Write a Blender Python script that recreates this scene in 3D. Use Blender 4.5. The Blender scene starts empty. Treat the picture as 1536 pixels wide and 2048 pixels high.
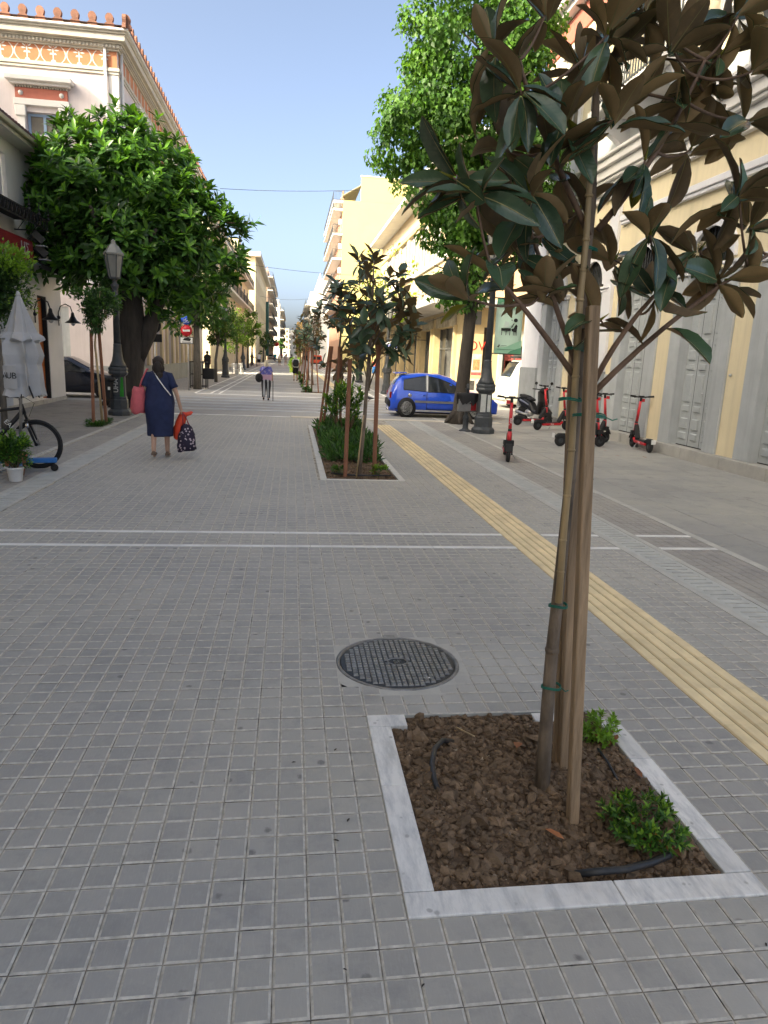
import bpy, bmesh, math, random
import numpy as np
from mathutils import Vector, Matrix, Euler
R = math.radians
random.seed(7); rng = np.random.default_rng(7)
S = bpy.context.scene
COL = S.collection

# ------------------------------------------------------------------ camera
CW, CH, CF, CVP, CROLL, CAMH = 1536, 2048, 1386.0, (584, 707), 0.0437, 1.8
_d = Vector(((CVP[0]-CW/2)/CF, (CVP[1]-CH/2)/CF, 1.0)).normalized()      # street direction in lens axes (x right, y down, z forward)
_up = Vector((1, CROLL, 0)).cross(_d)
if _up.y > 0: _up = -_up
_up.normalize()
_r = _d.cross(_up).normalized()
if _r.x < 0: _r = -_r
CR = Matrix((_r, _d, _up))                                              # lens axes -> world
def at(x, y, Y):
    w = CR @ Vector(((x-CW/2)/CF, (y-CH/2)/CF, 1)); k = Y/w.y
    return Vector((0, 0, CAMH)) + k*w
def ground(x, y, z=0):
    w = CR @ Vector(((x-CW/2)/CF, (y-CH/2)/CF, 1)); k = (z-CAMH)/w.z
    return Vector((0, 0, CAMH)) + k*w
def project(p):
    c = CR.transposed() @ (Vector(p)-Vector((0, 0, CAMH)))
    return (CW/2+CF*c.x/c.z, CH/2+CF*c.y/c.z) if c.z > 0.05 else (-9999, -9999)
cam = bpy.data.cameras.new('camera'); camo = bpy.data.objects.new('camera', cam); COL.objects.link(camo)
cam.sensor_fit = 'VERTICAL'; cam.sensor_height = 36; cam.lens = CF/CH*36; cam.clip_start = 0.05; cam.clip_end = 3000
m3 = CR @ Matrix(((1, 0, 0), (0, -1, 0), (0, 0, -1)))
camo.matrix_world = Matrix.Translation((0, 0, CAMH)) @ m3.to_4x4()
S.camera = camo
S.render.resolution_x, S.render.resolution_y = 768, 1024

# ------------------------------------------------------------------ sky, sun, exposure
SUN_AZ, SUN_EL = R(57), R(31)          # light travels to the right and away from the viewer
world = bpy.data.worlds.new('World'); S.world = world; world.use_nodes = True
wn = world.node_tree; sky = wn.nodes.new('ShaderNodeTexSky'); sky.sky_type = 'NISHITA'; sky.sun_disc = False
sky.sun_elevation = SUN_EL; sky.sun_rotation = SUN_AZ+math.pi
sky.air_density = 0.36; sky.dust_density = 5.0; sky.ozone_density = 2.0; sky.altitude = 10
bg = wn.nodes['Background']; bg.inputs['Strength'].default_value = 0.15
wn.links.new(sky.outputs[0], bg.inputs[0])
sun = bpy.data.lights.new('sun', 'SUN'); sun.energy = 2.2; sun.angle = R(0.53); sun.color = (1, .93, .82)
suno = bpy.data.objects.new('sun', sun); COL.objects.link(suno)
sd = Vector((math.sin(SUN_AZ)*math.cos(SUN_EL), math.cos(SUN_AZ)*math.cos(SUN_EL), -math.sin(SUN_EL)))
suno.rotation_euler = sd.to_track_quat('-Z', 'Y').to_euler()
suno.location = (-30, -30, 60)
S.view_settings.view_transform = 'Standard'; S.view_settings.look = 'None'
S.view_settings.exposure = 2.15; S.view_settings.gamma = 1
S.view_settings.use_white_balance = True; S.view_settings.white_balance_temperature = 7700; S.view_settings.white_balance_tint = 2   # camera balanced for open shade
S.render.engine = 'CYCLES'

# ------------------------------------------------------------------ mesh helpers
class MB:
    def __init__(s): s.v = []; s.f = []; s.m = []; s.s = []
    def add(s, vs, fs, mi=0, sm=False):
        o = len(s.v); s.v += [tuple(p) for p in vs]
        for f in fs: s.f.append(tuple(o+i for i in f)); s.m.append(mi); s.s.append(sm)
        return s
    def box(s, x0, x1, y0, y1, z0, z1, mi=0):
        v = [(x0,y0,z0),(x1,y0,z0),(x1,y1,z0),(x0,y1,z0),(x0,y0,z1),(x1,y0,z1),(x1,y1,z1),(x0,y1,z1)]
        return s.add(v, [(3,2,1,0),(4,5,6,7),(0,1,5,4),(1,2,6,5),(2,3,7,6),(3,0,4,7)], mi)
    def bar(s, p, q, w, d, mi=0, up=(0,0,1)):
        p, q = Vector(p), Vector(q); a = (q-p).normalized(); u = Vector(up)
        if abs(a.dot(u)) > .95: u = Vector((0,1,0))
        x = a.cross(u).normalized()*w/2; y = x.cross(a).normalized()*d/2
        v = [p-x-y, p+x-y, p+x+y, p-x+y, q-x-y, q+x-y, q+x+y, q-x+y]
        return s.add(v, [(0,1,2,3),(7,6,5,4),(0,4,5,1),(1,5,6,2),(2,6,7,3),(3,7,4,0)], mi)
    def tube(s, pts, rad, n=8, mi=0, cap=True, sm=True, flat=1.0):
        pts = [Vector(p) for p in pts]
        if not hasattr(rad, '__len__'): rad = [rad]*len(pts)
        vs = []; px = None
        for i, p in enumerate(pts):
            a = (pts[min(i+1, len(pts)-1)]-pts[max(i-1, 0)]).normalized()
            if px is None:
                u = Vector((0,0,1)) if abs(a.z) < .9 else Vector((0,1,0))
                px = a.cross(u).normalized()
            x = (px-a*px.dot(a)).normalized(); y = a.cross(x); px = x
            for k in range(n):
                t = 2*math.pi*k/n; vs.append(p+x*math.cos(t)*rad[i]+y*math.sin(t)*rad[i]*flat)
        fs = [(i*n+k, i*n+(k+1) % n, (i+1)*n+(k+1) % n, (i+1)*n+k) for i in range(len(pts)-1) for k in range(n)]
        s.add(vs, fs, mi, sm)
        if cap:
            o = len(s.v)-len(vs)
            s.f.append(tuple(o+k for k in range(n))[::-1]); s.m.append(mi); s.s.append(False)
            s.f.append(tuple(o+(len(pts)-1)*n+k for k in range(n))); s.m.append(mi); s.s.append(False)
        return s
    def lathe(s, prof, n=16, c=(0,0,0), mi=0, sm=True, a0=0.0):
        vs = []
        for r, z in prof:
            for k in range(n):
                t = a0+2*math.pi*k/n; vs.append((c[0]+r*math.cos(t), c[1]+r*math.sin(t), c[2]+z))
        L = len(prof)
        fs = [(i*n+k, i*n+(k+1) % n, (i+1)*n+(k+1) % n, (i+1)*n+k) for i in range(L-1) for k in range(n)]
        s.add(vs, fs, mi, sm); o = len(s.v)-len(vs)
        s.f.append(tuple(o+k for k in range(n))[::-1]); s.m.append(mi); s.s.append(False)
        s.f.append(tuple(o+(L-1)*n+k for k in range(n))); s.m.append(mi); s.s.append(False)
        return s
    def prism(s, poly, ext, mi=0, sm=False):
        n = len(poly); e = Vector(ext); a = [Vector(p) for p in poly]
        vs = a+[p+e for p in a]
        s.add(vs, [tuple(range(n))[::-1], tuple(range(n, 2*n))], mi)
        o = len(s.v)-2*n
        for k in range(n):
            s.f.append((o+k, o+(k+1) % n, o+n+(k+1) % n, o+n+k)); s.m.append(mi); s.s.append(sm)
        return s
    def ball(s, c, r, n=12, m=8, mi=0):
        if not hasattr(r, '__len__'): r = (r, r, r)
        prof = []
        vs = [(c[0], c[1], c[2]-r[2])]
        for i in range(1, m):
            t = math.pi*i/m-math.pi/2
            for k in range(n):
                p = 2*math.pi*k/n
                vs.append((c[0]+r[0]*math.cos(t)*math.cos(p), c[1]+r[1]*math.cos(t)*math.sin(p), c[2]+r[2]*math.sin(t)))
        vs.append((c[0], c[1], c[2]+r[2])); e = len(vs)-1
        fs = [(0, 1+(k+1) % n, 1+k) for k in range(n)]
        fs += [(1+i*n+k, 1+i*n+(k+1) % n, 1+(i+1)*n+(k+1) % n, 1+(i+1)*n+k) for i in range(m-2) for k in range(n)]
        fs += [(e, 1+(m-2)*n+k, 1+(m-2)*n+(k+1) % n) for k in range(n)]
        return s.add(vs, fs, mi, True)
    def loft(s, rings, mi=0, cap=True, sm=True):
        n = len(rings[0]); vs = [p for r in rings for p in r]
        fs = [(i*n+k, i*n+(k+1) % n, (i+1)*n+(k+1) % n, (i+1)*n+k) for i in range(len(rings)-1) for k in range(n)]
        s.add(vs, fs, mi, sm)
        if cap:
            o = len(s.v)-len(vs)
            s.f.append(tuple(o+k for k in range(n))[::-1]); s.m.append(mi); s.s.append(False)
            s.f.append(tuple(o+(len(rings)-1)*n+k for k in range(n))); s.m.append(mi); s.s.append(False)
        return s
    def xf(s, M):
        s.v = [tuple(M @ Vector(p)) for p in s.v]; return s
    def mesh(s, name, mats):
        me = bpy.data.meshes.new(name); me.from_pydata(s.v, [], s.f)
        for m in (mats if isinstance(mats, (list, tuple)) else [mats]): me.materials.append(m)
        me.polygons.foreach_set('material_index', s.m); me.polygons.foreach_set('use_smooth', s.s)
        me.update(); return me
    def build(s, name, mats, parent=None, loc=None, bevel=0, rot=None):
        return link(name, s.mesh(name, mats), parent, loc, bevel, rot)
def link(name, me, parent=None, loc=None, bevel=0, rot=None):
    o = bpy.data.objects.new(name, me); COL.objects.link(o)
    if parent: o.parent = parent
    if loc is not None: o.location = loc
    if rot is not None: o.rotation_euler = rot
    if bevel:
        b = o.modifiers.new('bevel', 'BEVEL'); b.width = bevel; b.segments = 1; b.limit_method = 'ANGLE'; b.angle_limit = R(40)
    return o
def tag(o, label, cat, group=None):
    o['label'] = label; o['category'] = cat
    if group: o['group'] = group
    return o
def thing(name, label, cat, loc=(0,0,0), rz=0, group=None):
    o = bpy.data.objects.new(name, None); COL.objects.link(o); o.location = loc; o.rotation_euler = (0, 0, rz)
    o.empty_display_size = .2
    return tag(o, label, cat, group)
def struct(o): o['kind'] = 'structure'; return o
def stuff(o): o['kind'] = 'stuff'; return o
def copytree(o, parent=None):
    c = o.copy(); COL.objects.link(c); c.parent = parent
    for ch in list(o.children): copytree(ch, c)
    return c
def text(name, s, size, mat, parent=None, loc=(0,0,0), rot=(0,0,0), ext=0.002):
    cu = bpy.data.curves.new(name, 'FONT'); cu.body = s; cu.size = size; cu.extrude = ext; cu.align_x = 'CENTER'; cu.align_y = 'CENTER'
    t = bpy.data.objects.new('tmp', cu); COL.objects.link(t)
    dg = bpy.context.evaluated_depsgraph_get(); me = bpy.data.meshes.new_from_object(t.evaluated_get(dg))
    bpy.data.objects.remove(t); me.materials.clear(); me.materials.append(mat)
    return link(name, me, parent, loc, 0, rot)
def npmesh(name, V, F, mats, mi=None, smooth=False):
    me = bpy.data.meshes.new(name); V = np.asarray(V, np.float32); F = np.asarray(F, np.int32)
    n, k = F.shape
    me.vertices.add(len(V)); me.vertices.foreach_set('co', V.ravel())
    me.loops.add(n*k); me.loops.foreach_set('vertex_index', F.ravel())
    me.polygons.add(n); me.polygons.foreach_set('loop_start', np.arange(0, n*k, k, dtype=np.int32))
    me.polygons.foreach_set('loop_total', np.full(n, k, np.int32))
    for m in (mats if isinstance(mats, (list, tuple)) else [mats]): me.materials.append(m)
    if mi is not None: me.polygons.foreach_set('material_index', np.asarray(mi, np.int32))
    if smooth: me.polygons.foreach_set('use_smooth', np.ones(n, bool))
    me.update(calc_edges=True); me.validate(); return me

# ------------------------------------------------------------------ materials
def _mix(nt, a, b, fac, blend='MIX'):
    n = nt.nodes.new('ShaderNodeMix'); n.data_type = 'RGBA'; n.blend_type = blend
    for sock, v in ((n.inputs[0], fac), (n.inputs[6], a), (n.inputs[7], b)):
        if isinstance(v, bpy.types.NodeSocket): nt.links.new(v, sock)
        elif isinstance(v, (int, float)): sock.default_value = v
        else: sock.default_value = (*v, 1)
    return n.outputs[2]
def _ramp(nt, src, stops):
    r = nt.nodes.new('ShaderNodeValToRGB'); e = r.color_ramp.elements
    e[0].position, e[1].position = stops[0][0], stops[-1][0]
    e[0].color = (*[stops[0][1]]*3, 1); e[1].color = (*[stops[-1][1]]*3, 1)
    for p, c in stops[1:-1]:
        x = e.new(p); x.color = (c, c, c, 1)
    nt.links.new(src, r.inputs[0]); return r.outputs[0]
def _noise(nt, vec, scale, detail=4, rough=.6):
    n = nt.nodes.new('ShaderNodeTexNoise'); n.inputs['Scale'].default_value = scale
    n.inputs['Detail'].default_value = detail; n.inputs['Roughness'].default_value = rough
    nt.links.new(vec, n.inputs['Vector']); return n.outputs['Fac']
def newmat(name):
    m = bpy.data.materials.new(name); m.use_nodes = True; nt = m.node_tree
    return m, nt, nt.nodes['Principled BSDF']
def M(name, col, rough=.75, var=.12, scale=5, bump=0, bscale=80, metal=0, spec=.4, world=False, rnd=0, stretch=None, coat=0, dirt=0, dirtcol=None, streak=0):
    m, nt, b = newmat(name)
    tc = nt.nodes.new('ShaderNodeTexCoord'); vec = tc.outputs['Object']
    if world:
        g = nt.nodes.new('ShaderNodeNewGeometry'); vec = g.outputs['Position']
    if stretch:
        mp = nt.nodes.new('ShaderNodeMapping'); mp.inputs['Scale'].default_value = stretch
        nt.links.new(vec, mp.inputs[0]); vec = mp.outputs[0]
    c = Vector(col)
    n = _noise(nt, vec, scale)
    f = _ramp(nt, n, [(.3, 0), (.7, 1)])
    out = _mix(nt, tuple(c*(1-var)), tuple(c*(1+var)), f)
    if dirt:
        n2 = _noise(nt, vec, scale*.37, 6, .7); f2 = _ramp(nt, n2, [(.5, 0), (.72, dirt)])
        out = _mix(nt, out, tuple(dirtcol or c*.35), f2)
    if streak:
        ms = nt.nodes.new('ShaderNodeMapping'); ms.inputs['Scale'].default_value = (2.6,2.6,.16); nt.links.new(tc.outputs['Object'], ms.inputs[0])
        out = _mix(nt, out, tuple(c*.55), _ramp(nt, _noise(nt, ms.outputs[0], 1.7, 7, .72), [(.48, 0), (.74, streak)]))
    if rnd:
        oi = nt.nodes.new('ShaderNodeObjectInfo'); g2 = nt.nodes.new('ShaderNodeNewGeometry')
        ad = nt.nodes.new('ShaderNodeMath'); nt.links.new(oi.outputs['Random'], ad.inputs[0]); nt.links.new(g2.outputs['Random Per Island'], ad.inputs[1])
        fr = nt.nodes.new('ShaderNodeMath'); fr.operation = 'FRACT'; nt.links.new(ad.outputs[0], fr.inputs[0])
        mr = nt.nodes.new('ShaderNodeMapRange'); mr.inputs['To Min'].default_value = 1-rnd; mr.inputs['To Max'].default_value = 1+rnd
        nt.links.new(fr.outputs[0], mr.inputs[0])
        h = nt.nodes.new('ShaderNodeHueSaturation'); nt.links.new(mr.outputs[0], h.inputs['Value']); nt.links.new(out, h.inputs['Color']); out = h.outputs[0]
    nt.links.new(out, b.inputs['Base Color'])
    b.inputs['Roughness'].default_value = rough; b.inputs['Metallic'].default_value = metal; b.inputs['Specular IOR Level'].default_value = spec
    if coat: b.inputs['Coat Weight'].default_value = coat; b.inputs['Coat Roughness'].default_value = .05
    if bump:
        n3 = _noise(nt, vec, bscale, 5, .65); bp = nt.nodes.new('ShaderNodeBump'); bp.inputs['Strength'].default_value = bump
        bp.inputs['Distance'].default_value = .01; nt.links.new(n3, bp.inputs['Height']); nt.links.new(bp.outputs[0], b.inputs['Normal'])
    return m
def leafmat(name, col, rough=.4, trans=.3, var=.3, tcol=None, spec=.4):
    m, nt, b = newmat(name); c = Vector(col)
    g = nt.nodes.new('ShaderNodeNewGeometry'); oi = nt.nodes.new('ShaderNodeObjectInfo')
    ad = nt.nodes.new('ShaderNodeMath'); nt.links.new(oi.outputs['Random'], ad.inputs[0]); nt.links.new(g.outputs['Random Per Island'], ad.inputs[1])
    fr = nt.nodes.new('ShaderNodeMath'); fr.operation = 'FRACT'; nt.links.new(ad.outputs[0], fr.inputs[0])
    warm = Vector((c.x*(1+var*1.2), c.y*(1+var), c.z*(1+var*.3)))
    out = _mix(nt, tuple(c*(1-var)), tuple(warm), fr.outputs[0])
    nt.links.new(out, b.inputs['Base Color']); b.inputs['Roughness'].default_value = rough; b.inputs['Specular IOR Level'].default_value = spec
    t = nt.nodes.new('ShaderNodeBsdfTranslucent'); tt = tcol or (c.x*1.9, c.y*1.7, c.z*.7)
    o2 = _mix(nt, tuple(Vector(tt)*(1-var)), tuple(Vector(tt)*(1+var)), fr.outputs[0]); nt.links.new(o2, t.inputs[0])
    mx = nt.nodes.new('ShaderNodeMixShader'); mx.inputs[0].default_value = trans
    nt.links.new(b.outputs[0], mx.inputs[1]); nt.links.new(t.outputs[0], mx.inputs[2])
    nt.links.new(mx.outputs[0], nt.nodes['Material Output'].inputs[0]); return m
def veinleaf(name, col, rough, trans, tcol, vein, gap):
    m = leafmat(name, col, rough, trans, .38, tcol, .55); nt = m.node_tree; b = nt.nodes['Principled BSDF']
    tc = nt.nodes.new('ShaderNodeTexCoord'); sp = nt.nodes.new('ShaderNodeSeparateXYZ'); nt.links.new(tc.outputs['Object'], sp.inputs[0])
    def math_(op, a, v):
        n = nt.nodes.new('ShaderNodeMath'); n.operation = op; nt.links.new(a, n.inputs[0])
        if isinstance(v, bpy.types.NodeSocket): nt.links.new(v, n.inputs[1])
        elif v is not None: n.inputs[1].default_value = v
        return n.outputs[0]
    ax = math_('MULTIPLY', math_('ABSOLUTE', sp.outputs['X'], None), .8); v = math_('SINE', math_('MULTIPLY', math_('SUBTRACT', sp.outputs['Y'], ax), 6.283/gap), None)
    src = b.inputs['Base Color'].links[0].from_socket
    o = _mix(nt, src, vein, _ramp(nt, v, [(.85, 0), (1, .09)]))
    o = _mix(nt, o, tuple(Vector(col)*.6), _ramp(nt, _noise(nt, tc.outputs['Object'], 38, 5, .7), [(.55, 0), (.75, .45)]))
    o = _mix(nt, o, (col[0]*1.5, col[1]*1.35, col[2]*1.1), _ramp(nt, _noise(nt, tc.outputs['Object'], 14, 3, .6), [(.5, 0), (.7, .55)]))
    nt.links.new(o, b.inputs['Base Color'])
    bp = nt.nodes.new('ShaderNodeBump'); bp.inputs['Strength'].default_value = .07; bp.inputs['Distance'].default_value = .002; nt.links.new(v, bp.inputs['Height']); nt.links.new(bp.outputs[0], b.inputs['Normal']); return m
def glassmat(name, col=(.02,.025,.03), rough=.06):
    m, nt, b = newmat(name); b.inputs['Base Color'].default_value = (*col, 1); b.inputs['Roughness'].default_value = rough
    b.inputs['Specular IOR Level'].default_value = .6; return m
def pavermat(name, col, spot=.5):
    m, nt, b = newmat(name); g = nt.nodes.new('ShaderNodeNewGeometry'); pos = g.outputs['Position']; c = Vector(col)
    oi = nt.nodes.new('ShaderNodeObjectInfo'); ad = nt.nodes.new('ShaderNodeMath')
    nt.links.new(oi.outputs['Random'], ad.inputs[0]); nt.links.new(g.outputs['Random Per Island'], ad.inputs[1])
    fr = nt.nodes.new('ShaderNodeMath'); fr.operation = 'FRACT'; nt.links.new(ad.outputs[0], fr.inputs[0])
    base = _mix(nt, tuple(c*.92), (c.x*1.07, c.y*1.055, c.z*1.05), fr.outputs[0])
    big = _ramp(nt, _noise(nt, pos, .55, 5, .6), [(.3, 0), (.7, 1)])
    base = _mix(nt, base, (c.x*1.32, c.y*1.29, c.z*1.2), _ramp(nt, big, [(.3, 0), (1, .85)]))
    # pale dusty worn patches and dark spots of gum
    v = nt.nodes.new('ShaderNodeTexVoronoi'); v.inputs['Scale'].default_value = 5.5; nt.links.new(pos, v.inputs['Vector'])
    wob = _noise(nt, pos, 40, 2)
    ma = nt.nodes.new('ShaderNodeMath'); ma.operation = 'MULTIPLY_ADD'; ma.inputs[1].default_value = .10; nt.links.new(wob, ma.inputs[0]); nt.links.new(v.outputs['Distance'], ma.inputs[2])
    spots = _ramp(nt, ma.outputs[0], [(.12, spot), (.165, 0)])
    base = _mix(nt, base, tuple(c*.4), spots)
    v2 = nt.nodes.new('ShaderNodeTexVoronoi'); v2.inputs['Scale'].default_value = 1.7; nt.links.new(pos, v2.inputs['Vector'])
    ma2 = nt.nodes.new('ShaderNodeMath'); ma2.operation = 'MULTIPLY_ADD'; ma2.inputs[1].default_value = .25; nt.links.new(_noise(nt, pos, 9, 4), ma2.inputs[0]); nt.links.new(v2.outputs['Distance'], ma2.inputs[2])
    base = _mix(nt, base, tuple(c*.62), _ramp(nt, ma2.outputs[0], [(.14, .6), (.3, 0)]))
    mr = nt.nodes.new('ShaderNodeMapping'); mr.inputs['Scale'].default_value = (160, 22, 30); nt.links.new(pos, mr.inputs[0])
    grain = _ramp(nt, _noise(nt, mr.outputs[0], 1, 3), [(.35, .0), (.65, 1)])
    base = _mix(nt, base, (.5, .485, .45), _ramp(nt, grain, [(.5, 0), (1, .16)]))
    sm = _noise(nt, pos, 3.4, 7, .75); base = _mix(nt, base, (c.x*.66, c.y*.68, c.z*.72), _ramp(nt, sm, [(.5, 0), (.72, .6)])); base = _mix(nt, base, (c.x*1.35, c.y*1.3, c.z*1.2), _ramp(nt, _noise(nt, pos, 7.7, 6, .8), [(.56, 0), (.75, .5)]))
    # pale cement smears left by paving work, and old drips
    for (sx, sy, sr, k) in ((1.25, 3.75, .75, .75), (.75, 3.35, .5, .5), (1.5, 1.55, .8, .5), (-.9, 5.4, .8, .25)):
        vm = nt.nodes.new('ShaderNodeVectorMath'); vm.operation = 'DISTANCE'; nt.links.new(pos, vm.inputs[0]); vm.inputs[1].default_value = (sx, sy, 0)
        mm = nt.nodes.new('ShaderNodeMath'); mm.operation = 'MULTIPLY_ADD'; mm.inputs[1].default_value = sr*1.1; nt.links.new(_noise(nt, pos, 4.5, 6, .7), mm.inputs[0]); nt.links.new(vm.outputs['Value'], mm.inputs[2])
        base = _mix(nt, base, (.50, .49, .455), _ramp(nt, mm.outputs[0], [(min(.95, sr*.55), k), (min(1.0, sr*1.35), 0)]))
    nt.links.new(base, b.inputs['Base Color']); b.inputs['Roughness'].default_value = .62; b.inputs['Specular IOR Level'].default_value = .35
    bp = nt.nodes.new('ShaderNodeBump'); bp.inputs['Strength'].default_value = .25; bp.inputs['Distance'].default_value = .003
    nt.links.new(_noise(nt, pos, 140, 4), bp.inputs['Height']); nt.links.new(bp.outputs[0], b.inputs['Normal']); return m

MAT = {}
def stonemat(name, col, stain, spots=.6):
    m, nt, b = newmat(name); g = nt.nodes.new('ShaderNodeNewGeometry'); pos = g.outputs['Position']; c = Vector(col)
    mp = nt.nodes.new('ShaderNodeMapping'); mp.inputs['Rotation'].default_value = (0,0,.7); mp.inputs['Scale'].default_value = (9,2.2,4); nt.links.new(pos, mp.inputs[0])
    oi = nt.nodes.new('ShaderNodeObjectInfo'); base = _mix(nt, tuple(c*.84), tuple(c*1.12), oi.outputs['Random'])
    base = _mix(nt, base, (c.x*.58, c.y*.6, c.z*.63), _ramp(nt, _noise(nt, mp.outputs[0], 1.6, 8, .72), [(.44, 0), (.62, .75)]))
    base = _mix(nt, base, tuple(Vector(stain)), _ramp(nt, _noise(nt, pos, 3.1, 6, .7), [(.5, 0), (.75, .65)]))
    v = nt.nodes.new('ShaderNodeTexVoronoi'); v.inputs['Scale'].default_value = 13; nt.links.new(pos, v.inputs['Vector'])
    ma = nt.nodes.new('ShaderNodeMath'); ma.operation = 'MULTIPLY_ADD'; ma.inputs[1].default_value = .25; nt.links.new(_noise(nt, pos, 30, 3), ma.inputs[0]); nt.links.new(v.outputs['Distance'], ma.inputs[2])
    base = _mix(nt, base, tuple(c*.45), _ramp(nt, ma.outputs[0], [(.2, spots), (.27, 0)]))
    nt.links.new(base, b.inputs['Base Color']); b.inputs['Roughness'].default_value = .5
    bp = nt.nodes.new('ShaderNodeBump'); bp.inputs['Strength'].default_value = .2; bp.inputs['Distance'].default_value = .004; nt.links.new(_noise(nt, pos, 70, 5), bp.inputs['Height']); nt.links.new(bp.outputs[0], b.inputs['Normal']); MAT[name] = m; return m
def mk(n, *a, **k): MAT[n] = M(n, *a, **k); return MAT[n]
stonemat('marble', (.80,.79,.76), (.52,.49,.44), .75)
mk('white_stone', (.76,.75,.72), .7, .1, 4, .1, 90, world=True, dirt=.4, dirtcol=(.3,.3,.29))
mk('concrete', (.48,.485,.455), .8, .1, 6, .15, 90, world=True, dirt=.3, dirtcol=(.2,.2,.2))
mk('concrete_lt', (.48,.47,.43), .8, .1, 6, .15, 90, world=True, dirt=.3)
def jointmat():
    m, nt, b = newmat('joint'); g = nt.nodes.new('ShaderNodeNewGeometry'); pos = g.outputs['Position']
    c = _mix(nt, (.06,.052,.045), (.46,.42,.35), _ramp(nt, _noise(nt, pos, 5.5, 5, .7), [(.33, 0), (.52, 1)]))
    nt.links.new(c, b.inputs['Base Color']); b.inputs['Roughness'].default_value = .95; MAT['joint'] = m
jointmat()
mk('edge_sand', (.53,.505,.45), .85, .25, 30, .2, 150, world=True)
mk('slot', (.03,.03,.03), .9)
mk('yellow', (.84,.685,.42), .75, .1, 5, .12, 120, world=True, dirt=.35, dirtcol=(.42,.32,.18), rnd=.06)
mk('dark_iron', (.045,.05,.055), .5, .25, 12, .2, 40, metal=.3, dirt=.3, dirtcol=(.09,.09,.085))
mk('lamp_paint', (.055,.062,.068), .45, .2, 8, .12, 50, metal=.1, dirt=.4, dirtcol=(.1,.1,.1))
mk('cover_iron', (.235,.235,.235), .4, .35, 18, .2, 60, metal=.5, dirt=.5, dirtcol=(.2,.18,.15))
mk('black', (.015,.015,.016), .45, .2); mk('black_matt', (.02,.02,.021), .8, .2, 20)
mk('rubber', (.018,.018,.019), .75, .25, 20, .2, 90)
mk('hose', (.025,.027,.03), .42, .2, 30, dirt=.5, dirtcol=(.1,.08,.06))
mk('soil', (.13,.085,.053), .95, .45, 14, 1, 70, world=True)
mk('clod', (.175,.118,.073), .95, .35, 25, .8, 60, world=True, rnd=.3)
mk('pebble', (.36,.29,.21), .9, .25, 30, .3, 60, rnd=.35)
mk('bark_gray', (.14,.125,.105), .85, .3, 18, .6, 60, stretch=(1,1,.25))
mk('bark_young', (.20,.155,.115), .85, .5, 14, .9, 60, stretch=(1,1,.3))
mk('branch', (.19,.12,.08), .75, .25, 20, .3, 60)
mk('bark_dark', (.05,.042,.035), .9, .35, 9, .9, 30, stretch=(1,1,.2))
mk('stake', (.36,.25,.155), .85, .45, 9, .7, 60, stretch=(3,3,.12), dirt=.4, dirtcol=(.2,.15,.1))
mk('stake_red', (.24,.105,.06), .8, .25, 9, .3, 50, stretch=(3,3,.15))
mk('bamboo', (.42,.31,.17), .55, .25, 8, .15, 40, stretch=(3,3,.3), dirt=.3)
mk('tie_green', (.01,.16,.11), .5, .15)
mk('steel', (.45,.46,.47), .35, .1, metal=.9); mk('alu', (.5,.5,.5), .4, .1, metal=.8)
mk('skin', (.52,.32,.23), .6, .08, 12); mk('skin_far', (.48,.3,.22), .65, .08)
mk('navy', (.02,.03,.082), .85, .2, 8, .2, 60); mk('hair_dark', (.022,.014,.011), .5, .4, 40, .6, 90, stretch=(4,4,.6))
mk('hair_blond', (.62,.53,.38), .6, .2, 40, .5, 90, stretch=(4,4,.6))
mk('pink_bag', (.62,.13,.15), .75, .12, 8, .2, 40); mk('red_bag', (.75,.07,.03), .5, .15, 8, .2, 20)
mk('white_cloth', (.72,.72,.72), .8, .06)
mk('red_scooter', (.56,.02,.03), .38, .1, coat=.3); mk('white_paint', (.72,.72,.70), .5, .06)
mk('glass_dk', (.02,.025,.03), .06, .2, spec=.6)
mk('blue', (.008,.08,.62), .28, .08, 3, coat=.8)
mk('car_dark', (.009,.011,.024), .25, .1, coat=.8); mk('van_white', (.66,.64,.56), .45, .08, coat=.2)
mk('rim_silver', (.55,.55,.54), .35, .05, metal=.2)
mk('trim_gray', (.16,.17,.18), .6); mk('chrome', (.6,.6,.6), .15, .05, metal=1)
mk('tail_red', (.22,.006,.008), .2, .1); mk('head_glass', (.5,.52,.55), .1, .1, metal=.4)
LEAF = {}
LEAF['mag_top'] = leafmat('mag_top', (.048,.092,.055), .33, .08, .35, spec=.6)
LEAF['mag_under'] = leafmat('mag_under', (.26,.185,.10), .75, .2, .32, tcol=(.42,.24,.09))
LEAF['near_top'] = veinleaf('near_top', (.058,.112,.066), .24, .08, None, (.12,.18,.10), .022)
LEAF['near_under'] = veinleaf('near_under', (.27,.19,.105), .7, .2, (.42,.24,.09), (.36,.27,.16), .022)
LEAF['mag_young'] = leafmat('mag_young', (.22,.22,.03), .4, .25, .2)
LEAF['ficus'] = leafmat('ficus', (.055,.145,.036), .32, .22, .4)
LEAF['ficus_young'] = leafmat('ficus_young', (.11,.27,.035), .35, .3, .3)
LEAF['maple'] = leafmat('maple', (.05,.135,.028), .5, .32, .4)
LEAF['maple2'] = leafmat('maple2', (.085,.2,.034), .5, .35, .35)
LEAF['olive'] = leafmat('olive', (.085,.15,.03), .5, .3, .35)
LEAF['bush'] = leafmat('bush', (.05,.14,.028), .4, .25, .4)
LEAF['bush_lt'] = leafmat('bush_lt', (.16,.31,.045), .45, .3, .3)
LEAF['gcover'] = leafmat('gcover', (.04,.115,.03), .4, .25, .4)
LEAF['small_dk'] = leafmat('small_dk', (.045,.105,.036), .5, .2, .4)
LEAF['vine'] = leafmat('vine', (.2,.3,.03), .5, .35, .3)
LEAF['dry'] = leafmat('dry', (.3,.12,.06), .7, .1, .4)
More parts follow.
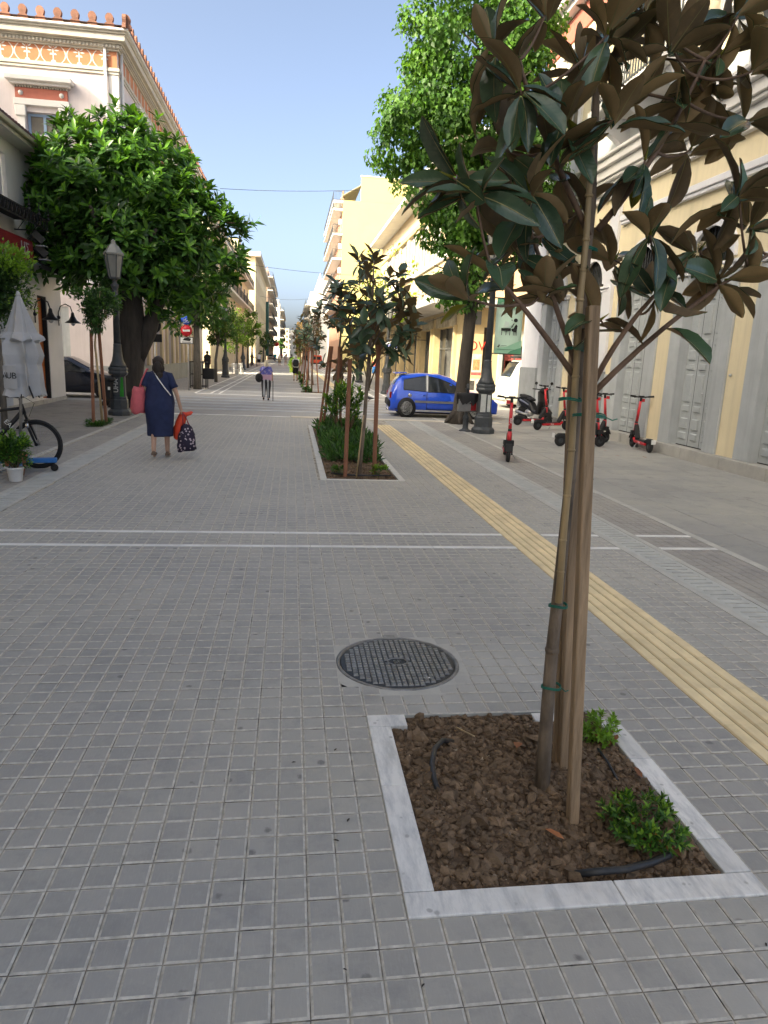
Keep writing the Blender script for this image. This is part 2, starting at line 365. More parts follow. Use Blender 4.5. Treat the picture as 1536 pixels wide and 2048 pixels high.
LEAF['redbush'] = leafmat('redbush', (.2,.09,.03), .5, .2, .4)

# ------------------------------------------------------------------ foliage helpers
def norm(a): return a/np.maximum(np.linalg.norm(a, axis=1, keepdims=True), 1e-6)
def leaves(P, D, N, L, Wd, fold=.18, droop=.15):
    """leaf blades: base P, pointing D, upper side N, length L, width Wd -> verts, quads (2 per leaf)"""
    D = norm(D); N = N-D*np.sum(N*D, 1, keepdims=True); N = norm(N); B = np.cross(D, N)
    L = L.reshape(-1,1); W = Wd.reshape(-1,1)
    base = P; tip = P+D*L-N*L*droop; c = P+D*L*.5
    l = c-B*W*.5+N*W*fold; r = c+B*W*.5+N*W*fold
    V = np.stack([base, l, tip, r, c], 1).reshape(-1, 3); n = len(P); o = (np.arange(n)*5)[:, None]
    F = np.concatenate([o+np.array([[0,4,2,1]]), o+np.array([[0,3,2,4]])], 1).reshape(-1, 4)
    return V, F
def leaves2(P, D, N, L, Wd, fold=.18, droop=.15):
    D = norm(D); N = N-D*np.sum(N*D, 1, keepdims=True); N = norm(N); B = np.cross(D, N); L = L.reshape(-1,1); W = Wd.reshape(-1,1)
    q = lambda t, x, up: P+D*L*t+B*W*x+N*(W*up-L*droop*t*t)
    V = np.stack([P, q(.3,-.42,fold*.8), q(.68,-.44,fold*.8), q(1,0,0), q(.68,.44,fold*.8), q(.3,.42,fold*.8), q(.3,0,0), q(.68,0,0)], 1).reshape(-1,3); o = (np.arange(len(P))*8)[:,None]
    T = np.array([[0,6,1],[1,6,7],[1,7,2],[2,7,3],[0,5,6],[5,4,7],[5,7,6],[4,3,7]]).reshape(1,-1)
    return V, (o+T).reshape(-1,3)
def rosettes(C, A, per, L, w, spread=.9, jit=.25, droopers=0.0):
    """whorls of leaves at centres C pointing along A"""
    n = len(C); A = norm(A)
    t = rng.normal(size=(n,3)); U = norm(np.cross(A, t)); Vv = np.cross(A, U)
    P=[];D=[];N=[];LL=[];WW=[];ids=[]
    for k in range(per):
        th = 2.4*k+rng.uniform(0,.6,n); e = spread*(1-.55*k/per)+rng.normal(0,jit,n)*.6
        if droopers: e = np.where(rng.random(n) < droopers, e+1.1, e)
        rad = U*np.cos(th)[:,None]+Vv*np.sin(th)[:,None]
        d = A*np.cos(e)[:,None]+rad*np.sin(e)[:,None]; nn = A*np.sin(e)[:,None]-rad*np.cos(e)[:,None]
        s = rng.uniform(.75,1.15,n)
        P.append(C+A*(L*.5*(k/per))[...,None] if hasattr(L,'__len__') else C+A*(L*.5*k/per)); D.append(d); N.append(nn); LL.append(L*s); WW.append(w*s); ids.append(np.full(n,k))
    P=np.concatenate(P);D=np.concatenate(D);N=np.concatenate(N);LL=np.concatenate(LL);WW=np.concatenate(WW);ids=np.concatenate(ids)
    return P,D,N,LL,WW,ids
def crown(name, parts, mats, parent, two=None, fine=False):
    """parts: list of (P,D,N,L,W,matindex array)"""
    Vs=[];Fs=[];Ms=[];o=0
    for (P,D,N,L,W,mi,droop) in parts:
        V,F=(leaves2 if fine else leaves)(P,D,N,L,W,.18,droop); nv=len(V)//len(P)
        if two is not None and not fine: F=np.concatenate([F[:,[0,1,2]],F[:,[0,2,3]]],1).reshape(-1,3)
        kf=len(F)//len(P); Vs.append(V);Fs.append(F+o);Ms.append(np.repeat(mi,kf));o+=len(V)
        if two is not None:
            Dn=norm(D); Nn=norm(N-Dn*np.sum(N*Dn,1,keepdims=True))
            V2=V-np.repeat(Nn,nv,0)*.003; Vs.append(V2);Fs.append(F[:, ::-1]+o);Ms.append(np.full(len(F),two));o+=len(V2)
    me=npmesh(name,np.concatenate(Vs),np.concatenate(Fs),mats,np.concatenate(Ms))
    ob=link(name,me,parent); return stuff(ob)
def randdir(n): return norm(rng.normal(size=(n,3)))
def inball(n): return randdir(n)*(rng.random(n)**(1/3))[:,None]
# ------------------------------------------------------------------ ground and paving
PX, PY = .109, .1105
GX0, GY0 = .403, 2.01
MAT['paver'] = pavermat('paver', (.352,.345,.326), .75)
MAT['paver_side'] = pavermat('paver_side', (.325,.31,.287))
MAT['slab'] = pavermat('slab', (.325,.322,.305), .35)
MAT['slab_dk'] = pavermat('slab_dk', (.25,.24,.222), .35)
def farpave(name, col, bw, bh, mortar):
    m, nt, b = newmat(name); g = nt.nodes.new('ShaderNodeNewGeometry'); pos = g.outputs['Position']; c = Vector(col)
    br = nt.nodes.new('ShaderNodeTexBrick'); br.inputs['Scale'].default_value = 1; br.inputs['Brick Width'].default_value = bw
    br.inputs['Row Height'].default_value = bh; br.inputs['Mortar Size'].default_value = .008
    br.inputs['Color1'].default_value = (*c*.93, 1); br.inputs['Color2'].default_value = (*c*1.08, 1); br.inputs['Mortar'].default_value = (*mortar, 1)
    nt.links.new(pos, br.inputs['Vector'])
    f = _ramp(nt, _noise(nt, pos, .35, 6, .65), [(.3, 0), (.72, .55)])
    nt.links.new(_mix(nt, br.outputs[0], tuple(c*1.3), f), b.inputs['Base Color']); b.inputs['Roughness'].default_value = .7; return m
MAT['farpave'] = farpave('farpave', (.33,.322,.305), .22, .11, (.27,.26,.24))
MAT['farslab'] = farpave('farslab', (.33,.31,.286), .4, .4, (.12,.12,.11))
mk('base_ground', (.16,.155,.15), .9, .15, .2, world=True)

def sheet(name, x0, x1, y0, y1, z, mat, holes=()):
    xs = sorted({x0, x1, *[v for h in holes for v in h[:2]]}); ys = sorted({y0, y1, *[v for h in holes for v in h[2:]]})
    b = MB()
    for i in range(len(xs)-1):
        for j in range(len(ys)-1):
            cx, cy = (xs[i]+xs[i+1])/2, (ys[j]+ys[j+1])/2
            if any(h[0] < cx < h[1] and h[2] < cy < h[3] for h in holes): continue
            b.add([(xs[i],ys[j],z),(xs[i+1],ys[j],z),(xs[i+1],ys[j+1],z),(xs[i],ys[j+1],z)], [(0,1,2,3)])
    return b.build(name, mat)
PL1 = (.515, 1.602, 2.01, 3.225)         # soil opening of the near bed
PL2 = (.54, 1.62, 10.2, 18.1)            # of the long bed
PITS = [(.45, 1.5, 33.9, 35.0), (.45, 1.5, 42.4, 43.6), (.4, 1.45, 50.4, 51.6), (.4, 1.45, 59.4, 60.6)]
struct(sheet('ground', -900, 900, -200, 1500, -.4, MAT['base_ground']))
car = struct(sheet('carriageway', -4.05, 4.42, -1.0, 20.3, -.0075, MAT['joint'], [PL1, PL2, (.30,1.02,3.5,4.22)]))
struct(sheet('street_surface', -4.05, 4.42, 20.3, 620, -.003, MAT['farpave'], PITS))
struct(sheet('side_street_surface', -70, -4.05, 24.3, 31.0, -.003, MAT['farpave']))
struct(sheet('side_street_surface', 4.42, 70, 23.8, 33.0, -.003, MAT['farpave']))
struct(sheet('far_pavement', -60, -4.05, 31.0, 620, .0, MAT['farslab']))
struct(sheet('far_pavement', 4.42, 60, 33.0, 620, .0, MAT['farslab']))

# rows of pavers, interrupted by two white stone bands
rows = []
y = GY0-7*PX
for j in range(7): rows.append((GY0-(7-j)*PX, PX))
y = GY0
while y < 6.42: rows.append((y, PY)); y += PY
W2 = (y, y+.07); y += .07
for j in range(4): rows.append((y, PY)); y += PY
W1 = (y, y+.07); y += .07
while y < 20.15: rows.append((y, PY)); y += PY
cols = [GX0+i*PX for i in range(-32, 27)]
COVER = (.66, 3.86, .365)
def blocked(cx, cy):
    if .403 < cx < 1.711 and 1.902 < cy < 3.225: return True
    if 2.256 < cx < 2.692: return True
    if .44 < cx < 1.72 and 10.1 < cy < 18.2: return True
    return (cx-COVER[0])**2+(cy-COVER[1])**2 < .40**2
pv = []
for (y0, ph) in rows:
    for x0 in cols:
        cx, cy = x0+PX/2, y0+ph/2
        if blocked(cx, cy): continue
        p = [project((x0+a*PX, y0+b*ph, 0)) for a, b in ((0,0),(1,0),(1,1),(0,1))]
        if all(q[0] < -120 or q[0] > 1660 or q[1] > 2200 for q in p): continue
        ar = abs(sum(p[i][0]*p[(i+1) % 4][1]-p[(i+1) % 4][0]*p[i][1] for i in range(4)))/2
        vis = 0 < sum(q[0] for q in p)/4 < 1536 and sum(q[1] for q in p)/4 < 2048
        pv.append((ar if vis else 0, cx, cy, ph, MAT['paver']))
for x0, n in ((3.79, 6), (-4.02, 5)):
    for (y0, ph) in rows:
        for i in range(n): pv.append((0, x0+(i+.5)*(.63/n if n == 6 else .105), y0+ph/2, ph, 1))
pv.sort(key=lambda t: -t[0])
C_ = .0075
def paver_geo(b, w, d, z=0, cx=0, cy=0, sides=True, tilt=(0,0)):
    x, y_ = w/2-.0018, d/2-.0018
    def q(k, zz): return [(cx-x+k, cy-y_+k, zz+z-(x*tilt[0]+y_*tilt[1])), (cx+x-k, cy-y_+k, zz+z+x*tilt[0]-y_*tilt[1]), (cx+x-k, cy+y_-k, zz+z+x*tilt[0]+y_*tilt[1]), (cx-x+k, cy+y_-k, zz+z-x*tilt[0]+y_*tilt[1])]
    v = q(C_, 0)+q(0, -.0035)+(q(0, -.02) if sides else [])
    b.add(v, [(0,1,2,3)], 0); o = len(b.v)-len(v)
    for k in range(4):
        k2 = (k+1) % 4; b.f.append((o+4+k, o+4+k2, o+k2, o+k)); b.m.append(1); b.s.append(False)
        if sides: b.f.append((o+8+k, o+8+k2, o+4+k2, o+4+k)); b.m.append(2); b.s.append(False)
PM = {}
for ph in (PX, PY):
    b = MB(); paver_geo(b, PX, ph); PM[ph] = b.mesh('paver', [MAT['paver'], MAT['edge_sand'], MAT['joint']])
for (a, cx, cy, ph, mm) in pv[:300]:
    link('paver', PM[ph], car, (cx, cy, random.uniform(-.0012, .0008)), 0, (random.gauss(0,.004), random.gauss(0,.004), random.gauss(0,.004)))
b1 = MB(); b2 = MB()
for (a, cx, cy, ph, mm) in pv[300:]:
    t = (random.gauss(0,.004), random.gauss(0,.004))
    if mm == 1: paver_geo(b2, .105, ph, random.uniform(-.0012,.0006), cx, cy, False, t)
    else: paver_geo(b1, PX, ph, random.uniform(-.0012,.0006), cx, cy, False, t)
stuff(b1.build('far_pavers', [MAT['paver'], MAT['edge_sand']], car))
b2b = stuff(b2.build('side_pavers', [MAT['paver_side'], MAT['paver_side']], car))
# white stone bands set into the paving
for (a, c) in (W1, W2):
    xs = [-3.105, -1.35, -.10 if a == W1[0] else .2, 1.4, 2.256, 2.692, 3.345]
    for x0, x1 in zip(xs[:-1], xs[1:]):
        if x0 == 2.256: continue
        MB().box(x0+.002, x1-.002, a+.002, c-.002, -.02, .0015).build('white_band', MAT['white_stone'], car, bevel=.002)
    MB().box(3.79, 4.42, a, c, -.02, .003).build('white_band', MAT['white_stone'], car, bevel=.002)
# tactile guidance tiles
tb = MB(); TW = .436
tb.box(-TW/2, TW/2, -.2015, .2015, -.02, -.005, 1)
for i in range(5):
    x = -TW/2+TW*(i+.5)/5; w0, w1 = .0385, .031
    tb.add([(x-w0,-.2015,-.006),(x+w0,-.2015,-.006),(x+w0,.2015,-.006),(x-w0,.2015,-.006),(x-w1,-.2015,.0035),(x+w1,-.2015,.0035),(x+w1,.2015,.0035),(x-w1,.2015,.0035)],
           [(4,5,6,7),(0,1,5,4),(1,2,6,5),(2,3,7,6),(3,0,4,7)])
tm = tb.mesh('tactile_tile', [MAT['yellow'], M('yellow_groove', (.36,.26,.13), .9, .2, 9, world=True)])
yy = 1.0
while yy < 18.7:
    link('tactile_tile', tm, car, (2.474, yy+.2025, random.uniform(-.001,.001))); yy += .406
# drains: concrete slabs with slots between two kerb bands
db = MB(); dw, dl = .30, .5
db.box(-dw/2, dw/2, -dl/2+.002, dl/2-.002, -.05, -.03, 1)
db.box(-dw/2, -.105, -dl/2+.002, dl/2-.002, -.03, 0); db.box(.105, dw/2, -dl/2+.002, dl/2-.002, -.03, 0)
ys_ = [-dl/2+.002]+[v for k in range(5) for v in (-.2+.1*k-.012, -.2+.1*k+.012)]+[dl/2-.002]
for k in range(0, len(ys_), 2): db.box(-.105, .105, ys_[k], ys_[k+1], -.03, 0)
dm = db.mesh('drain_slab', [MAT['concrete'], MAT['slot']])
for sx, bx0, bx1 in ((3.565, (3.345, 3.413), (3.717, 3.785)), (-3.265, (-3.155, -3.105), (-3.49, -3.417))):
    k = 0; yy = 2.0
    while yy < 20.2:
        link('drain_slab', dm, car, (sx, yy+.25, random.uniform(-.003, 0)), 0, (0, random.gauss(0,.004), random.gauss(0,.003)))
        yy += .5
    for (a, c) in (bx0, bx1):
        yy = 1.0
        while yy < 20.2:
            MB().box(a, c, yy+.002, min(yy+.998, 20.28), -.03, .001).build('drain_kerb', MAT['concrete_lt'], car); yy += 1.0
# edge strips of the side pavements, then their slabs
def sidewalk(name, x0, x1, y0, y1, n, d, mat, z, tilt=.006, holes=()):
    o = struct(sheet(name, x0, x1, y0, y1, z-.012, MAT['joint'])); w = (x1-x0)/n
    ms = []
    for v in range(3):
        b = MB(); g = .004
        b.box(-w/2+g/2, w/2-g/2, -d/2+g/2, d/2-g/2, -.03, 0); ms.append(b.mesh('slab', mat))
    yy = y0; r = 0
    while yy < y1-.01:
        for i in range(n):
            cx = x0+(i+.5)*w; cy = yy+d/2
            if any(h[0] < cx < h[1] and h[2] < cy < h[3] for h in holes): continue
            link('slab', random.choice(ms), o, (cx, cy, z+random.uniform(-.0025,.0025)), .004, (random.gauss(0,tilt), random.gauss(0,tilt), 0))
        yy += d; r += 1
    return o
sidewalk('pavement_right', 4.52, 8.2, 5.0, 23.8, 7, .5222, MAT['slab'], 0, .0035, [(4.6,5.2,19.5,20.4)])
sidewalk('pavement_left', -7.5, -4.16, 8.5, 24.3, 8, .4158, MAT['slab_dk'], 0, .006, [(-4.75,-4.1,16.3,17.8),(-5.2,-4.6,21.8,22.9)])
for x in (4.42, -4.16):
    st = struct(MB().box(x, x+.1, .0, .5, -.03, -.02).build('edge_strip', MAT['white_stone']))
    yy = 3.0
    while yy < 23.6:
        MB().box(x+.002, x+.1, yy+.002, yy+.998, -.03, .003).build('edge_stone', MAT['concrete_lt'], st, bevel=.003); yy += 1.0
b = MB(); b.box(-4.16,-4.06,23.9,24.2,-.03,.002)
# street crossing: stone band coloured cream as if sunlit, zebra bars, cross bands further down the street
cx_ = struct(MB().box(-4.0, -.02, 20.32, 20.5, -.02, .004).build('crossing_line', MAT['white_stone']))
MB().box(.0, 6.3, 20.32, 20.78, -.02, .0045).build('sun_tinted_band', M('sun_tinted_stone', (.62,.57,.47), .8, .1, 3, world=True), cx_)  # cream tone stands in for sun falling on this stretch of the band
mk('road_paint', (.46,.47,.47), .7, .15, 2, world=True, dirt=.7, dirtcol=(.26,.26,.26))
for yy in (22.2, 23.4, 24.7, 26.1, 27.6): MB().box(-4.6, 3.9, yy, yy+.5, -.02, .003).build('zebra_bar', MAT['road_paint'], cx_)
for yy, w in ((30.1,.28), (32.6,.1), (33.3,.1), (37.5,.14), (42,.14), (47,.14), (53,.16), (60,.18), (69,.2), (80,.25), (100,.3)):
    MB().box(-4.0, 4.4, yy, yy+w, -.02, .003).build('white_band', MAT['white_stone'], cx_)
for x in (-4.1, 4.4, -3.45, -3.1, 3.35, 3.75):
    for k in range(12): MB().box(x, x+.09, 30.5+k*10, 30.5+k*10+9.99, -.02, .0035).build('edge_stone', MAT['white_stone'], cx_)
MB().box(2.256, 2.69, 31, 90, -.02, .0025).build('tactile_strip', MAT['yellow'], cx_)

# manhole cover
mh = thing('manhole_cover', 'round dark cast iron manhole cover with square studs set in the paving', 'manhole cover', (COVER[0], COVER[1], 0))
b = MB(); n = 48
ri, ro = .352, .372
b.lathe([(ro,-.03),(ro,.0025),(ri,.0025),(ri,-.012),(.0001,-.012)], n); b.build('rim', MAT['cover_iron'], mh)
b = MB(); b.lathe([(.347,-.03),(.347,-.003),(.342,-.001),(.0001,-.001)], n); b.build('plate', MAT['dark_iron'], mh)
b = MB(); k = .0335
for i in range(-11, 12):
    for j in range(-11, 12):
        x, y_ = i*k, j*k
        if math.hypot(x, y_) < .325 and not (math.hypot(x, y_*1.2) < .075):
            s = .0118; t = .0145
            b.add([(x-t,y_-t,-.001),(x+t,y_-t,-.001),(x+t,y_+t,-.001),(x-t,y_+t,-.001),(x-s,y_-s,.008),(x+s,y_-s,.008),(x+s,y_+s,.008),(x-s,y_+s,.008)], [(4,5,6,7),(0,1,5,4),(1,2,6,5),(2,3,7,6),(3,0,4,7)])
stuff(b.build('tread_studs', MAT['cover_iron'], mh))
b = MB(); b.tube([(.06*math.cos(t*.2618), .048*math.sin(t*.2618), .001) for t in range(25)], .005, 6); b.build('emblem_ring', MAT['cover_iron'], mh)
text('emblem', 'SF', .055, MAT['cover_iron'], mh, (0,0,.001), (0,0,.2), .003)
MB().box(-.04,.04,.345,.41,-.02,.003).build('lifting_slot', MAT['cover_iron'], mh, bevel=.003)
MB().box(.12,.165,-.235,-.222,.005,.0062).build('paper_scrap', MAT['white_cloth'], mh)
ring = MB(); vs = []
for t in range(n):
    a = 2*math.pi*t/n; vs.append((.374*math.cos(a), .374*math.sin(a), -.001))
for t in range(n):
    a = 2*math.pi*t/n; q = max(abs(math.cos(a)), abs(math.sin(a))); rr = min(.46, .43/q)*random.uniform(.97,1.03); vs.append((rr*math.cos(a), rr*math.sin(a), -.002))
ring.add(vs, [(t, n+t, n+(t+1) % n, (t+1) % n) for t in range(n)]); rg = ring.build('mortar_ring', MAT['concrete_lt'], car, (COVER[0], COVER[1], 0))

# planting beds
def bed(blocks, label, mat):
    t = thing('planter_border', label, 'planter border')
    for (x0,x1,y0,y1) in blocks: MB().box(x0+.001,x1-.001,y0+.001,y1-.001,-.12,.006+random.uniform(-.001,.001)).build('marble_block', mat, t, bevel=.003)
    return t
bed([(.403,.515,2.012,2.62),(.403,.515,2.62,3.105),(.403,.60,3.107,3.22),(.403,1.165,1.9,2.01),(1.167,1.711,1.9,2.01),(1.602,1.711,2.012,2.19),(1.602,1.711,2.192,2.75),(1.602,1.711,2.752,3.12),(1.27,1.45,3.12,3.2)],
    'grey marble border blocks around the bare soil bed in the foreground', MAT['marble'])
bk = [(.44,.54,10.1+i*.81,10.1+(i+1)*.81) for i in range(10)]+[(1.62,1.72,10.1+i*.81,10.1+(i+1)*.81) for i in range(10)]+[(.54,1.08,10.1,10.2),(1.08,1.62,10.1,10.2),(.54,1.62,18.1,18.2)]
mk('marble_lt', (.62,.6,.55), .6, .1, 4, world=True)
bed(bk, 'pale marble border of the long planted bed beside the yellow strip', MAT['marble_lt'])
def soilbed(name, rect, nx, ny, amp, label, z=-.014, kern=3):
    x0,x1,y0,y1 = rect; xs = np.linspace(x0,x1,nx); ys = np.linspace(y0,y1,ny)
    Xg,Yg = np.meshgrid(xs,ys); Z = np.zeros_like(Xg)
    for f,a in ((3,.5),(9,.35),(23,.28),(47,.2)):
        for _ in range(6):
            d = rng.normal(size=2); d /= np.linalg.norm(d); Z += a*np.sin((Xg*d[0]+Yg*d[1])*f*2+rng.uniform(0,6))/4
    edge = np.minimum(np.minimum(Xg-x0,x1-Xg),np.minimum(Yg-y0,y1-Yg))
    Z = z+amp*Z*np.clip(edge/.05,0,1)-.006*np.exp(-edge/.03)
    V = np.stack([Xg,Yg,Z],-1).reshape(-1,3); i = np.arange(nx*ny).reshape(ny,nx)
    F = np.stack([i[:-1,:-1],i[:-1,1:],i[1:,1:],i[1:,:-1]],-1).reshape(-1,4)
    o = link(name, npmesh(name, V, F, MAT['soil'], smooth=True)); tag(o, label, 'soil'); stuff(o)
    return lambda px,py: float(Z[np.clip(int((py-y0)/(y1-y0)*(ny-1)),0,ny-1), np.clip(int((px-x0)/(x1-x0)*(nx-1)),0,nx-1)])
MB().box(.516,1.601,3.2251,3.25,-.15,-.004).build('bed_edge', MAT['concrete'], car)
hz1 = soilbed('bed_soil', PL1, 150, 170, .022, 'loose brown soil filling the square bed in the foreground')
hz2 = soilbed('bed_soil', PL2, 30, 160, .03, 'brown soil of the long planted bed beyond the white lines')
def clods(name, rect, hz, n, rmin, rmax, mat, label, cat='soil', p=3.6):
    b = MB()
    for _ in range(n):
        x = random.uniform(rect[0]+.01, rect[1]-.01); y_ = random.uniform(rect[2]+.01, rect[3]-.01)
        r = rmin+(rmax-rmin)*random.random()**p
        s = len(b.v); b.ball((0,0,0), (r*random.uniform(.7,1.6), r*random.uniform(.6,1.1), r*random.uniform(.45,.9)), 5, 4)
        rot = Euler((random.uniform(-.5,.5),random.uniform(-.5,.5),random.uniform(0,6.3))).to_matrix(); zc = hz(x,y_)+r*random.uniform(.1,.5)
        ph = [random.uniform(0,6) for _ in range(3)]
        for i in range(s, len(b.v)):
            v = Vector(b.v[i]); k = 1+.3*math.sin(v.x/r*2.3+ph[0])*math.sin(v.y/r*2.7+ph[1])+.28*random.uniform(-1,1)
            v = rot @ (v*k); b.v[i] = (v.x+x, v.y+y_, v.z+zc)
        for i in range(len(b.s)-1, -1, -1):
            if b.f[i][0] < s: break
            b.s[i] = False
    o = b.build(name, mat); tag(o, label, cat); stuff(o); return o
clods('soil_clods', PL1, hz1, 11000, .002, .021, MAT['clod'], 'crumbly brown soil clods heaped in the foreground bed', 'soil')
clods('soil_clods', PL1, hz1, 330, .012, .036, MAT['clod'], 'larger lumps of earth lying on the soil of the foreground bed', 'soil', 1.6)
clods('pebbles', PL1, hz1, 170, .003, .011, MAT['pebble'], 'small pale stones scattered in the soil of the foreground bed', 'stones')
clods('soil_clods', (PL2[0],PL2[1],PL2[2],12.4), hz2, 500, .01, .035, MAT['clod'], 'soil clods at the near end of the long bed', 'soil')
# ------------------------------------------------------------------ buildings
class Fac:
    """a facade plane: u along it, z up, d outwards"""
    def __init__(s, O, U, N, parent): s.O=Vector(O); s.U=Vector(U); s.N=Vector(N); s.p=parent
    def pt(s, u, z, d): return s.O+s.U*u+s.N*d+Vector((0,0,z))
    def fb(s, b, u0, u1, z0, z1, d0, d1, mi=0):
        v=[s.pt(u,z,d) for z in (z0,z1) for (u,d) in ((u0,d0),(u1,d0),(u1,d1),(u0,d1))]
        f=[(3,2,1,0),(4,5,6,7),(0,1,5,4),(1,2,6,5),(2,3,7,6),(3,0,4,7)]
        if s.U.cross(s.N).z < 0: f=[q[::-1] for q in f]
        return b.add(v, f, mi)
    def part(s, b, name, mat, parent=None, bevel=0):
        par = parent or s.p
        return b.build(name, mat, par, (-par.location if par.parent is None else None), bevel)
    def box(s, name, mat, u0, u1, z0, z1, d0, d1, parent=None, bevel=0):
        return s.part(s.fb(MB(),u0,u1,z0,z1,d0,d1), name, mat, parent, bevel)
    def wall(s, name, mat, u0, u1, z0, z1, holes=(), depth=.3, parent=None):
        b=MB(); us=sorted({u0,u1,*[v for h in holes for v in h[:2] if u0<v<u1]}); zs=sorted({z0,z1,*[v for h in holes for v in h[2:4] if z0<v<z1]})
        for i in range(len(us)-1):
            for j in range(len(zs)-1):
                c=((us[i]+us[i+1])/2,(zs[j]+zs[j+1])/2)
                if any(h[0]<c[0]<h[1] and h[2]<c[1]<h[3] for h in holes): continue
                q=[s.pt(us[i],zs[j],0),s.pt(us[i+1],zs[j],0),s.pt(us[i+1],zs[j+1],0),s.pt(us[i],zs[j+1],0)]
                b.add(q,[(0,1,2,3)])
        for h in holes:
            c=[(h[0],h[2]),(h[1],h[2]),(h[1],h[3]),(h[0],h[3])]
            for k in range(4):
                a,e=c[k],c[(k+1)%4]; b.add([s.pt(*a,0),s.pt(*e,0),s.pt(*e,-depth),s.pt(*a,-depth)],[(0,1,2,3)])
        return s.part(b,name,mat,parent)
    def window(s, u0,u1,z0,z1, d, fm, gm, nu=2, nz=3, fw=.06, name='window', parent=None):
        b=MB(); t=.06
        s.fb(b,u0,u0+fw,z0,z1,d,d+t); s.fb(b,u1-fw,u1,z0,z1,d,d+t); s.fb(b,u0+fw,u1-fw,z0,z0+fw,d,d+t); s.fb(b,u0+fw,u1-fw,z1-fw,z1,d,d+t)
        for i in range(1,nu):
            u=u0+(u1-u0)*i/nu; s.fb(b,u-fw*.5,u+fw*.5,z0+fw,z1-fw,d,d+t*.9)
        for j in range(1,nz):
            z=z0+(z1-z0)*j/nz; s.fb(b,u0+fw,u1-fw,z-.018,z+.018,d+.002,d+t*.7)
        w=s.part(b,name,fm,parent)
        g=MB(); s.fb(g,u0+fw*.5,u1-fw*.5,z0+fw*.5,z1-fw*.5,d+.01,d+.022); s.part(g,'pane',gm,w)
        return w
    def railing(s, u0,u1,z0,h,d, mat, n=None, parent=None, name='railing', ret=0):
        b=MB(); s.fb(b,u0,u1,z0+h-.04,z0+h,d-.02,d+.02); s.fb(b,u0,u1,z0+.08,z0+.11,d-.015,d+.015)
        n=n or max(3,int((u1-u0)/.14))
        for i in range(n+1):
            u=u0+(u1-u0)*i/n; s.fb(b,u-.012,u+.012,z0,z0+h-.04,d-.012,d+.012)
        if ret:
            for u in (u0,u1):
                s.fb(b,u-.02,u+.02,z0+h-.04,z0+h,d-ret,d-.02); s.fb(b,u-.015,u+.015,z0+.08,z0+.11,d-ret,d-.015)
                for k in range(1,max(2,int(ret/.16))): s.fb(b,u-.012,u+.012,z0,z0+h-.04,d-k*.16-.012,d-k*.16+.012)
        return s.part(b,name,mat,parent)
Z3=Vector((0,0,0))
mk('plaster_pink', (.64,.57,.56), .85, .05, 1.2, .08, 60, dirt=.25, dirtcol=(.46,.39,.38), streak=.25); mk('plaster_white', (.74,.73,.70), .85, .05, 1.2, .08, 60, dirt=.25, dirtcol=(.42,.42,.40))
mk('plaster_yellow', (.72,.62,.42), .85, .05, 1.0, .08, 50, dirt=.2, dirtcol=(.52,.43,.28), streak=.35); mk('trim_lilac', (.68,.68,.70), .8, .05, 1.5, .05, dirt=.2)
mk('trim_white', (.66,.64,.61), .8, .06, 2, dirt=.25, dirtcol=(.42,.41,.39)); mk('door_gray', (.39,.415,.42), .6, .07, 3, .05, dirt=.25, dirtcol=(.28,.29,.285), streak=.4)
mk('jamb_gray', (.42,.44,.445), .75, .08, 2, .05, dirt=.3, dirtcol=(.28,.29,.28), streak=.4); mk('dado_gray', (.29,.305,.305), .8, .08, 2, .08, dirt=.4, dirtcol=(.13,.14,.14))
mk('plinth', (.40,.385,.35), .9, .12, 2, .2, 40, dirt=.5, dirtcol=(.18,.18,.17))
mk('orange_band', (.46,.185,.095), .85, .1, 3); mk('orange_door', (.42,.115,.022), .6, .1, 3); mk('red_frieze', (.42,.14,.10), .85, .1, 3)
mk('stone_cream', (.50,.465,.40), .85, .08, 2, dirt=.3, dirtcol=(.38,.35,.3)); mk('blue_frame', (.22,.32,.46), .6, .08); mk('terracotta', (.24,.115,.08), .85, .25, 6, .1, rnd=.25); mk('tile_dark', (.10,.045,.04), .8, .3, 8, rnd=.3)
mk('win_white', (.62,.62,.60), .6, .05); mk('pane_gray', (.14,.135,.125), .12, .25, 1.5, spec=.6); mk('pane_dark', (.03,.033,.035), .08, .3, 2, spec=.6)
mk('gutter', (.42,.36,.24), .6, .12, 3); mk('apt_yellow', (.56,.47,.2), .85, .04, .5, dirt=.2, dirtcol=(.66,.55,.3)); mk('apt_white', (.66,.63,.57), .85, .06, .5, dirt=.2); mk('apt_cream', (.62,.53,.36), .85, .06, .5, dirt=.25)
mk('apt_peach', (.60,.42,.30), .85, .06, .5); mk('apt_orange', (.62,.38,.14), .85, .06, .5); mk('rail_dark', (.06,.065,.07), .5, .1); mk('shutter_green', (.02,.085,.08), .6, .1); mk('shop_dark', (.035,.036,.036), .35, .4, 3, dirt=.5, dirtcol=(.09,.09,.085)); mk('shop_metal', (.10,.10,.095), .6, .3, 4, .2, 30, dirt=.6, dirtcol=(.2,.19,.17)); mk('shop_wall', (.55,.43,.24), .85, .12, 1.5, .12, 30, dirt=.5, dirtcol=(.3,.25,.18)); mk('shop_up', (.54,.44,.29), .85, .06, .8, dirt=.2); mk('canopy', (.55,.53,.5), .85, .1, 1, dirt=.4, dirtcol=(.36,.34,.31)); mk('tarp', (.36,.31,.22), .8, .1, 1); mk('ac_white', (.6,.6,.57), .5, .06)
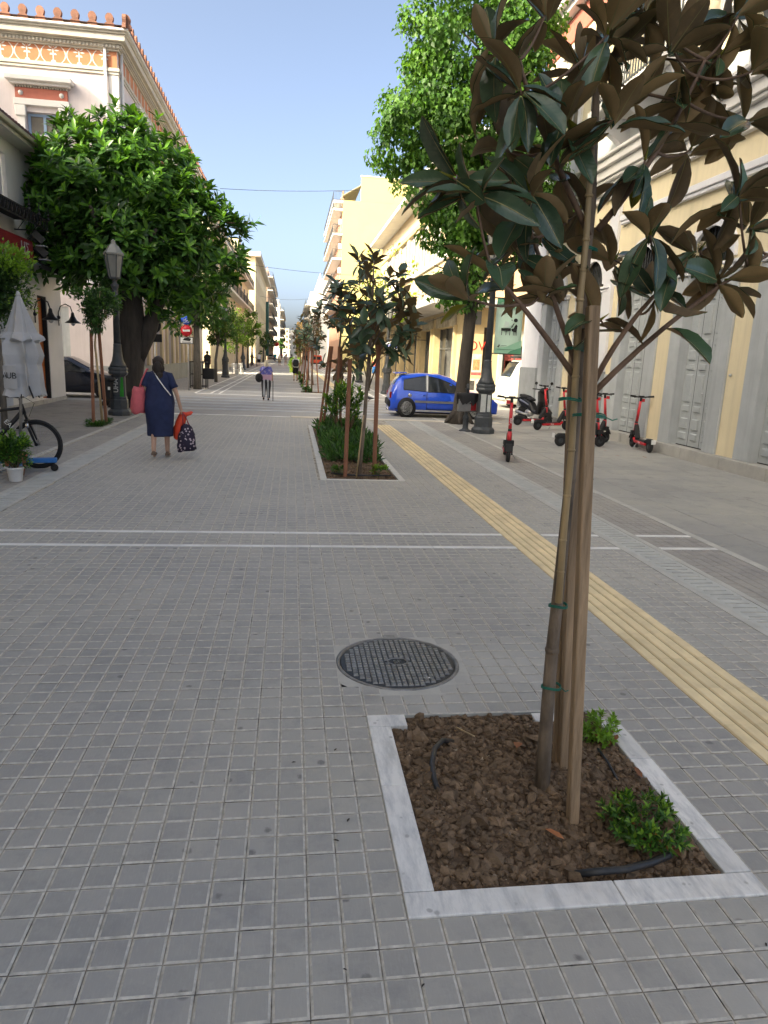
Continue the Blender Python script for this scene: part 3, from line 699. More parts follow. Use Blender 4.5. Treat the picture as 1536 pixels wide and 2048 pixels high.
# --- right-hand yellow building with grey doors
rb=thing('yellow_building','yellow neoclassical building with tall grey panelled doors behind the scooters','building',(8.2,15,0))
F=Fac((8.2,0,0),(0,1,0),(-1,0,0),rb)
YE=24.4; doors=[21.8,19.05,16.3,13.55,10.8,8.05]
holes=[(c-.66,c+.66,.22,3.78) for c in doors]+[(c-.62,c+.62,3.9,4.75) for c in doors]+[(c-.55,c+.55,7.95,10.6) for c in doors]
F.wall('wall',MAT['plaster_yellow'],4.0,YE,0,12.6,holes,.32)
Fac((8.2,YE,0),(1,0,0),(0,1,0),rb).wall('end_wall',MAT['plaster_yellow'],0,22,0,12.6)
F.box('roof',MAT['trim_white'],4,YE,12.6,12.7,-20,.0)
b=MB()
u=4.0
while u<YE+.1:
    u2=min(u+1.35,YE+.12); F.box('plinth_stone',MAT['plinth'],u+.002,u2-.002,-.02,.235,.001,.16,bevel=.01); u=u2
# panelled doors
def bevpanel(w,h,d=.034):
    b=MB(); k=min(.022,w*.2)
    b.add([(-w/2,-h/2,0),(w/2,-h/2,0),(w/2,h/2,0),(-w/2,h/2,0),(-w/2+k,-h/2+k,d),(w/2-k,-h/2+k,d),(w/2-k,h/2-k,d),(-w/2+k,h/2-k,d)],[(4,5,6,7),(0,1,5,4),(1,2,6,5),(2,3,7,6),(3,0,4,7)]); return b
rowsz=[(.42,.16,'s'),(.68,.24,'m'),(1.0,.14,'s'),(1.42,.58,'t'),(1.86,.14,'s'),(2.1,.22,'m'),(2.36,.14,'s'),(2.82,.6,'t'),(3.26,.14,'s'),(3.5,.2,'m')]
PN={k:bevpanel(.25,h).mesh('door_panel',MAT['door_gray']) for (z,h,k) in rowsz}
PN['h']=[bevpanel(.25,h).mesh('door_panel',MAT['door_gray']) for (z,h,k) in rowsz]
for ci,c in enumerate(doors):
    if c<9: pass
    d=F.box('door',MAT['door_gray'],c-.655,c+.655,.225,3.78,-.21,-.16)
    for i in range(3):
        uu=c+(i-1)*.43
        for j,(z,h,k) in enumerate(rowsz):
            p=F.pt(uu,z+.02,-.1595); o=link('door_panel',PN['h'][j],d,p,0,(R(90),0,R(-90)))
    for e in (-.215,.215): F.box('leaf_gap',MAT['slot'],c+e-.006,c+e+.006,.24,3.77,-.1605,-.1585,d)
    F.box('door_bottom_gap',MAT['slot'],c-.64,c+.64,.226,.245,-.1605,-.155,d)
    if abs(c-13.55)<.1:
        hb=MB().ball((0,0,0),.03,8,6); o=hb.build('handle',MAT['steel'],d,F.pt(c-.1,1.35,-.15))
    for sg in (-1,1): F.box('reveal',MAT['jamb_gray'],min(c+sg*.661,c+sg*.648),max(c+sg*.661,c+sg*.648),.226,3.779,-.159,.048)
    F.box('door_step',MAT['plinth'],c-.66,c+.66,.1,.224,-.3,.0005)
    for sgn in (-1,1):
        a0,a1=(c-1.08,c-.662) if sgn<0 else (c+.662,c+1.08)
        F.box('jamb',MAT['jamb_gray'],a0,a1,.236,3.7,.001,.05,bevel=.006)
        F.box('capital',MAT['trim_lilac'],a0-.05,a1+.05,3.72,3.8,.0,.1,bevel=.01); F.box('capital_cap',MAT['trim_lilac'],a0-.09,a1+.09,3.802,3.86,.0,.14,bevel=.01)
    # arched fanlight with bars
    fl=F.box('fanlight',MAT['pane_dark'],c-.62,c+.62,3.9,4.75,-.2,-.18)
    b=MB()
    for k in range(11): uu=c-.56+k*.112; b.tube([F.pt(uu,3.92,-.08),F.pt(uu,4.72,-.08)],.011,5)
    F.part(b,'bars',MAT['rail_dark'],fl)
    b=MB(); n=14
    for k in range(n):
        t0,t1=math.pi*k/n,math.pi*(k+1)/n; q=[]
        for (t,r) in ((t0,.66),(t1,.66),(t1,.86),(t0,.86)): q.append(F.pt(c-math.cos(t)*r,3.95+math.sin(t)*r*.98,.001))
        b.prism(q,F.N*.07)
    F.part(b,'arch_surround',MAT['trim_lilac'],fl)
    b=MB()   # wall spandrels closing the square opening behind the arch
    for k in range(n):
        t0,t1=math.pi*k/n,math.pi*(k+1)/n
        q=[F.pt(c-math.cos(t0)*.68,3.95+math.sin(t0)*.68,-.002),F.pt(c-math.cos(t1)*.68,3.95+math.sin(t1)*.68,-.002),F.pt(c-math.cos(t1)*.68,4.76,-.002),F.pt(c-math.cos(t0)*.68,4.76,-.002)]
        b.add(q,[(0,1,2,3)])
    F.part(b,'spandrel',MAT['plaster_yellow'],fl)
    # upper floor windows
    F.window(c-.54,c+.54,7.96,10.6,-.2,MAT['win_white'],MAT['pane_dark'],2,4,.07)
    F.box('window_surround',MAT['trim_white'],c-.75,c-.56,7.9,10.75,.0,.07); F.box('window_surround',MAT['trim_white'],c+.56,c+.75,7.9,10.75,.0,.07)
    F.box('window_hood',MAT['trim_white'],c-.85,c+.85,10.76,10.95,.0,.2,bevel=.02)
for a0,a1 in ((22.85,YE+.06),(17.75,18.25)):
    F.box('pilaster',MAT['trim_lilac'],a0,a1,1.68,6.05,.001,.09,bevel=.006); F.box('pilaster_base',MAT['dado_gray'],a0-.02,a1+.02,.236,1.68,.001,.12,bevel=.006)
Fac((8.2,YE,0),(1,0,0),(0,1,0),rb).box('pilaster',MAT['trim_lilac'],-.085,.8,.3,6.0,.001,.06)
F.box('dado',MAT['dado_gray'],22.83,22.85,.236,1.68,.001,.05)
F.box('dado',MAT['jamb_gray'],17.3,17.74,.236,1.62,.001,.03)
# string course and cornices
for (z0,z1,d) in ((5.28,5.36,.10),(5.362,5.5,.14),(6.06,6.2,.12),(6.202,6.42,.2),(6.422,6.5,.3),(6.502,6.72,.36),(6.722,6.9,.46),(6.902,6.98,.54)):
    F.box('cornice',MAT['trim_white'] if z0>5.6 else MAT['trim_lilac'],4.0,(17.6 if z0<5.6 else YE+d),z0,z1,.0,d,bevel=.012)
F.box('upper_band',MAT['jamb_gray'],4,YE+.03,6.982,7.75,.0,.03)
for (z0,z1,d) in ((11.2,11.9,.05),(11.92,12.1,.3),(12.102,12.4,.5),(12.402,12.65,.62)): F.box('cornice',MAT['trim_white'] if d!=.05 else MAT['red_frieze'],4,YE+d,z0,z1,.0,d,bevel=.015)
for (a0,a1) in ((8.9,12.6),(14.4,18.2)):   # balconies above the doors
    F.box('balcony_slab',MAT['trim_white'],a0,a1,7.75,7.93,.0,1.0,bevel=.02)
    F.railing(a0+.05,a1-.05,7.93,1.0,.93,MAT['rail_dark'],28,ret=.9)
    for uu in (a0+.3,(a0+a1)/2,a1-.3):
        b=MB(); b.prism([F.pt(uu-.1,7.748,.031),F.pt(uu-.1,7.748,.8),F.pt(uu-.1,7.5,.72),F.pt(uu-.1,7.25,.3),F.pt(uu-.1,7.0,.031)],F.U*.2); F.part(b,'bracket',MAT['trim_lilac'])
al=MB(); F.fb(al,16.95,17.3,4.28,4.52,.001,.08); o=F.part(al,'alarm_box',MAT['ac_white'],bevel=.02); F.box('alarm_lens',MAT['tail_red'],16.97,17.28,4.26,4.33,.02,.085,o)
lm=MB(); lm.ball(F.pt(12.3,1.75,.05),.03,8,5); F.part(lm,'wall_tap',MAT['steel'])

# --- white two-storey building at left
lw=thing('white_building','white two storey building with tiled roof and orange door at the left','building',(-7.4,20,0))
F=Fac((-7.4,0,0),(0,1,0),(1,0,0),lw)
holes=[(22.25,23.05,.12,3.15),(19.2,20.55,5.15,6.5),(22.35,23.2,5.15,6.3),(21.3,21.75,.3,.75),(19.0,19.95,.1,3.0)]
F.wall('wall',MAT['plaster_white'],9,24.4,0,6.95,holes,.25)
Fac((-7.4,24.4,0),(-1,0,0),(0,1,0),lw).wall('end_wall',MAT['plaster_white'],0,9,0,8.0)
Fac((-7.4,9,0),(-1,0,0),(0,-1,0),lw).wall('end_wall',MAT['plaster_white'],0,9,0,8.0)
F.box('orange_door',MAT['orange_door'],22.27,22.98,.14,3.1,-.2,-.14); F.box('door_frame',MAT['black_matt'],22.98,23.06,.12,3.15,-.24,-.02); F.box('door_frame',MAT['black_matt'],22.25,22.98,3.1,3.16,-.24,-.02)
F.box('doorstep',MAT['concrete_lt'],22.15,23.15,.0,.119,-.2,.05)
F.box('base_course',MAT['concrete_lt'],9,22.15,.0,.12,.0,.03); F.box('base_course',MAT['concrete_lt'],23.15,24.4,.0,.12,.0,.03)
F.box('dark_opening',MAT['black_matt'],19.0,19.95,.1,3.0,-.24,-.2); F.box('low_window',MAT['black_matt'],21.3,21.75,.3,.75,-.2,-.15)
F.window(19.25,20.5,5.18,6.48,-.16,MAT['win_white'],MAT['pane_gray'],2,3,.08); F.window(22.4,23.15,5.18,6.28,-.16,MAT['jamb_gray'],MAT['pane_dark'],2,1,.07)
sh=F.box('shutter',MAT['jamb_gray'],23.2,23.62,5.12,6.34,.002,.04)
# roof with barrel tiles along the eaves, box gutter
rf=MB(); rf.prism([(-6.95,9,6.98),(-6.95,9,7.06),(-11.2,9,8.9),(-11.2,9,8.8)],(0,15.7,0)); F.part(rf,'roof',MAT['tile_dark'])
F.box('soffit',MAT['trim_white'],9,24.7,6.86,6.975,-.02,.44)
F.box('gutter',MAT['gutter'],9,24.75,6.93,7.05,.445,.57,bevel=.015)
tl=MB(); n=7
vs=[]
for e in (0,1):
    for k in range(n): t=math.pi*k/(n-1); vs.append((-e*.42, -.085*math.cos(t)*(1-.12*e), .07*math.sin(t)+e*.18))
tl.add(vs,[(k,k+1,n+k+1,n+k) for k in range(n-1)]+[tuple(range(n))[::-1]],0,True); tlm=tl.mesh('roof_tile',MAT['tile_dark'])
for k in range(62):
    yy=12.0+k*.205
    for r in range(2): link('roof_tile',tlm,lw,Vector((-6.86-.4*r,yy,7.07+.172*r+random.uniform(-.008,.008)))-lw.location,0,(0,0,random.gauss(0,.03)))
# pent canopy with corrugated green roofing
pc=MB(); pc.prism([F.pt(20.9,4.12,.0),F.pt(20.9,4.16,.0),F.pt(20.9,3.86,.62),F.pt(20.9,3.82,.62)],F.U*3.9); pco=F.part(pc,'pent_roof',M('corr_green',(.10,.14,.13),.5,.2,4,dirt=.4))
b=MB()
for k in range(26): b.bar(F.pt(20.95+k*.15,4.165,.02),F.pt(20.95+k*.15,3.87,.62),.05,.02)
F.part(b,'ridge_ribs',MAT['slot'],pco); F.box('fascia',MAT['black_matt'],20.9,24.8,3.76,3.86,.6,.64,pco)
# wrought iron canopy, red sign, floodlights
ic=MB()
for zz in (4.72,4.98): ic.bar(F.pt(17.5,zz,.9),F.pt(20.8,zz,.9),.03,.03); ic.bar(F.pt(20.8,zz,.02),F.pt(20.8,zz,.9),.03,.03)
for k in range(14): u0=17.5+k*.235; ic.tube([F.pt(u0,4.72,.9),F.pt(u0+.1,4.85,.9),F.pt(u0+.2,4.98,.9)],.01,5); ic.tube([F.pt(u0+.2,4.72,.9),F.pt(u0+.1,4.85,.9),F.pt(u0,4.98,.9)],.01,5)
for k in range(4): ic.tube([F.pt(20.8,4.72,.1+k*.2),F.pt(20.8,4.98,.3+k*.2)],.01,5)
for u0 in (19.4,20.1,20.8):
    for (zz,r) in ((5.02,.05),(5.12,.035),(5.2,.02)): ic.ball(F.pt(u0,zz,.9),r,7,5)
    ic.tube([F.pt(u0,4.98,.9),F.pt(u0,5.3,.9)],.01,5)
ico=F.part(ic,'iron_canopy',MAT['black']); F.box('canopy_top',MAT['black_matt'],17.5,20.8,4.97,5.0,.02,.89,ico)
rs=F.box('red_sign',M('sign_red',(.17,.008,.014),.5,.1),17.2,20.35,3.85,4.38,.55,.62,bevel=.03)
text('sign_letters','ΗΣ',.42,M('sign_silver',(.42,.42,.44),.4,.1,metal=.3),rs,F.pt(19.75,4.1,.625),(R(90),0,R(90)),.008)
for u0,zz in ((20.55,4.62),(20.75,4.3)):
    b=MB(); b.bar(F.pt(u0,zz,.55),F.pt(u0+.12,zz-.2,.75),.26,.18); o=F.part(b,'floodlight',MAT['black']); F.box('floodlight_glass',MAT['head_glass'],u0-.05,u0+.22,zz-.33,zz-.3,.62,.86,o)
# gooseneck wall lamps
for u0 in (21.9,24.0):
    b=MB(); p=[F.pt(u0,2.35,.03),F.pt(u0,2.75,.03),F.pt(u0+.0,2.95,.1),F.pt(u0,3.02,.25),F.pt(u0,2.95,.4),F.pt(u0,2.75,.46)]; b.tube(p,.018,7); b.ball(F.pt(u0,2.6,.03),.06,8,6); o=F.part(b,'wall_lamp_arm',MAT['black'])
    c=F.pt(u0,0,.46)-Z3; b=MB(); b.lathe([(.03,2.78),(.05,2.74),(.06,2.66),(.09,2.6),(.12,2.54),(.24,2.46),(.245,2.445),(.1,2.5),(.02,2.5)],14,(c.x,c.y,0)); F.part(b,'lamp_shade',MAT['black'],o)
    b=MB(); b.ball((c.x,c.y,2.45),(.075,.075,.09),10,7); F.part(b,'lamp_globe',MAT['head_glass'],o)

# --- pink neoclassical building
pk=thing('pink_building','pink neoclassical building with orange palmette frieze and roof antefixes','building',(-6.9,31.3,0))
F=Fac((-6.9,31.3,0),(-1,0,0),(0,-1,0),pk); G_=Fac((-6.9,31.3,0),(0,1,0),(1,0,0),pk); PKL=25.5
wl=[(c-.64,c+.64,6.9,10.55) for c in (2.85,6.2,9.55,12.9)]
F.wall('wall',MAT['plaster_pink'],0,16,0,13.5,wl+[(2.3,3.3,.9,3.3),(5.8,6.8,.9,3.3)],.3)
sw=[3.2+i*3.5 for i in range(6)]
G_.wall('wall',MAT['plaster_pink'],0,PKL,0,13.5,[(c-.64,c+.64,6.9,10.55) for c in sw]+[(c-.7,c+.7,.0,3.25) for c in sw],.3)
for (fc,L,cs) in ((F,16,(2.85,6.2,9.55,12.9)),(G_,PKL,sw)):
    s0=-.0
    for (z0,z1,d) in ((12.1,12.2,.06),(12.202,12.33,.1),(12.92,12.98,.1),(12.982,13.12,.16),(13.122,13.18,.26),(13.182,13.4,.4),(13.402,13.48,.46)):
        fc.box('cornice',MAT['stone_cream'],-d if fc is F else .0,L,z0,z1,.0,d,bevel=.01)
    fc.box('gutter',MAT['trim_white'],-.56 if fc is F else -.4,L,13.482,13.57,.4,.56 if fc is F else .555,bevel=.02)
    b=MB(); k=-.13
    while k<L: fc.fb(b,k,k+.07,13.0,13.1,.161,.22); k+=.14
    fc.part(b,'dentils',MAT['stone_cream'])
    fz=fc.box('frieze',MAT['orange_band'],.0 if fc is F else .3,L,12.332,12.918,.0,.02)
    if fc is F:
        b=MB()
        for k in range(7):
            t=math.pi*(k/6); c=Vector((.0,.14,0))+Vector((math.cos(t)*.13,math.sin(t)*.22,0))
            dd=Vector((math.cos(t),math.sin(t)*1.3,0)).normalized(); nn=Vector((-dd.y,dd.x,0))
            b.add([c-dd*.1,c+nn*.03,c+dd*.1,c-nn*.03],[(0,3,2,1)])
        b.add([(-.02,-.25,0),(.02,-.25,0),(.02,.2,0),(-.02,.2,0)],[(0,1,2,3)]); b.add([(-.13,-.02,0),(.13,-.02,0),(.1,.04,0),(-.1,.04,0)],[(0,1,2,3)]); b.add([(-.1,-.28,0),(.1,-.28,0),(.06,-.2,0),(-.06,-.2,0)],[(0,1,2,3)]); pm=b.mesh('palmette',MAT['trim_white'])
        b=MB()
        for sg in (-1,1):
            pts=[(sg*.13*(1-.8*abs(math.cos(t)))+0*sg,-.28+.56*i/8) for i,t in enumerate([math.pi*j/8 for j in range(9)])]
            pts=[(sg*(.02+.16*(abs(i-4)/4)**2),-.28+.56*i/8) for i in range(9)]
            for i in range(8):
                (x0,y0),(x1,y1)=pts[i],pts[i+1]; q=[(x0-.02,y0,0),(x0+.02,y0,0),(x1+.02,y1,0),(x1-.02,y1,0)]; b.add(q,[(0,1,2,3)])
        lyre=b.mesh('lyre_motif',MAT['trim_white'])
        k=.45; i=0
        while k<15.5:
            o=link('palmette' if i%2==0 else 'lyre_motif',pm if i%2==0 else lyre,fz,F.pt(k,12.63,.026),0,(R(90),0,0)); k+=.475; i+=1
    else:
        k=.5
        while k<L: fc.box('panel',MAT['stone_cream'],k,k+.16,12.36,12.9,.02,.03,fz); k+=.75
    for c in cs:
        fc.window(c-.62,c+.62,6.92,10.53,-.2,MAT['blue_frame'],MAT['pane_gray'],2,4,.1)
        for e in (-1,1):
            fc.box('window_pilaster',MAT['trim_white'],c+e*.66-(.27 if e<0 else 0),c+e*.66+(.27 if e>0 else 0),6.8,10.35,.0,.08)
            u0=c+e*.795; cp=fc.box('capital',MAT['trim_white'],u0-.2,u0+.2,10.352,10.75,.0,.14,bevel=.03)
        fc.box('architrave',MAT['trim_white'],c-1.02,c+1.02,10.752,10.98,.0,.14,bevel=.01)
        rfz=fc.box('red_lintel',MAT['red_frieze'],c-.96,c+.96,10.982,11.36,.0,.1)
        for e in (-.75,.75):
            b=MB(); p=fc.pt(c+e,11.17,.1); b.ball(p,(.09,.09,.09),10,6); fc.part(b,'rosette',MAT['trim_white'],rfz)
        b=MB(); k=c-.98
        while k<c+.97: fc.fb(b,k,k+.05,11.362,11.44,.0,.16); k+=.1
        fc.part(b,'dentils',MAT['stone_cream']); fc.box('window_hood',MAT['trim_white'],c-1.1,c+1.1,11.442,11.54,.0,.28); fc.box('window_hood',MAT['trim_white'],c-1.22,c+1.22,11.542,11.72,.0,.42,bevel=.02)
        fc.box('sill',MAT['trim_white'],c-1.0,c+1.0,6.72,6.88,.0,.18,bevel=.01)
    fc.box('string_course',MAT['trim_lilac'],-.1 if fc is F else 0,L,4.25,4.45,.0,.1,bevel=.02); fc.box('string_course',MAT['trim_lilac'],-.16 if fc is F else 0,L,4.452,4.56,.0,.16,bevel=.02)
    fc.box('base_course',MAT['dado_gray'],-.06 if fc is F else 0,L,.0,.95,.0,.06,bevel=.01)
    b=MB()
    b.prism([(-.19,-.07,-.05),(.19,-.07,-.05),(.17,-.07,.1),(.1,-.07,.14),(.14,-.07,.24),(.15,-.07,.32),(.11,-.07,.4),(.05,-.07,.45),(-.05,-.07,.45),(-.11,-.07,.4),(-.15,-.07,.32),(-.14,-.07,.24),(-.1,-.07,.14),(-.17,-.07,.1)],(0,.14,0))
    am=b.mesh('antefix',MAT['terracotta']); k=-.5
    while k<L:
        link('antefix',am,pk,fc.pt(k,13.6,.44)-pk.location,0,(0,0,0 if fc is F else R(90))); k+=.62
    b=MB(); b.lathe([(.06,0),(.06,13.0)],8,(0,0,0)); fc.part(b.xf(Matrix.Translation(fc.pt(.42 if fc is F else .3,.4,.1))),'downpipe',MAT['trim_white'])
F.box('corner_pilaster',MAT['trim_white'],-.03,.32,.96,12.09,.0,.03); G_.box('corner_pilaster',MAT['trim_white'],.0,.32,.96,12.09,.0,.035)
for c in (2.8,6.3): F.box('ground_shutter',MAT['jamb_gray'],c-.5,c+.5,.9,3.3,-.12,-.06)
for i,c in enumerate(sw): G_.box('shop_shutter',MAT['jamb_gray'],c-.7,c+.7,.0,3.25,-.28,-.22); G_.box('door_pilaster',MAT['shop_up'],c+.72,c+1.15,.951,3.9,.0,.12); G_.box('door_pilaster',MAT['shop_up'],c-1.15,c-.72,.951,3.9,.0,.12)
rf=MB(); rf.prism([(-6.35,30.75,13.58),(-6.35,31.3+PKL,13.58),(-14,31.3+PKL,14.5),(-14,36,14.5)],(0,0,.08)); F.part(rf,'roof',MAT['terracotta'])
rf=MB(); rf.add([(-6.35,30.75,13.66),(-14,36,14.58),(-24,36,14.58),(-24,30.75,13.66)],[(0,1,2,3)]); F.part(rf,'roof_slope',MAT['terracotta'])

# --- dilapidated shop on the far right corner
sb=thing('corner_shop_building','cream corner building with dark shuttered shops under a concrete canopy','building',(8.0,33,0))
F=Fac((8.0,33,0),(0,1,0),(-1,0,0),sb); G_=Fac((8.0,33,0),(1,0,0),(0,-1,0),sb); SL=33
bays=[(1.6,6.2),(7.4,10.4),(11.8,14.4),(15.8,18.6),(20,23),(24.4,27.4),(28.6,31.6)]
up=[(3+i*3.9,3+i*3.9+2.9,7.3,9.9) for i in range(7)]
F.wall('wall',MAT['shop_wall'],0,SL,0,4.2,[(a,c,.15,3.45) for a,c in bays],.35); F.wall('upper_wall',MAT['shop_up'],0,SL,4.2,11.4,up+[(3+i*3.9,3+i*3.9+1.1,5.0,5.7) for i in range(7)],.3)
G_.wall('side_wall',MAT['shop_wall'],0,22,0,4.2,[(1.0,1.35,.1,3.4),(2.0,6.0,.1,2.6)],.3); G_.wall('upper_side_wall',M('peach',(.66,.45,.28),.85,.06,.8),0,22,4.2,11.4,[(1.2,2.6,7.3,9.9),(5,6.4,7.3,9.9)],.3)
for (a,c) in bays:
    dd=F.box('shop_shutter',MAT['shop_dark'],a,c,.15,3.45,-.34,-.28); m=a
    F.box('transom',MAT['shop_metal'],a,c,2.35,2.45,-.28,-.2,dd)
    nn=max(2,int((c-a)/1.3))
    for i in range(nn+1): uu=a+(c-a)*i/nn; F.box('mullion',MAT['shop_metal'],max(a,uu-.05),min(c,uu+.05),.15,3.45,-.279,-.19,dd)
    for i in range(nn):
        if (i+int(a))%2==0: F.box('roller_shutter',MAT['shop_metal'],a+(c-a)*i/nn+.06,a+(c-a)*(i+1)/nn-.06,.16,2.34,-.278,-.25,dd)
    for e in (a-.32,c+.02): F.box('pier',MAT['shop_wall'],e,e+.3,.0,3.5,.001,.16,bevel=.01)
    F.box('sign_panel',M('signpanel',(.42,.37,.27),.85,.3,3,dirt=.7,dirtcol=(.15,.13,.1)),a-.1,c+.1,3.5,4.1,.0,.06)
F.box('side_door',MAT['orange_door'],8.0,8.1,.15,2.3,-.19,-.1)
cn=MB(); cn.prism([(6.2,31.9,4.3),(8.0,31.9,4.3),(8.0,33,4.3),(30,33,4.3),(30,31.9,4.3)],(0,0,.28))
b=MB(); b.box(6.25,8.0,31.9,66,4.28,4.55); b.box(8.002,20,31.9,33,4.28,4.55); F.part(b,'canopy',MAT['canopy'],bevel=.02)
F.box('canopy_lip',MAT['trim_white'],-1.1,33,4.552,4.62,1.2,1.75)
for (u0,u1,z0,z1) in up: F.window(u0+.02,u1-.02,z0+.02,z1-.02,-.22,MAT['win_white'],MAT['pane_gray'],3,1,.16)
for (u0,u1,z0,z1) in up[:7]: F.box('small_window',MAT['pane_dark'],u0,u0+1.1,5.0,5.7,-.25,-.2)
F.box('sill_band',MAT['trim_white'],0,SL,7.0,7.28,.0,.14); F.box('lintel_band',MAT['apt_yellow'],0,SL,9.92,10.2,.0,.08)
b=MB(); b.box(6.9,8.0,31.9,66.5,11.42,11.7); b.box(8.002,30,31.9,33,11.42,11.7); F.part(b,'eave',MAT['trim_white'],bevel=.02); b=MB(); b.box(8.0,30,33,66.5,11.4,11.6); F.part(b,'roof',MAT['trim_white'])
F.box('ac_unit',MAT['ac_white'],5.4,6.3,4.63,5.2,.5,.85,bevel=.02); F.box('ac_unit',MAT['ac_white'],9.9,10.7,4.63,5.15,.5,.85,bevel=.02)
G_.box('gray_pipe',MAT['jamb_gray'],1.75,1.95,.0,3.4,.0,.15); G_.box('garage_door',MAT['shop_metal'],2.0,6.0,.1,2.6,-.28,-.2); G_.box('dark_door',MAT['shop_dark'],1.0,1.35,.1,3.4,-.28,-.2); G_.box('utility_box',MAT['trim_gray'],.55,.8,3.5,4.1,.0,.12); G_.box('shop_fascia',M('fascia_lt',(.5,.47,.4),.8,.1),2.0,7.0,2.62,3.3,.0,.05)
pp=M('poster_paper',(.62,.5,.42),.8,.3,6); ppr=M('poster_red',(.4,.1,.09),.8,.4,8); ppk=M('poster_dark',(.06,.055,.05),.8,.6,9); ppo=M('poster_orange',(.42,.24,.11),.8,.5,9)
for (u0,u1,z0,z1,mm) in ((.08,.42,1.5,2.3,pp),(.12,.3,1.6,2.1,ppk),(.5,.98,1.15,2.15,pp),(.56,.9,1.4,1.9,ppo),(.5,.98,1.16,1.3,ppr),(.2,.95,.3,1.0,pp),(.45,.7,.45,.9,ppk),(2.15,2.6,1.25,2.2,ppr),(2.2,2.5,1.5,1.9,ppo),(2.7,3.3,1.2,2.1,ppr)):
    hh=.004 if mm is pp else .007
    G_.box('poster',mm,u0,u1,z0,z1,-.0 if u0<1.9 else -.2,(0 if u0<1.9 else -.2)+hh)
text('graffiti','OVI',.62,M('spray_red',(.55,.03,.02),.7),sb,G_.pt(.76,2.5,.012)-sb.location,(R(90),0,0),.001)
# --- apartment blocks down the street
def block(name,label,x_face,x_back,y0,y1,h,wm,side,floors=0,fh=3.1,z1f=4.2,bd=1.2,bm=None,railm=None,windows=True,yr=None,camwin=0,fw=None):
    """box building whose street face is at x_face; side=+1 for right-hand side of the street"""
    t=thing(name,label,'building',(x_face,y0,0)); s=side
    A=Fac((x_face,y0,0),(0,1,0),(-s,0,0),t); B=Fac((x_face,y0,0),(s,0,0),(0,-1,0),t); L=y1-y0; D=abs(x_back-x_face)
    nb=max(1,int(L/3.4)); hol=[]
    if windows:
        for k in range(floors):
            z=z1f+k*fh
            for i in range(nb): c=(i+.5)*L/nb; hol.append((c-.6,c+.6,z+.15,z+2.3))
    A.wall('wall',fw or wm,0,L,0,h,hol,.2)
    ch=[]
    for k in range(floors if camwin else 0):
        for i in range(camwin): c=(i+.5)*D/camwin; ch.append((c-.5,c+.5,z1f+k*fh+.6,z1f+k*fh+2.0))
    B.wall('end_wall',wm,0,D,0,h,ch,.2)
    b=MB(); b.box(min(x_face,x_back),max(x_face,x_back),y0,y1,h,h+.15); A.part(b,'roof',wm)
    for q in hol: A.box('window',MAT['pane_dark'],q[0],q[1],q[2],q[3],-.19,-.12)
    for q in ch: B.box('window',MAT['pane_dark'],q[0],q[1],q[2],q[3],-.19,-.12)
    if bd:
        for k in range(floors):
            z=z1f+k*fh; A.box('balcony_slab',bm or MAT['apt_white'],.0,L,z-.12,z+.1,.001,bd)
            A.railing(.04,L-.04,z+.1,1.0,bd-.06,railm or MAT['rail_dark'],int(L/.5),ret=bd-.1,name='balcony_railing')
    return t,A,B
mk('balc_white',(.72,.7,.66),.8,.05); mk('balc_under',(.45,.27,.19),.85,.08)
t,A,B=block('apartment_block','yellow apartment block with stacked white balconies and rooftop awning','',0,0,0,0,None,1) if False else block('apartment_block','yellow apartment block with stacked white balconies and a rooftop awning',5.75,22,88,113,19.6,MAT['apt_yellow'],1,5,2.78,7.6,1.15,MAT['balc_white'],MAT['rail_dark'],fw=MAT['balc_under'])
B.box('penthouse_wall',MAT['apt_yellow'],2.1,16,19.76,22.5,-.35,-.01); B.box('penthouse_top',MAT['trim_white'],2.0,16,22.502,22.6,-.4,.05); b=MB(); b.prism([B.pt(.0,20.3,-.3),B.pt(2.2,21.6,-.3),B.pt(2.2,21.7,-.3),B.pt(.0,20.4,-.3)],(0,14,0)); A.part(b,'awning',MAT['tarp'])
for k in range(4): A.box('ac_unit',MAT['ac_white'],.8+k*.1,1.6+k*.1,8.9+k*2.78,9.5+k*2.78,.01,.35)
A.railing(0,24.9,21.4 if False else 19.7,1.0,1.1,MAT['rail_dark'],40,ret=1.0,name='roof_railing'); A.box('roof_slab_edge',MAT['balc_white'],0,25,19.45,19.7,.001,1.15)
p=at(621,601,175); block('apartment_block','cream apartment block with white balconies beyond the yellow one',p.x,p.x+16,175,230,at(629,585,175).z,MAT['apt_white'],1,4,3.1,4.2,1.2)
block('cream_building','cream block stepping back behind the yellow apartments',at(632,590,150).x,20,128,172,at(640,582,150).z,MAT['apt_white'],1,4,3.2,4.0,0)
p=at(594,650,270); block('orange_building','low orange building far down the right side of the street',p.x,p.x+16,270,340,at(605,645,270).z,MAT['apt_orange'],1,3,3.3,4.0,.8)
p=at(605,662,240); block('cream_house','small cream house front between magnolias far down the street',p.x,p.x+12,236,262,at(610,655,240).z,MAT['apt_cream'],1,2,3.2,4.0,.8)
t,A,B=block('street_facade_building','pale yellow building with balconies and dark shutters on the left',-6.9,-20,62,116,12.2,MAT['apt_cream'],-1,3,3.6,4.2,.9); A.box('cornice',MAT['stone_cream'],0,54,12.0,12.5,.0,.5)
for k in range(8): A.box('shutter',MAT['rail_dark'],3+k*6.6,4.2+k*6.6,8.0,10.4,.0,.12)
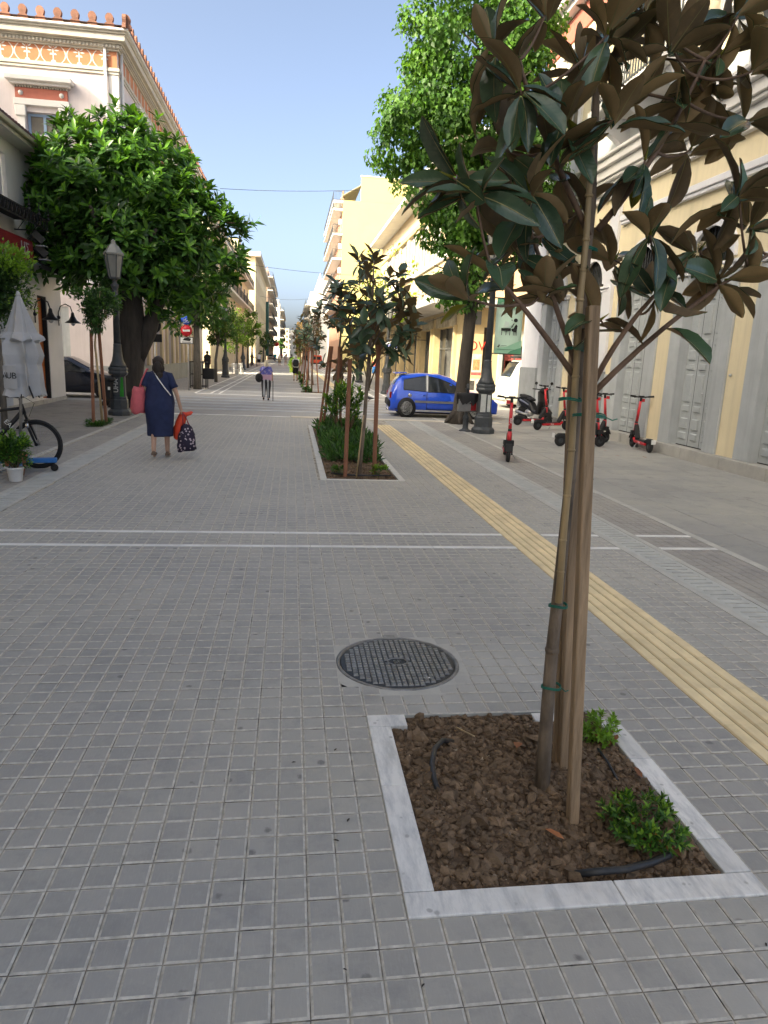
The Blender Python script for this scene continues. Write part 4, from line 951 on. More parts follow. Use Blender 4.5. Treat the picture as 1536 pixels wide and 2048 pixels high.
t,A,B=block('corniced_building','tall cream building with overhanging white cornice on the left',-6.05,-20,120,172,16.8,MAT['apt_cream'],-1,4,3.6,4.5,.0,camwin=3); b=MB(); b.box(-20,-5.2,119.2,172.5,16.8,17.5); A.part(b,'cornice',MAT['stone_cream']); A.box('green_netting',MAT['shutter_green'],46,51,1,13,.02,.6); b=MB(); b.box(-16,-9,124,140,17.5,20); A.part(b,'penthouse',MAT['apt_cream'])
block('balcony_block','peach apartment block with many balconies beyond the cornice',-6.05,-20,176,238,21.2,MAT['apt_peach'],-1,6,3.1,4.0,1.3)
p=at(560,620,248); t,A,B=block('white_tower_block','tall white apartment block with blank end wall at the far left',p.x,-20,248,330,at(556,612,248).z,MAT['apt_white'],-1,5,3.0,4.0,1.3); b=MB(); b.box(p.x-8,p.x-.5,252,270,at(556,612,248).z+.15,at(556,612,248).z+2.5); A.part(b,'roof_house',MAT['apt_white'])
p=at(572,660,430); t=block('end_block','cream apartment block closing the far end of the street',at(578,660,430).x,at(540,660,430).x,430,470,at(580,658,430).z,MAT['apt_cream'],-1,4,3.1,4,1.2,camwin=5); q=at(590,664,450); block('end_block','grey apartment block closing the far end of the street on the right',q.x-3.2,q.x+30,450,480,at(588,662,450).z,MAT['apt_white'],1,4,3.1,4,1.2,camwin=6)
p=at(600,690,430); block('end_house','low pale house front at the very end of the street',p.x-8,p.x+12,500,510,9,MAT['apt_cream'],1,2,3,4,0,camwin=5)
# --- unseen blocks out of frame, added and sized to shade the street
block('unseen_shade_tower','unseen tall apartment block added left of the viewer to shade the street',-8.0,-24,-34,9.5,18.5,MAT['apt_cream'],-1,7,3.2,4,1.1)
block('unseen_shade_block','unseen pale apartment block added to shade the pink building wall',-19.5,-40,12.2,24,19.6,MAT['apt_white'],-1,5,3.2,4,0)  # out of frame, height set for the shade edge on the pink wall
# ------------------------------------------------------------------ street furniture
mk('lantern_glass',(.22,.22,.2),.25,.1); mk('lantern_gold',(.32,.22,.10),.5,.15)
def lamp_post(loc, label, hs=1.0, rz=0, gold=False):
    t=thing('street_lamp',label,'street lamp',loc,rz,'cast iron street lamps along the street')
    b=MB(); b.lathe([(.30,0),(.30,.10),(.27,.14),(.235,.16),(.235,.40),(.21,.44),(.215,.47),(.19,.5),(.185,.55),(.18,1.02),(.20,1.04),(.24,1.07),(.255,1.12),(.24,1.16),(.25,1.19),(.255,1.23),(.22,1.26)],8,sm=False,a0=R(22.5)); b.build('base',MAT['lamp_paint'],t,bevel=.008)
    b=MB(); b.lathe([(.22,1.26),(.2,1.32),(.15,1.42),(.125,1.55),(.10,1.8),(.105,1.82),(.09,1.86)],14); b.build('collar',MAT['lamp_paint'],t)
    top=3.55*hs
    b=MB(); b.lathe([(.092,1.86),(.07,top-.35),(.095,top-.33),(.095,top-.28),(.075,top-.26),(.075,top-.1),(.1,top-.06),(.1,top),(.05,top+.03),(.06,top+.1),(.13,top+.16)],14); b.build('shaft',MAT['lamp_paint'],t)
    b=MB()
    b.lathe([(.135,top+.17),(.225,top+.70)],6,sm=False); ln=b.build('lantern',MAT['lantern_glass'],t)
    b=MB()
    for k in range(6):
        a=2*math.pi*k/6; b.bar((.138*math.cos(a),.138*math.sin(a),top+.16),(.23*math.cos(a),.23*math.sin(a),top+.71),.022,.022)
    b.lathe([(.15,top+.14),(.15,top+.175)],6,sm=False); b.build('lantern_frame',MAT['lamp_paint'],ln)
    b=MB(); b.lathe([(.25,top+.705),(.26,top+.75),(.2,top+.82),(.13,top+.93),(.07,top+.98),(.05,top+1.06),(.001,top+1.1)],6,sm=False); b.build('lantern_roof',MAT['lantern_gold'] if gold else MAT['lantern_glass'],ln)
    return t
LPR=ground(965,866); LPL=ground(240,830)
lr=lamp_post(LPR,'dark iron street lamp carrying the green banner beside the litter bin',1.16,0,True)
ll=lamp_post(LPL,'dark iron street lamp with green graffiti stripe in front of the rubber tree',.94)
for (x,y,hs,lab) in ((772,788,1.0,'dark street lamp behind the blue car near the shop canopy'),(718,765,1.0,'dark street lamp further down the right side past the blue car'),(451,755,1.0,'dark street lamp beside the white cafe tables'),(486,740,1.0,'second dark street lamp past the cafe tables on the left'),(504,731,1.0,'third dark street lamp on the left, the farthest one')):
    lamp_post(ground(x,y),lab,hs)
b=MB(); b.box(-.155,-.02,-.188,-.18,.55,1.0); b.box(.02,.1,-.188,-.183,.56,.98); b.build('paper_notice',M('notice_paper',(.5,.52,.5),.8,.2),lr)
b=MB(); b.prism([(.06,-.182,.5),(.16,-.178,.5),(.15,-.178,1.0),(.1,-.182,1.0)],(0,-.004,0)); b.build('green_spray',M('spray_green',(.02,.25,.02),.6,.2),ll)
text('graffiti_tag','UHA',.17,M('spray_white',(.6,.6,.58),.7),ll,(-.03,-.186,.78),(R(90),R(-90),0),.001)
# banner on the right lamp
bn=thing('street_banner','green vertical concert banner hanging from the street lamp','banner',LPR+Vector((0,0,2.03)))
mk('banner_green',(.30,.55,.38),.7,.04); mk('banner_lt',(.56,.74,.60),.7,.04); mk('banner_dk',(.10,.31,.18),.7,.04); mk('ink',(.012,.014,.012),.7); mk('ink_gray',(.07,.16,.10),.7)
w_,z0_,z1_=.7,.0,1.32; x0_=.13
b=MB(); n=6
vs=[(x0_+w_*i/n, .02*math.sin(i*1.3)+.015*math.sin(j*2), z0_+(z1_-z0_)*j/6) for j in range(7) for i in range(n+1)]
fs=[(j*(n+1)+i,j*(n+1)+i+1,(j+1)*(n+1)+i+1,(j+1)*(n+1)+i) for j in range(6) for i in range(n)]
b.add(vs,fs,0,True); cl=b.build('cloth',[MAT['banner_lt']],bn); so=cl.modifiers.new('s','SOLIDIFY'); so.thickness=.004
def bflat(name,poly,mat,d=-.045): MB().prism([(x0_+p[0]*w_,d,z0_+p[1]*(z1_-z0_)) for p in poly],(0,.004,0)).build(name,mat,bn)
bflat('printed_band',[(0,.0),(1,0),(1,.26),(.45,.13),(0,.08)],MAT['banner_green']); bflat('printed_band',[(0,.9),(.5,1),(0,1)],MAT['banner_dk'],-.047); bflat('printed_band',[(.55,1),(1,1),(1,.86),(.3,.8)],MAT['banner_green'],-.0465); bflat('printed_band',[(.5,.0),(1,.0),(1,.12),(.6,.05)],MAT['banner_dk'],-.049)
bflat('piano',[(.2,.42),(.56,.42),(.56,.47),(.2,.47)],MAT['ink'],-.048)
for xx in (.22,.38,.52): bflat('piano_leg',[(xx,.34),(xx+.02,.34),(xx+.025,.42),(xx+.005,.42)],MAT['ink'],-.048)
bflat('piano_lid',[(.28,.48),(.5,.48),(.48,.58),(.33,.6)],M('banner_white',(.55,.66,.58),.7,.03),-.048)
bflat('pianist',[(.6,.42),(.7,.4),(.78,.4),(.8,.52),(.74,.55),(.66,.47),(.58,.46)],MAT['ink'],-.048)
for xx in (.66,.72,.77): bflat('stool_leg',[(xx,.34),(xx+.015,.34),(xx+.015,.41),(xx,.41)],MAT['ink'],-.048)
bflat('head',[(.72+.075*math.cos(a*.5236),.62+.036*math.sin(a*.5236)) for a in range(12)],MAT['ink'],-.048); bflat('arm',[(.56,.49),(.66,.57),(.68,.56),(.6,.48)],MAT['ink'],-.0485); bflat('hair_dot',[(.58+.02*math.cos(a),.62+.012*math.sin(a)) for a in range(6)],MAT['ink'],-.048)
for i,wd in enumerate((.28,.24,.3)): bflat('lettering',[(.08,.9-.025*i),(.08+wd,.9-.025*i),(.08+wd,.908-.025*i),(.08,.908-.025*i)],MAT['ink_gray'],-.0485)
bflat('emblem',[(.1,.13),(.14,.1),(.2,.15),(.16,.17),(.14,.14)],MAT['ink'],-.0485); bflat('lettering',[(.25,.14),(.45,.14),(.45,.148),(.25,.148)],MAT['ink_gray'],-.0485); bflat('lettering',[(.1,.07),(.85,.07),(.85,.078),(.1,.078)],MAT['ink_gray'],-.052)
b=MB(); b.tube([(0,0,z1_+.02),(x0_+w_+.02,0,z1_+.02)],.016,8); b.tube([(0,0,z0_-.01),(x0_+w_+.02,0,z0_-.01)],.014,8); b.build('bracket_rods',MAT['lamp_paint'],bn)
# litter bin on its short post, with bag
lb=thing('litter_bin','grey litter bin with black bag on a short iron post beside the big trunk','litter bin',ground(930,862))
b=MB(); b.lathe([(.17,0),(.17,.02),(.1,.05),(.075,.08),(.07,.3),(.09,.32),(.09,.38),(.05,.42),(.05,1.08),(.07,1.1),(.03,1.14),(.05,1.18),(.02,1.23)],12); b.build('post',MAT['lamp_paint'],lb)
b=MB(); b.box(-.27,.27,-.2,-.06,.52,.92); bo=b.build('basket',M('bin_gray',(.17,.17,.17),.5,.15),lb,bevel=.02); MB().box(.06,.2,-.204,-.2,.55,.86).build('notice',MAT['tail_red'],bo)
for k in range(4): MB().box(-.18+k*.1,-.14+k*.1,-.206,-.2,.72,.75).build('slot',MAT['slot'],bo)
b=MB(); n=26; rings=[]
for (z,rx,ry) in ((.97,.24,.09),(1.0,.31,.12),(.98,.335,.125),(.9,.33,.12),(.8,.31,.115),(.74,.3,.11)):
    rings.append([((rx+.018*math.sin(k*2.9))*math.cos(2*math.pi*k/n),-.13+(ry+.015*math.sin(k*3.7))*math.sin(2*math.pi*k/n),z+(.05*math.sin(k*1.7)+.03*math.sin(k*2.9) if z<.85 else 0)) for k in range(n)])
b.loft(rings,cap=False); b.build('bin_bag',MAT['black'],lb)
lb2=thing('litter_bin','dark litter bin hung on the left street lamp','litter bin',LPL+Vector((-.25,-.3,0)))
b=MB(); b.lathe([(.15,.42),(.17,.44),(.2,.9),(.215,.91),(.215,.95),(.19,.95)],4,sm=False,a0=R(45)); bb=b.build('basket',MAT['black_matt'],lb2,bevel=.02); MB().box(.08,.14,-.16,-.145,.68,.76).build('notice',MAT['white_paint'],bb)
b=MB(); b.bar((.0,.1,.7),(.12,.3,.7),.05,.03); b.build('bracket',MAT['lamp_paint'],lb2)
b=MB(); b.ball((.02,0,.97),(.2,.17,.06),12,6); b.ball((.15,-.08,.95),(.12,.09,.07),10,6); b.build('bin_bag',MAT['black'],lb2)

# ------------------------------------------------------------------ electric scooters
def escooter(loc, rz, label, steer=0):
    t=thing('electric_scooter',label,'scooter',loc,rz,'red rental electric scooters')
    def wheel(y,nm='wheel'):
        w=MB(); pr=[(.085,-.035),(.118,-.035),(.132,-.02),(.135,0),(.132,.02),(.118,.035),(.085,.035)]
        w.lathe(pr,20); w.xf(Matrix.Translation((0,y,.135)) @ Matrix.Rotation(R(90),4,'Y')); o=w.build(nm,MAT['rubber'],t)
        h=MB(); h.lathe([(.086,-.03),(.07,-.03),(.05,-.04),(.001,-.042)],14); h.lathe([(.086,.03),(.07,.03),(.05,.04),(.001,.042)],14); h.xf(Matrix.Translation((0,y,.135)) @ Matrix.Rotation(R(90),4,'Y')); h.build('hub',MAT['dark_iron'],o)
        return o
    wheel(-.45); wheel(.55)
    d=MB(); d.prism([(-.075,-.3,.13),(-.075,-.3,.19),(-.075,.3,.21),(-.075,.38,.26),(-.075,.38,.2),(-.075,.3,.14)],(.15,0,0)); dk=d.build('deck',MAT['red_scooter'],t,bevel=.012)
    MB().box(-.068,.068,-.28,.28,.205,.213).build('grip_mat',MAT['black_matt'],dk)
    f=MB(); f.prism([(-.05,-.62,.2),(-.05,-.5,.3),(-.05,-.36,.3),(-.05,-.2,.24),(-.05,-.2,.16),(-.05,-.36,.2)],(.1,0,0)); f.build('rear_fender',MAT['black_matt'],t,bevel=.015)
    MB().box(-.045,.045,-.64,-.62,.2,.3).build('plate',MAT['white_paint'],t)
    f=MB(); f.bar((-.065,.55,.135),(-.065,.47,.38),.025,.05); f.bar((.065,.55,.135),(.065,.47,.38),.025,.05); f.box(-.09,.09,.42,.53,.3,.4); f.prism([(-.06,.38,.3),(-.06,.6,.3),(-.06,.66,.22),(-.06,.68,.2),(-.06,.6,.33),(-.06,.38,.36)],(.12,0,0)); f.build('fork',MAT['black_matt'],t,bevel=.012)
    f=MB(); f.prism([(-.05,.3,.2),(-.05,.45,.42),(-.05,.43,.56),(-.05,.38,.5),(-.05,.22,.24)],(.1,0,0)); f.build('neck',MAT['black_matt'],t,bevel=.015)
    s=MB(); s.tube([(0,.47,.36),(0,.455,.56)],[.045,.04],10); s.tube([(0,.453,.6),(0,.36,1.08)],[.034,.03],10); so=s.build('stem',MAT['red_scooter'],t)
    s=MB(); s.tube([(0,.456,.55),(0,.452,.61)],.037,10); s.tube([(0,.36,1.08),(0,.345,1.16)],.028,10); s.build('stem_joint',MAT['black'],so)
    text('lettering','hop',.085,MAT['white_paint'],so,(0,.462,.74),(R(101),R(-90),R(180)),.001)
    text('lettering','hop',.07,MAT['white_paint'],dk,(.0765,0,.175),(R(90),0,R(90)),.001); text('lettering','hop',.07,MAT['white_paint'],dk,(-.0765,0,.175),(R(90),0,R(-90)),.001)
    h=MB(); h.tube([(-.24,.31,1.19),(-.08,.345,1.17),(.08,.345,1.17),(.24,.31,1.19)],.016,8); ho=h.build('handlebar',MAT['black'],t)
    h=MB(); h.tube([(-.27,.3,1.192),(-.15,.33,1.18)],.021,8); h.tube([(.15,.33,1.18),(.27,.3,1.192)],.021,8); h.box(-.06,.06,.32,.38,1.16,1.2); h.bar((.1,.35,1.17),(.13,.42,1.15),.014,.014); h.bar((-.1,.35,1.17),(-.13,.42,1.15),.014,.014); h.build('grips',MAT['black_matt'],ho)
    MB().box(.03,.1,.37,.4,1.06,1.13).build('tag',MAT['red_scooter'],t)
    k=MB(); k.tube([(-.08,.1,.14),(-.17,.08,.01)],.009,6); k.build('kickstand',MAT['alu'],t)
    return t
def gp(x,y): p=ground(x,y); return Vector((p.x,p.y,0))
escooter(gp(1012,916),R(166),'red electric scooter standing alone on the paving facing the viewer')
escooter(gp(1062,851),R(-82),'red electric scooter side on in front of the parked moped')
escooter(gp(1100,860),R(-72),'red electric scooter behind the first stake, second from the moped')
escooter(gp(1155,893),R(-84),'red electric scooter half hidden behind the wooden stake, nearer of two')
escooter(gp(1182,887),R(-60),'red electric scooter half hidden behind the stake, farther of two')
escooter(gp(1282,900),R(-6),'red electric scooter seen from behind beside the grey doors')
# ------------------------------------------------------------------ moped
mp=thing('moped','black and silver moped parked beside the grey doors','moped',gp(1066,846),R(195))
def wheelset(b,c,r,w,n=22,mi=0): return b.lathe([(r*.72,-w),(r*.93,-w),(r,-w*.4),(r,w*.4),(r*.93,w),(r*.72,w)],n,mi=mi)
for y,nm in ((-.6,'wheel'),(.62,'wheel')):
    w=MB(); wheelset(w,0,.26,.05); w.xf(Matrix.Translation((0,y,.26)) @ Matrix.Rotation(R(90),4,'Y')); o=w.build(nm,MAT['rubber'],mp)
    h=MB(); h.lathe([(.19,-.02),(.19,.02),(.001,.03)],16); h.lathe([(.19,.02),(.19,-.02),(.001,-.03)],16); h.xf(Matrix.Translation((0,y,.26)) @ Matrix.Rotation(R(90),4,'Y')); h.build('rim',MAT['alu'],o)
b=MB(); b.prism([(-.13,-.78,.62),(-.13,-.6,.5),(-.13,-.2,.42),(-.13,.05,.3),(-.13,.35,.28),(-.13,.38,.36),(-.13,.1,.42),(-.13,-.1,.62),(-.13,-.5,.78),(-.13,-.8,.76)],(.26,0,0)); b.build('body',MAT['black'],mp,bevel=.04)
b=MB(); b.prism([(-.14,-.72,.66),(-.14,-.15,.52),(-.14,-.12,.58),(-.14,-.7,.74)],(.28,0,0)); b.build('side_panel',MAT['alu'],mp,bevel=.02)
b=MB(); b.prism([(-.12,-.75,.78),(-.12,-.1,.66),(-.12,-.05,.72),(-.12,-.4,.82),(-.12,-.75,.86)],(.24,0,0)); b.build('seat',MAT['black_matt'],mp,bevel=.04)
b=MB(); b.prism([(-.19,.3,.3),(-.19,.42,.32),(-.19,.5,.7),(-.19,.42,1.0),(-.19,.36,1.02),(-.19,.4,.7)],(.38,0,0)); b.build('leg_shield',MAT['black'],mp,bevel=.04)
b=MB(); b.tube([(0,.62,.26),(0,.5,.62),(0,.4,1.02)],.03,8); b.tube([(-.33,.3,1.07),(-.1,.38,1.05),(.1,.38,1.05),(.33,.3,1.07)],.016,8); b.ball((0,.42,1.02),(.15,.1,.09),10,6); b.build('handlebar',MAT['black_matt'],mp)
b=MB()
for sx in (-1,1): b.tube([(sx*.22,.36,1.06),(sx*.27,.4,1.2)],.007,6); b.ball((sx*.28,.4,1.24),(.055,.015,.045),10,6)
b.build('mirrors',MAT['black'],mp)
b=MB(); b.ball((0,-.25,.3),(.12,.2,.13),10,7); b.tube([(.13,-.2,.25),(.15,-.75,.3)],[.03,.05],10); b.build('engine',MAT['alu'],mp)
b=MB(); b.prism([(-.07,.42,.5),(-.07,.62,.55),(-.07,.86,.4),(-.07,.88,.36),(-.07,.62,.5),(-.07,.42,.42)],(.14,0,0)); b.build('front_fender',MAT['black'],mp,bevel=.02)
MB().box(-.09,.09,-.83,-.82,.46,.62).build('number_plate',MAT['white_paint'],mp); MB().box(-.07,.07,-.82,-.79,.68,.76).build('tail_light',MAT['tail_red'],mp)

# ------------------------------------------------------------------ cars
def interp(tab,x):
    for (a,b_) in zip(tab[:-1],tab[1:]):
        if a[0]<=x<=b_[0]:
            k=(x-a[0])/(b_[0]-a[0]+1e-9); return [p+(q-p)*k for p,q in zip(a,b_)]
    return list(tab[-1] if x>tab[-1][0] else tab[0])
def car_body(t, tab, paint, wins, wheels, wr, W=.82, screens=(), zb=.17, rim='rim_silver', spokes=14):
    """tab rows: x, belt height, top height, top half width, side half width"""
    def ring(x):
        _,zbelt,zt,wt,ws=interp(tab,x); zbelt=min(zbelt,zt-.03)
        h=[(ws*.86,zb),(ws*.97,zb+.1),(ws,zb+.3),(ws*.985,zbelt)]
        m=[(ws*.985+(wt-ws*.985)*.55,zbelt+(zt-.05-zbelt)*.6),(wt,zt-.05),(wt*.82,zt-.012),(wt*.4,zt)]
        h=h+m; return [(x,-y,z) for (y,z) in h]+[(x,y,z) for (y,z) in h[::-1]]
    xs=sorted({*[r[0] for r in tab],*[tab[0][0]+(tab[-1][0]-tab[0][0])*i/44 for i in range(45)]})
    b=MB(); b.loft([ring(x) for x in xs]); body=b.build('body',paint,t)
    def sidept(x,k,s,off=.008):
        _,zbelt,zt,wt,ws=interp(tab,x); zbelt=min(zbelt,zt-.03)
        y0,z0=ws*.985,zbelt; y1,z1=wt,zt-.05; return (x,s*(y0+(y1-y0)*k+off),z0+(z1-z0)*k)
    for s in (-1,1):
        for (x0,x1,k0l,k0r,k1l,k1r) in wins:
            b=MB(); n=8; vs=[]
            for i in range(n+1):
                f=i/n; x=x0+(x1-x0)*f; kb=k0l+(k0r-k0l)*f; kt=k1l+(k1r-k1l)*f
                for j in range(4): vs.append(sidept(x,kb+(kt-kb)*j/3,s,.012))
            b.add(vs,[(i*4+j,(i+1)*4+j,(i+1)*4+j+1,i*4+j+1) for i in range(n) for j in range(3)],0,True); wo=b.build('side_window',MAT['glass_dk'],t)
            ol=[vs[i*4] for i in range(n+1)]+[vs[n*4+j] for j in range(1,4)]+[vs[i*4+3] for i in range(n-1,-1,-1)]+[vs[2],vs[1],vs[0]]; sl=MB(); sl.tube(ol,.011,5); sl.build('window_seal',MAT['black'],wo)
    for (x0,x1,nm) in screens:
        b=MB(); vs=[]
        for i in range(7):
            x=x0+(x1-x0)*i/6; _,zbelt,zt,wt,ws=interp(tab,x)
            for j in range(9):
                f=(j/8-.5)*2*.86; vs.append((x-.004,f*wt,zt+.014-.012*abs(f)))
        b.add(vs,[(i*9+j,(i+1)*9+j,(i+1)*9+j+1,i*9+j+1) for i in range(6) for j in range(8)],0,True); b.build(nm,MAT['glass_dk'],t)
    for x in wheels:
        for s in (-1,1):
            a=MB(); a.lathe([(wr*1.16,-.01),(wr*1.16,.01),(.001,.012)],28); a.xf(Matrix.Translation((x,s*(W+.006),wr)) @ Matrix.Rotation(R(90*s),4,'X') @ Matrix.Scale(-1,4,(0,0,1))); a.build('wheel_arch',MAT['black_matt'],t)
            w=MB(); wheelset(w,0,wr,.1); w.xf(Matrix.Translation((x,s*(W-.055),wr)) @ Matrix.Rotation(R(90),4,'X')); o=w.build('wheel',MAT['rubber'],t)
            h=MB(); h.lathe([(wr*.74,.0),(wr*.74,.09),(wr*.68,.095),(wr*.66,.05),(.001,.045)],24,mi=1); h.lathe([(.03,.04),(.06,.09),(.001,.095)],12)
            for k in range(spokes):
                an=2*math.pi*k/spokes; h.bar((.04*math.cos(an),.04*math.sin(an),.08),(wr*.7*math.cos(an),wr*.7*math.sin(an),.088),.03,.02)
            h.lathe([(wr*.7,.07),(wr*.74,.075),(wr*.74,.1),(wr*.7,.1)],24)
            h.xf(Matrix.Translation((x,s*(W-.055),wr)) @ Matrix.Rotation(R(-90*s),4,'X')); h.build('rim',[MAT[rim],MAT['black_matt']],o)
    return body
bc=thing('blue_hatchback','bright blue small hatchback parked side on across the street behind the trunk','car',(ground(812,832).x-.55,22.55,0),R(-4)); bc.scale=(.88,1,1)
tabB=[(0,.6,.64,.6,.68),(.04,.7,.8,.62,.75),(.1,.74,.92,.62,.8),(.24,.77,1.15,.6,.82),(.4,.78,1.30,.57,.82),(1.1,.79,1.37,.59,.82),(1.8,.79,1.36,.59,.82),(2.2,.79,1.27,.58,.82),(2.85,.78,.88,.62,.82),(3.4,.74,.78,.62,.8),(3.75,.64,.68,.6,.74),(3.95,.5,.54,.55,.64)]
bd=car_body(bc,tabB,MAT['blue'],[(.5,1.3,.14,.04,.78,.93),(1.37,2.55,.03,.03,.94,.6)],(.62,3.12),.285,screens=((.14,.46,'rear_window'),(2.32,2.85,'windscreen')))
b=MB(); b.box(.9,2.9,-.838,-.82,.46,.53); b.build('side_moulding',MAT['trim_gray'],bc); b=MB(); b.box(1.325,1.337,-.8265,-.7,.27,.8); b.box(2.5,2.512,-.8265,-.7,.27,.78); b.box(1.337,2.5,-.8265,-.7,.258,.27); b.build('door_seam',MAT['black'],bc); b=MB(); b.prism([(1.29,-.80,.82),(1.37,-.80,.82),(1.37,-.60,1.31),(1.29,-.60,1.31)],(0,-.014,0)); b.build('door_pillar',MAT['rim_silver'],bc); b=MB(); b.tube([(.75,0,1.36),(.55,0,1.6)],.005,5); b.build('aerial',MAT['black'],bc); b=MB(); b.box(.2,.9,-.829,-.815,.235,.26); b.build('rear_skirt',MAT['black_matt'],bc)
b=MB(); b.box(1.2,1.3,-.85,-.82,.68,.72); b.build('door_handle',MAT['blue'],bc,bevel=.01)
b=MB(); b.box(-.06,.16,-.74,.74,.3,.52); b.build('rear_bumper',MAT['black_matt'],bc,bevel=.04); b=MB(); b.box(-.0,.2,-.765,-.6,.56,.76); b.box(-.0,.2,.6,.765,.56,.76); b.build('tail_light',MAT['tail_red'],bc,bevel=.03)
b=MB(); b.prism([(.16,-.57,1.32),(.6,-.57,1.355),(.6,-.57,1.385),(.18,-.57,1.36)],(0,1.1,0)); b.build('roof_spoiler',MAT['blue'],bc,bevel=.015)
b=MB(); b.lathe([(.06,0),(.06,.012),(.001,.014)],16); b.xf(Matrix.Translation((.72,-.815,.68)) @ Matrix.Rotation(R(90),4,'X')); b.build('fuel_cap',MAT['alu'],bc); b=MB(); b.ball((2.55,-.9,.92),(.1,.07,.07),10,7); b.build('wing_mirror',MAT['blue'],bc)
b=MB(); b.box(.3,3.6,-.7,.7,.12,.19); b.build('underside',MAT['black_matt'],bc); b=MB(); b.tube([(-.09,-.5,.22),(.1,-.5,.22)],.035,10); b.build('exhaust',MAT['chrome'],bc); b=MB(); b.box(.95,2.75,-.83,-.815,.19,.24); b.build('sill_trim',MAT['alu'],bc)
text('lettering','16v',.09,MAT['white_paint'],bc,(.62,-.79,.79),(R(90),0,0),.002)
dc=thing('dark_car','dark navy saloon car nose out beyond the white building corner','car',(-9.85,26.0,0),R(4))
tabD=[(0,.6,.66,.6,.7),(.15,.8,.9,.62,.8),(.9,.86,.98,.62,.83),(1.4,.87,1.34,.58,.83),(2.2,.87,1.38,.58,.83),(2.9,.86,1.0,.62,.83),(3.3,.82,.88,.64,.83),(3.9,.72,.78,.66,.8),(4.15,.6,.66,.64,.74),(4.28,.45,.5,.58,.64)]
car_body(dc,tabD,MAT['car_dark'],[(1.0,1.8,.1,.05,.5,.9),(1.9,2.75,.05,.05,.9,.6)],(.8,3.4),.31,W=.83,screens=((2.3,2.86,'windscreen'),),spokes=7)
b=MB(); b.prism([(4.18,-.7,.56),(4.0,-.78,.58),(4.0,-.78,.68),(4.12,-.7,.7),(4.2,-.3,.68),(4.25,-.3,.56)],(0,0,.001)); b=MB(); b.ball((4.03,-.58,.6),(.14,.2,.075),12,8); b.ball((4.03,.58,.6),(.14,.2,.075),12,8); b.build('headlight',MAT['head_glass'],dc); b=MB(); b.box(4.18,4.3,-.22,.22,.52,.64); b.build('grille',MAT['chrome'],dc,bevel=.02); b=MB(); b.box(4.1,4.32,-.7,.7,.28,.44); b.build('bumper',MAT['car_dark'],dc,bevel=.04); b=MB(); b.box(4.315,4.33,-.26,.26,.36,.46); b.build('number_plate',MAT['white_paint'],dc)
xv=at(998,800,28.2).x
vn=thing('white_van','old white van nose out from behind the corner of the yellow building','van',(xv,28.2,0),0)
tabV=[(0,.6,.62,.7,.72),(.06,.95,1.0,.72,.8),(.18,1.05,1.2,.74,.84),(.45,1.1,1.75,.7,.86),(.62,1.1,1.92,.68,.86),(1.2,1.1,1.98,.7,.86),(4.1,1.1,1.96,.7,.86),(4.25,1.05,1.6,.7,.82)]
car_body(vn,tabV,MAT['van_white'],[(.62,1.3,.1,.08,.8,.85),(1.5,2.6,.1,.1,.85,.85)],(.85,3.3),.31,W=.86,screens=((.2,.56,'windscreen'),),spokes=6)
b=MB(); b.box(-.12,.1,-.82,.82,.32,.5); b.build('bumper',MAT['van_white'],vn,bevel=.04); b=MB(); b.ball((.05,-.6,.78),(.06,.1,.1),10,7); b.build('headlight',MAT['head_glass'],vn); b=MB(); b.box(.5,1.5,-.5,.5,2.0,2.08); b.build('roof_rack',MAT['black_matt'],vn); b=MB(); b.box(.62,.68,-.98,-.86,1.15,1.4); b.build('wing_mirror',MAT['black_matt'],vn); b=MB(); b.box(.3,4.0,-.7,.7,.15,.2); b.build('underside',MAT['black_matt'],vn)
# far vehicles
def farvan(name,label,x,y,Y,w,h,L,mat,cat):
    p=ground(x,y) if Y is None else at(x,y,Y); t=thing(name,label,cat,(p.x,p.y,0))
    b=MB(); b.loft([[(sx*w/2*k,yy,z) for (sx,z) in ((-1,.3),(1,.3),(1.0,h*.55),(.88,h),(-.88,h),(-1,h*.55))] for yy,k in ((0,.96),(.1,1),(L-.5,1),(L,.9))],sm=False); b.build('body',mat,t,bevel=.05)
    b=MB(); b.box(-w*.36,w*.36,-.01,.0,h*.58,h*.88); b.build('rear_window',MAT['glass_dk'],t); b=MB(); b.box(-w*.5,w*.5,-.06,.02,.3,.5); b.build('bumper',MAT['black_matt'],t)
    for sx in (-1,1):
        b=MB(); wheelset(b,0,.32,.1); b.xf(Matrix.Translation((sx*(w/2-.12),.8,.32)) @ Matrix.Rotation(R(90),4,'Y')); b.build('wheel',MAT['rubber'],t); b=MB(); b.box(sx*w*.42-.08,sx*w*.42+.08,-.02,.01,.6,.9); b.build('tail_light',MAT['tail_red'],t)
farvan('red_van','red van far down the right side behind the stakes',633,732,None,1.8,1.7,4,M('red_far',(.6,.07,.03),.4),'van'); farvan('white_truck','white delivery truck at the far end of the street',569,713,None,2.2,3.0,6,MAT['van_white'],'truck')
for (x,y,lab,mm) in ((548,716,'dark car parked far down the left side','car_dark'),(541,719,'silver car parked far down the left side','alu'),(610,722,'dark car far down the right side','car_dark')): farvan('parked_car',lab,x,y,None,1.7,1.4,4,MAT[mm],'car')
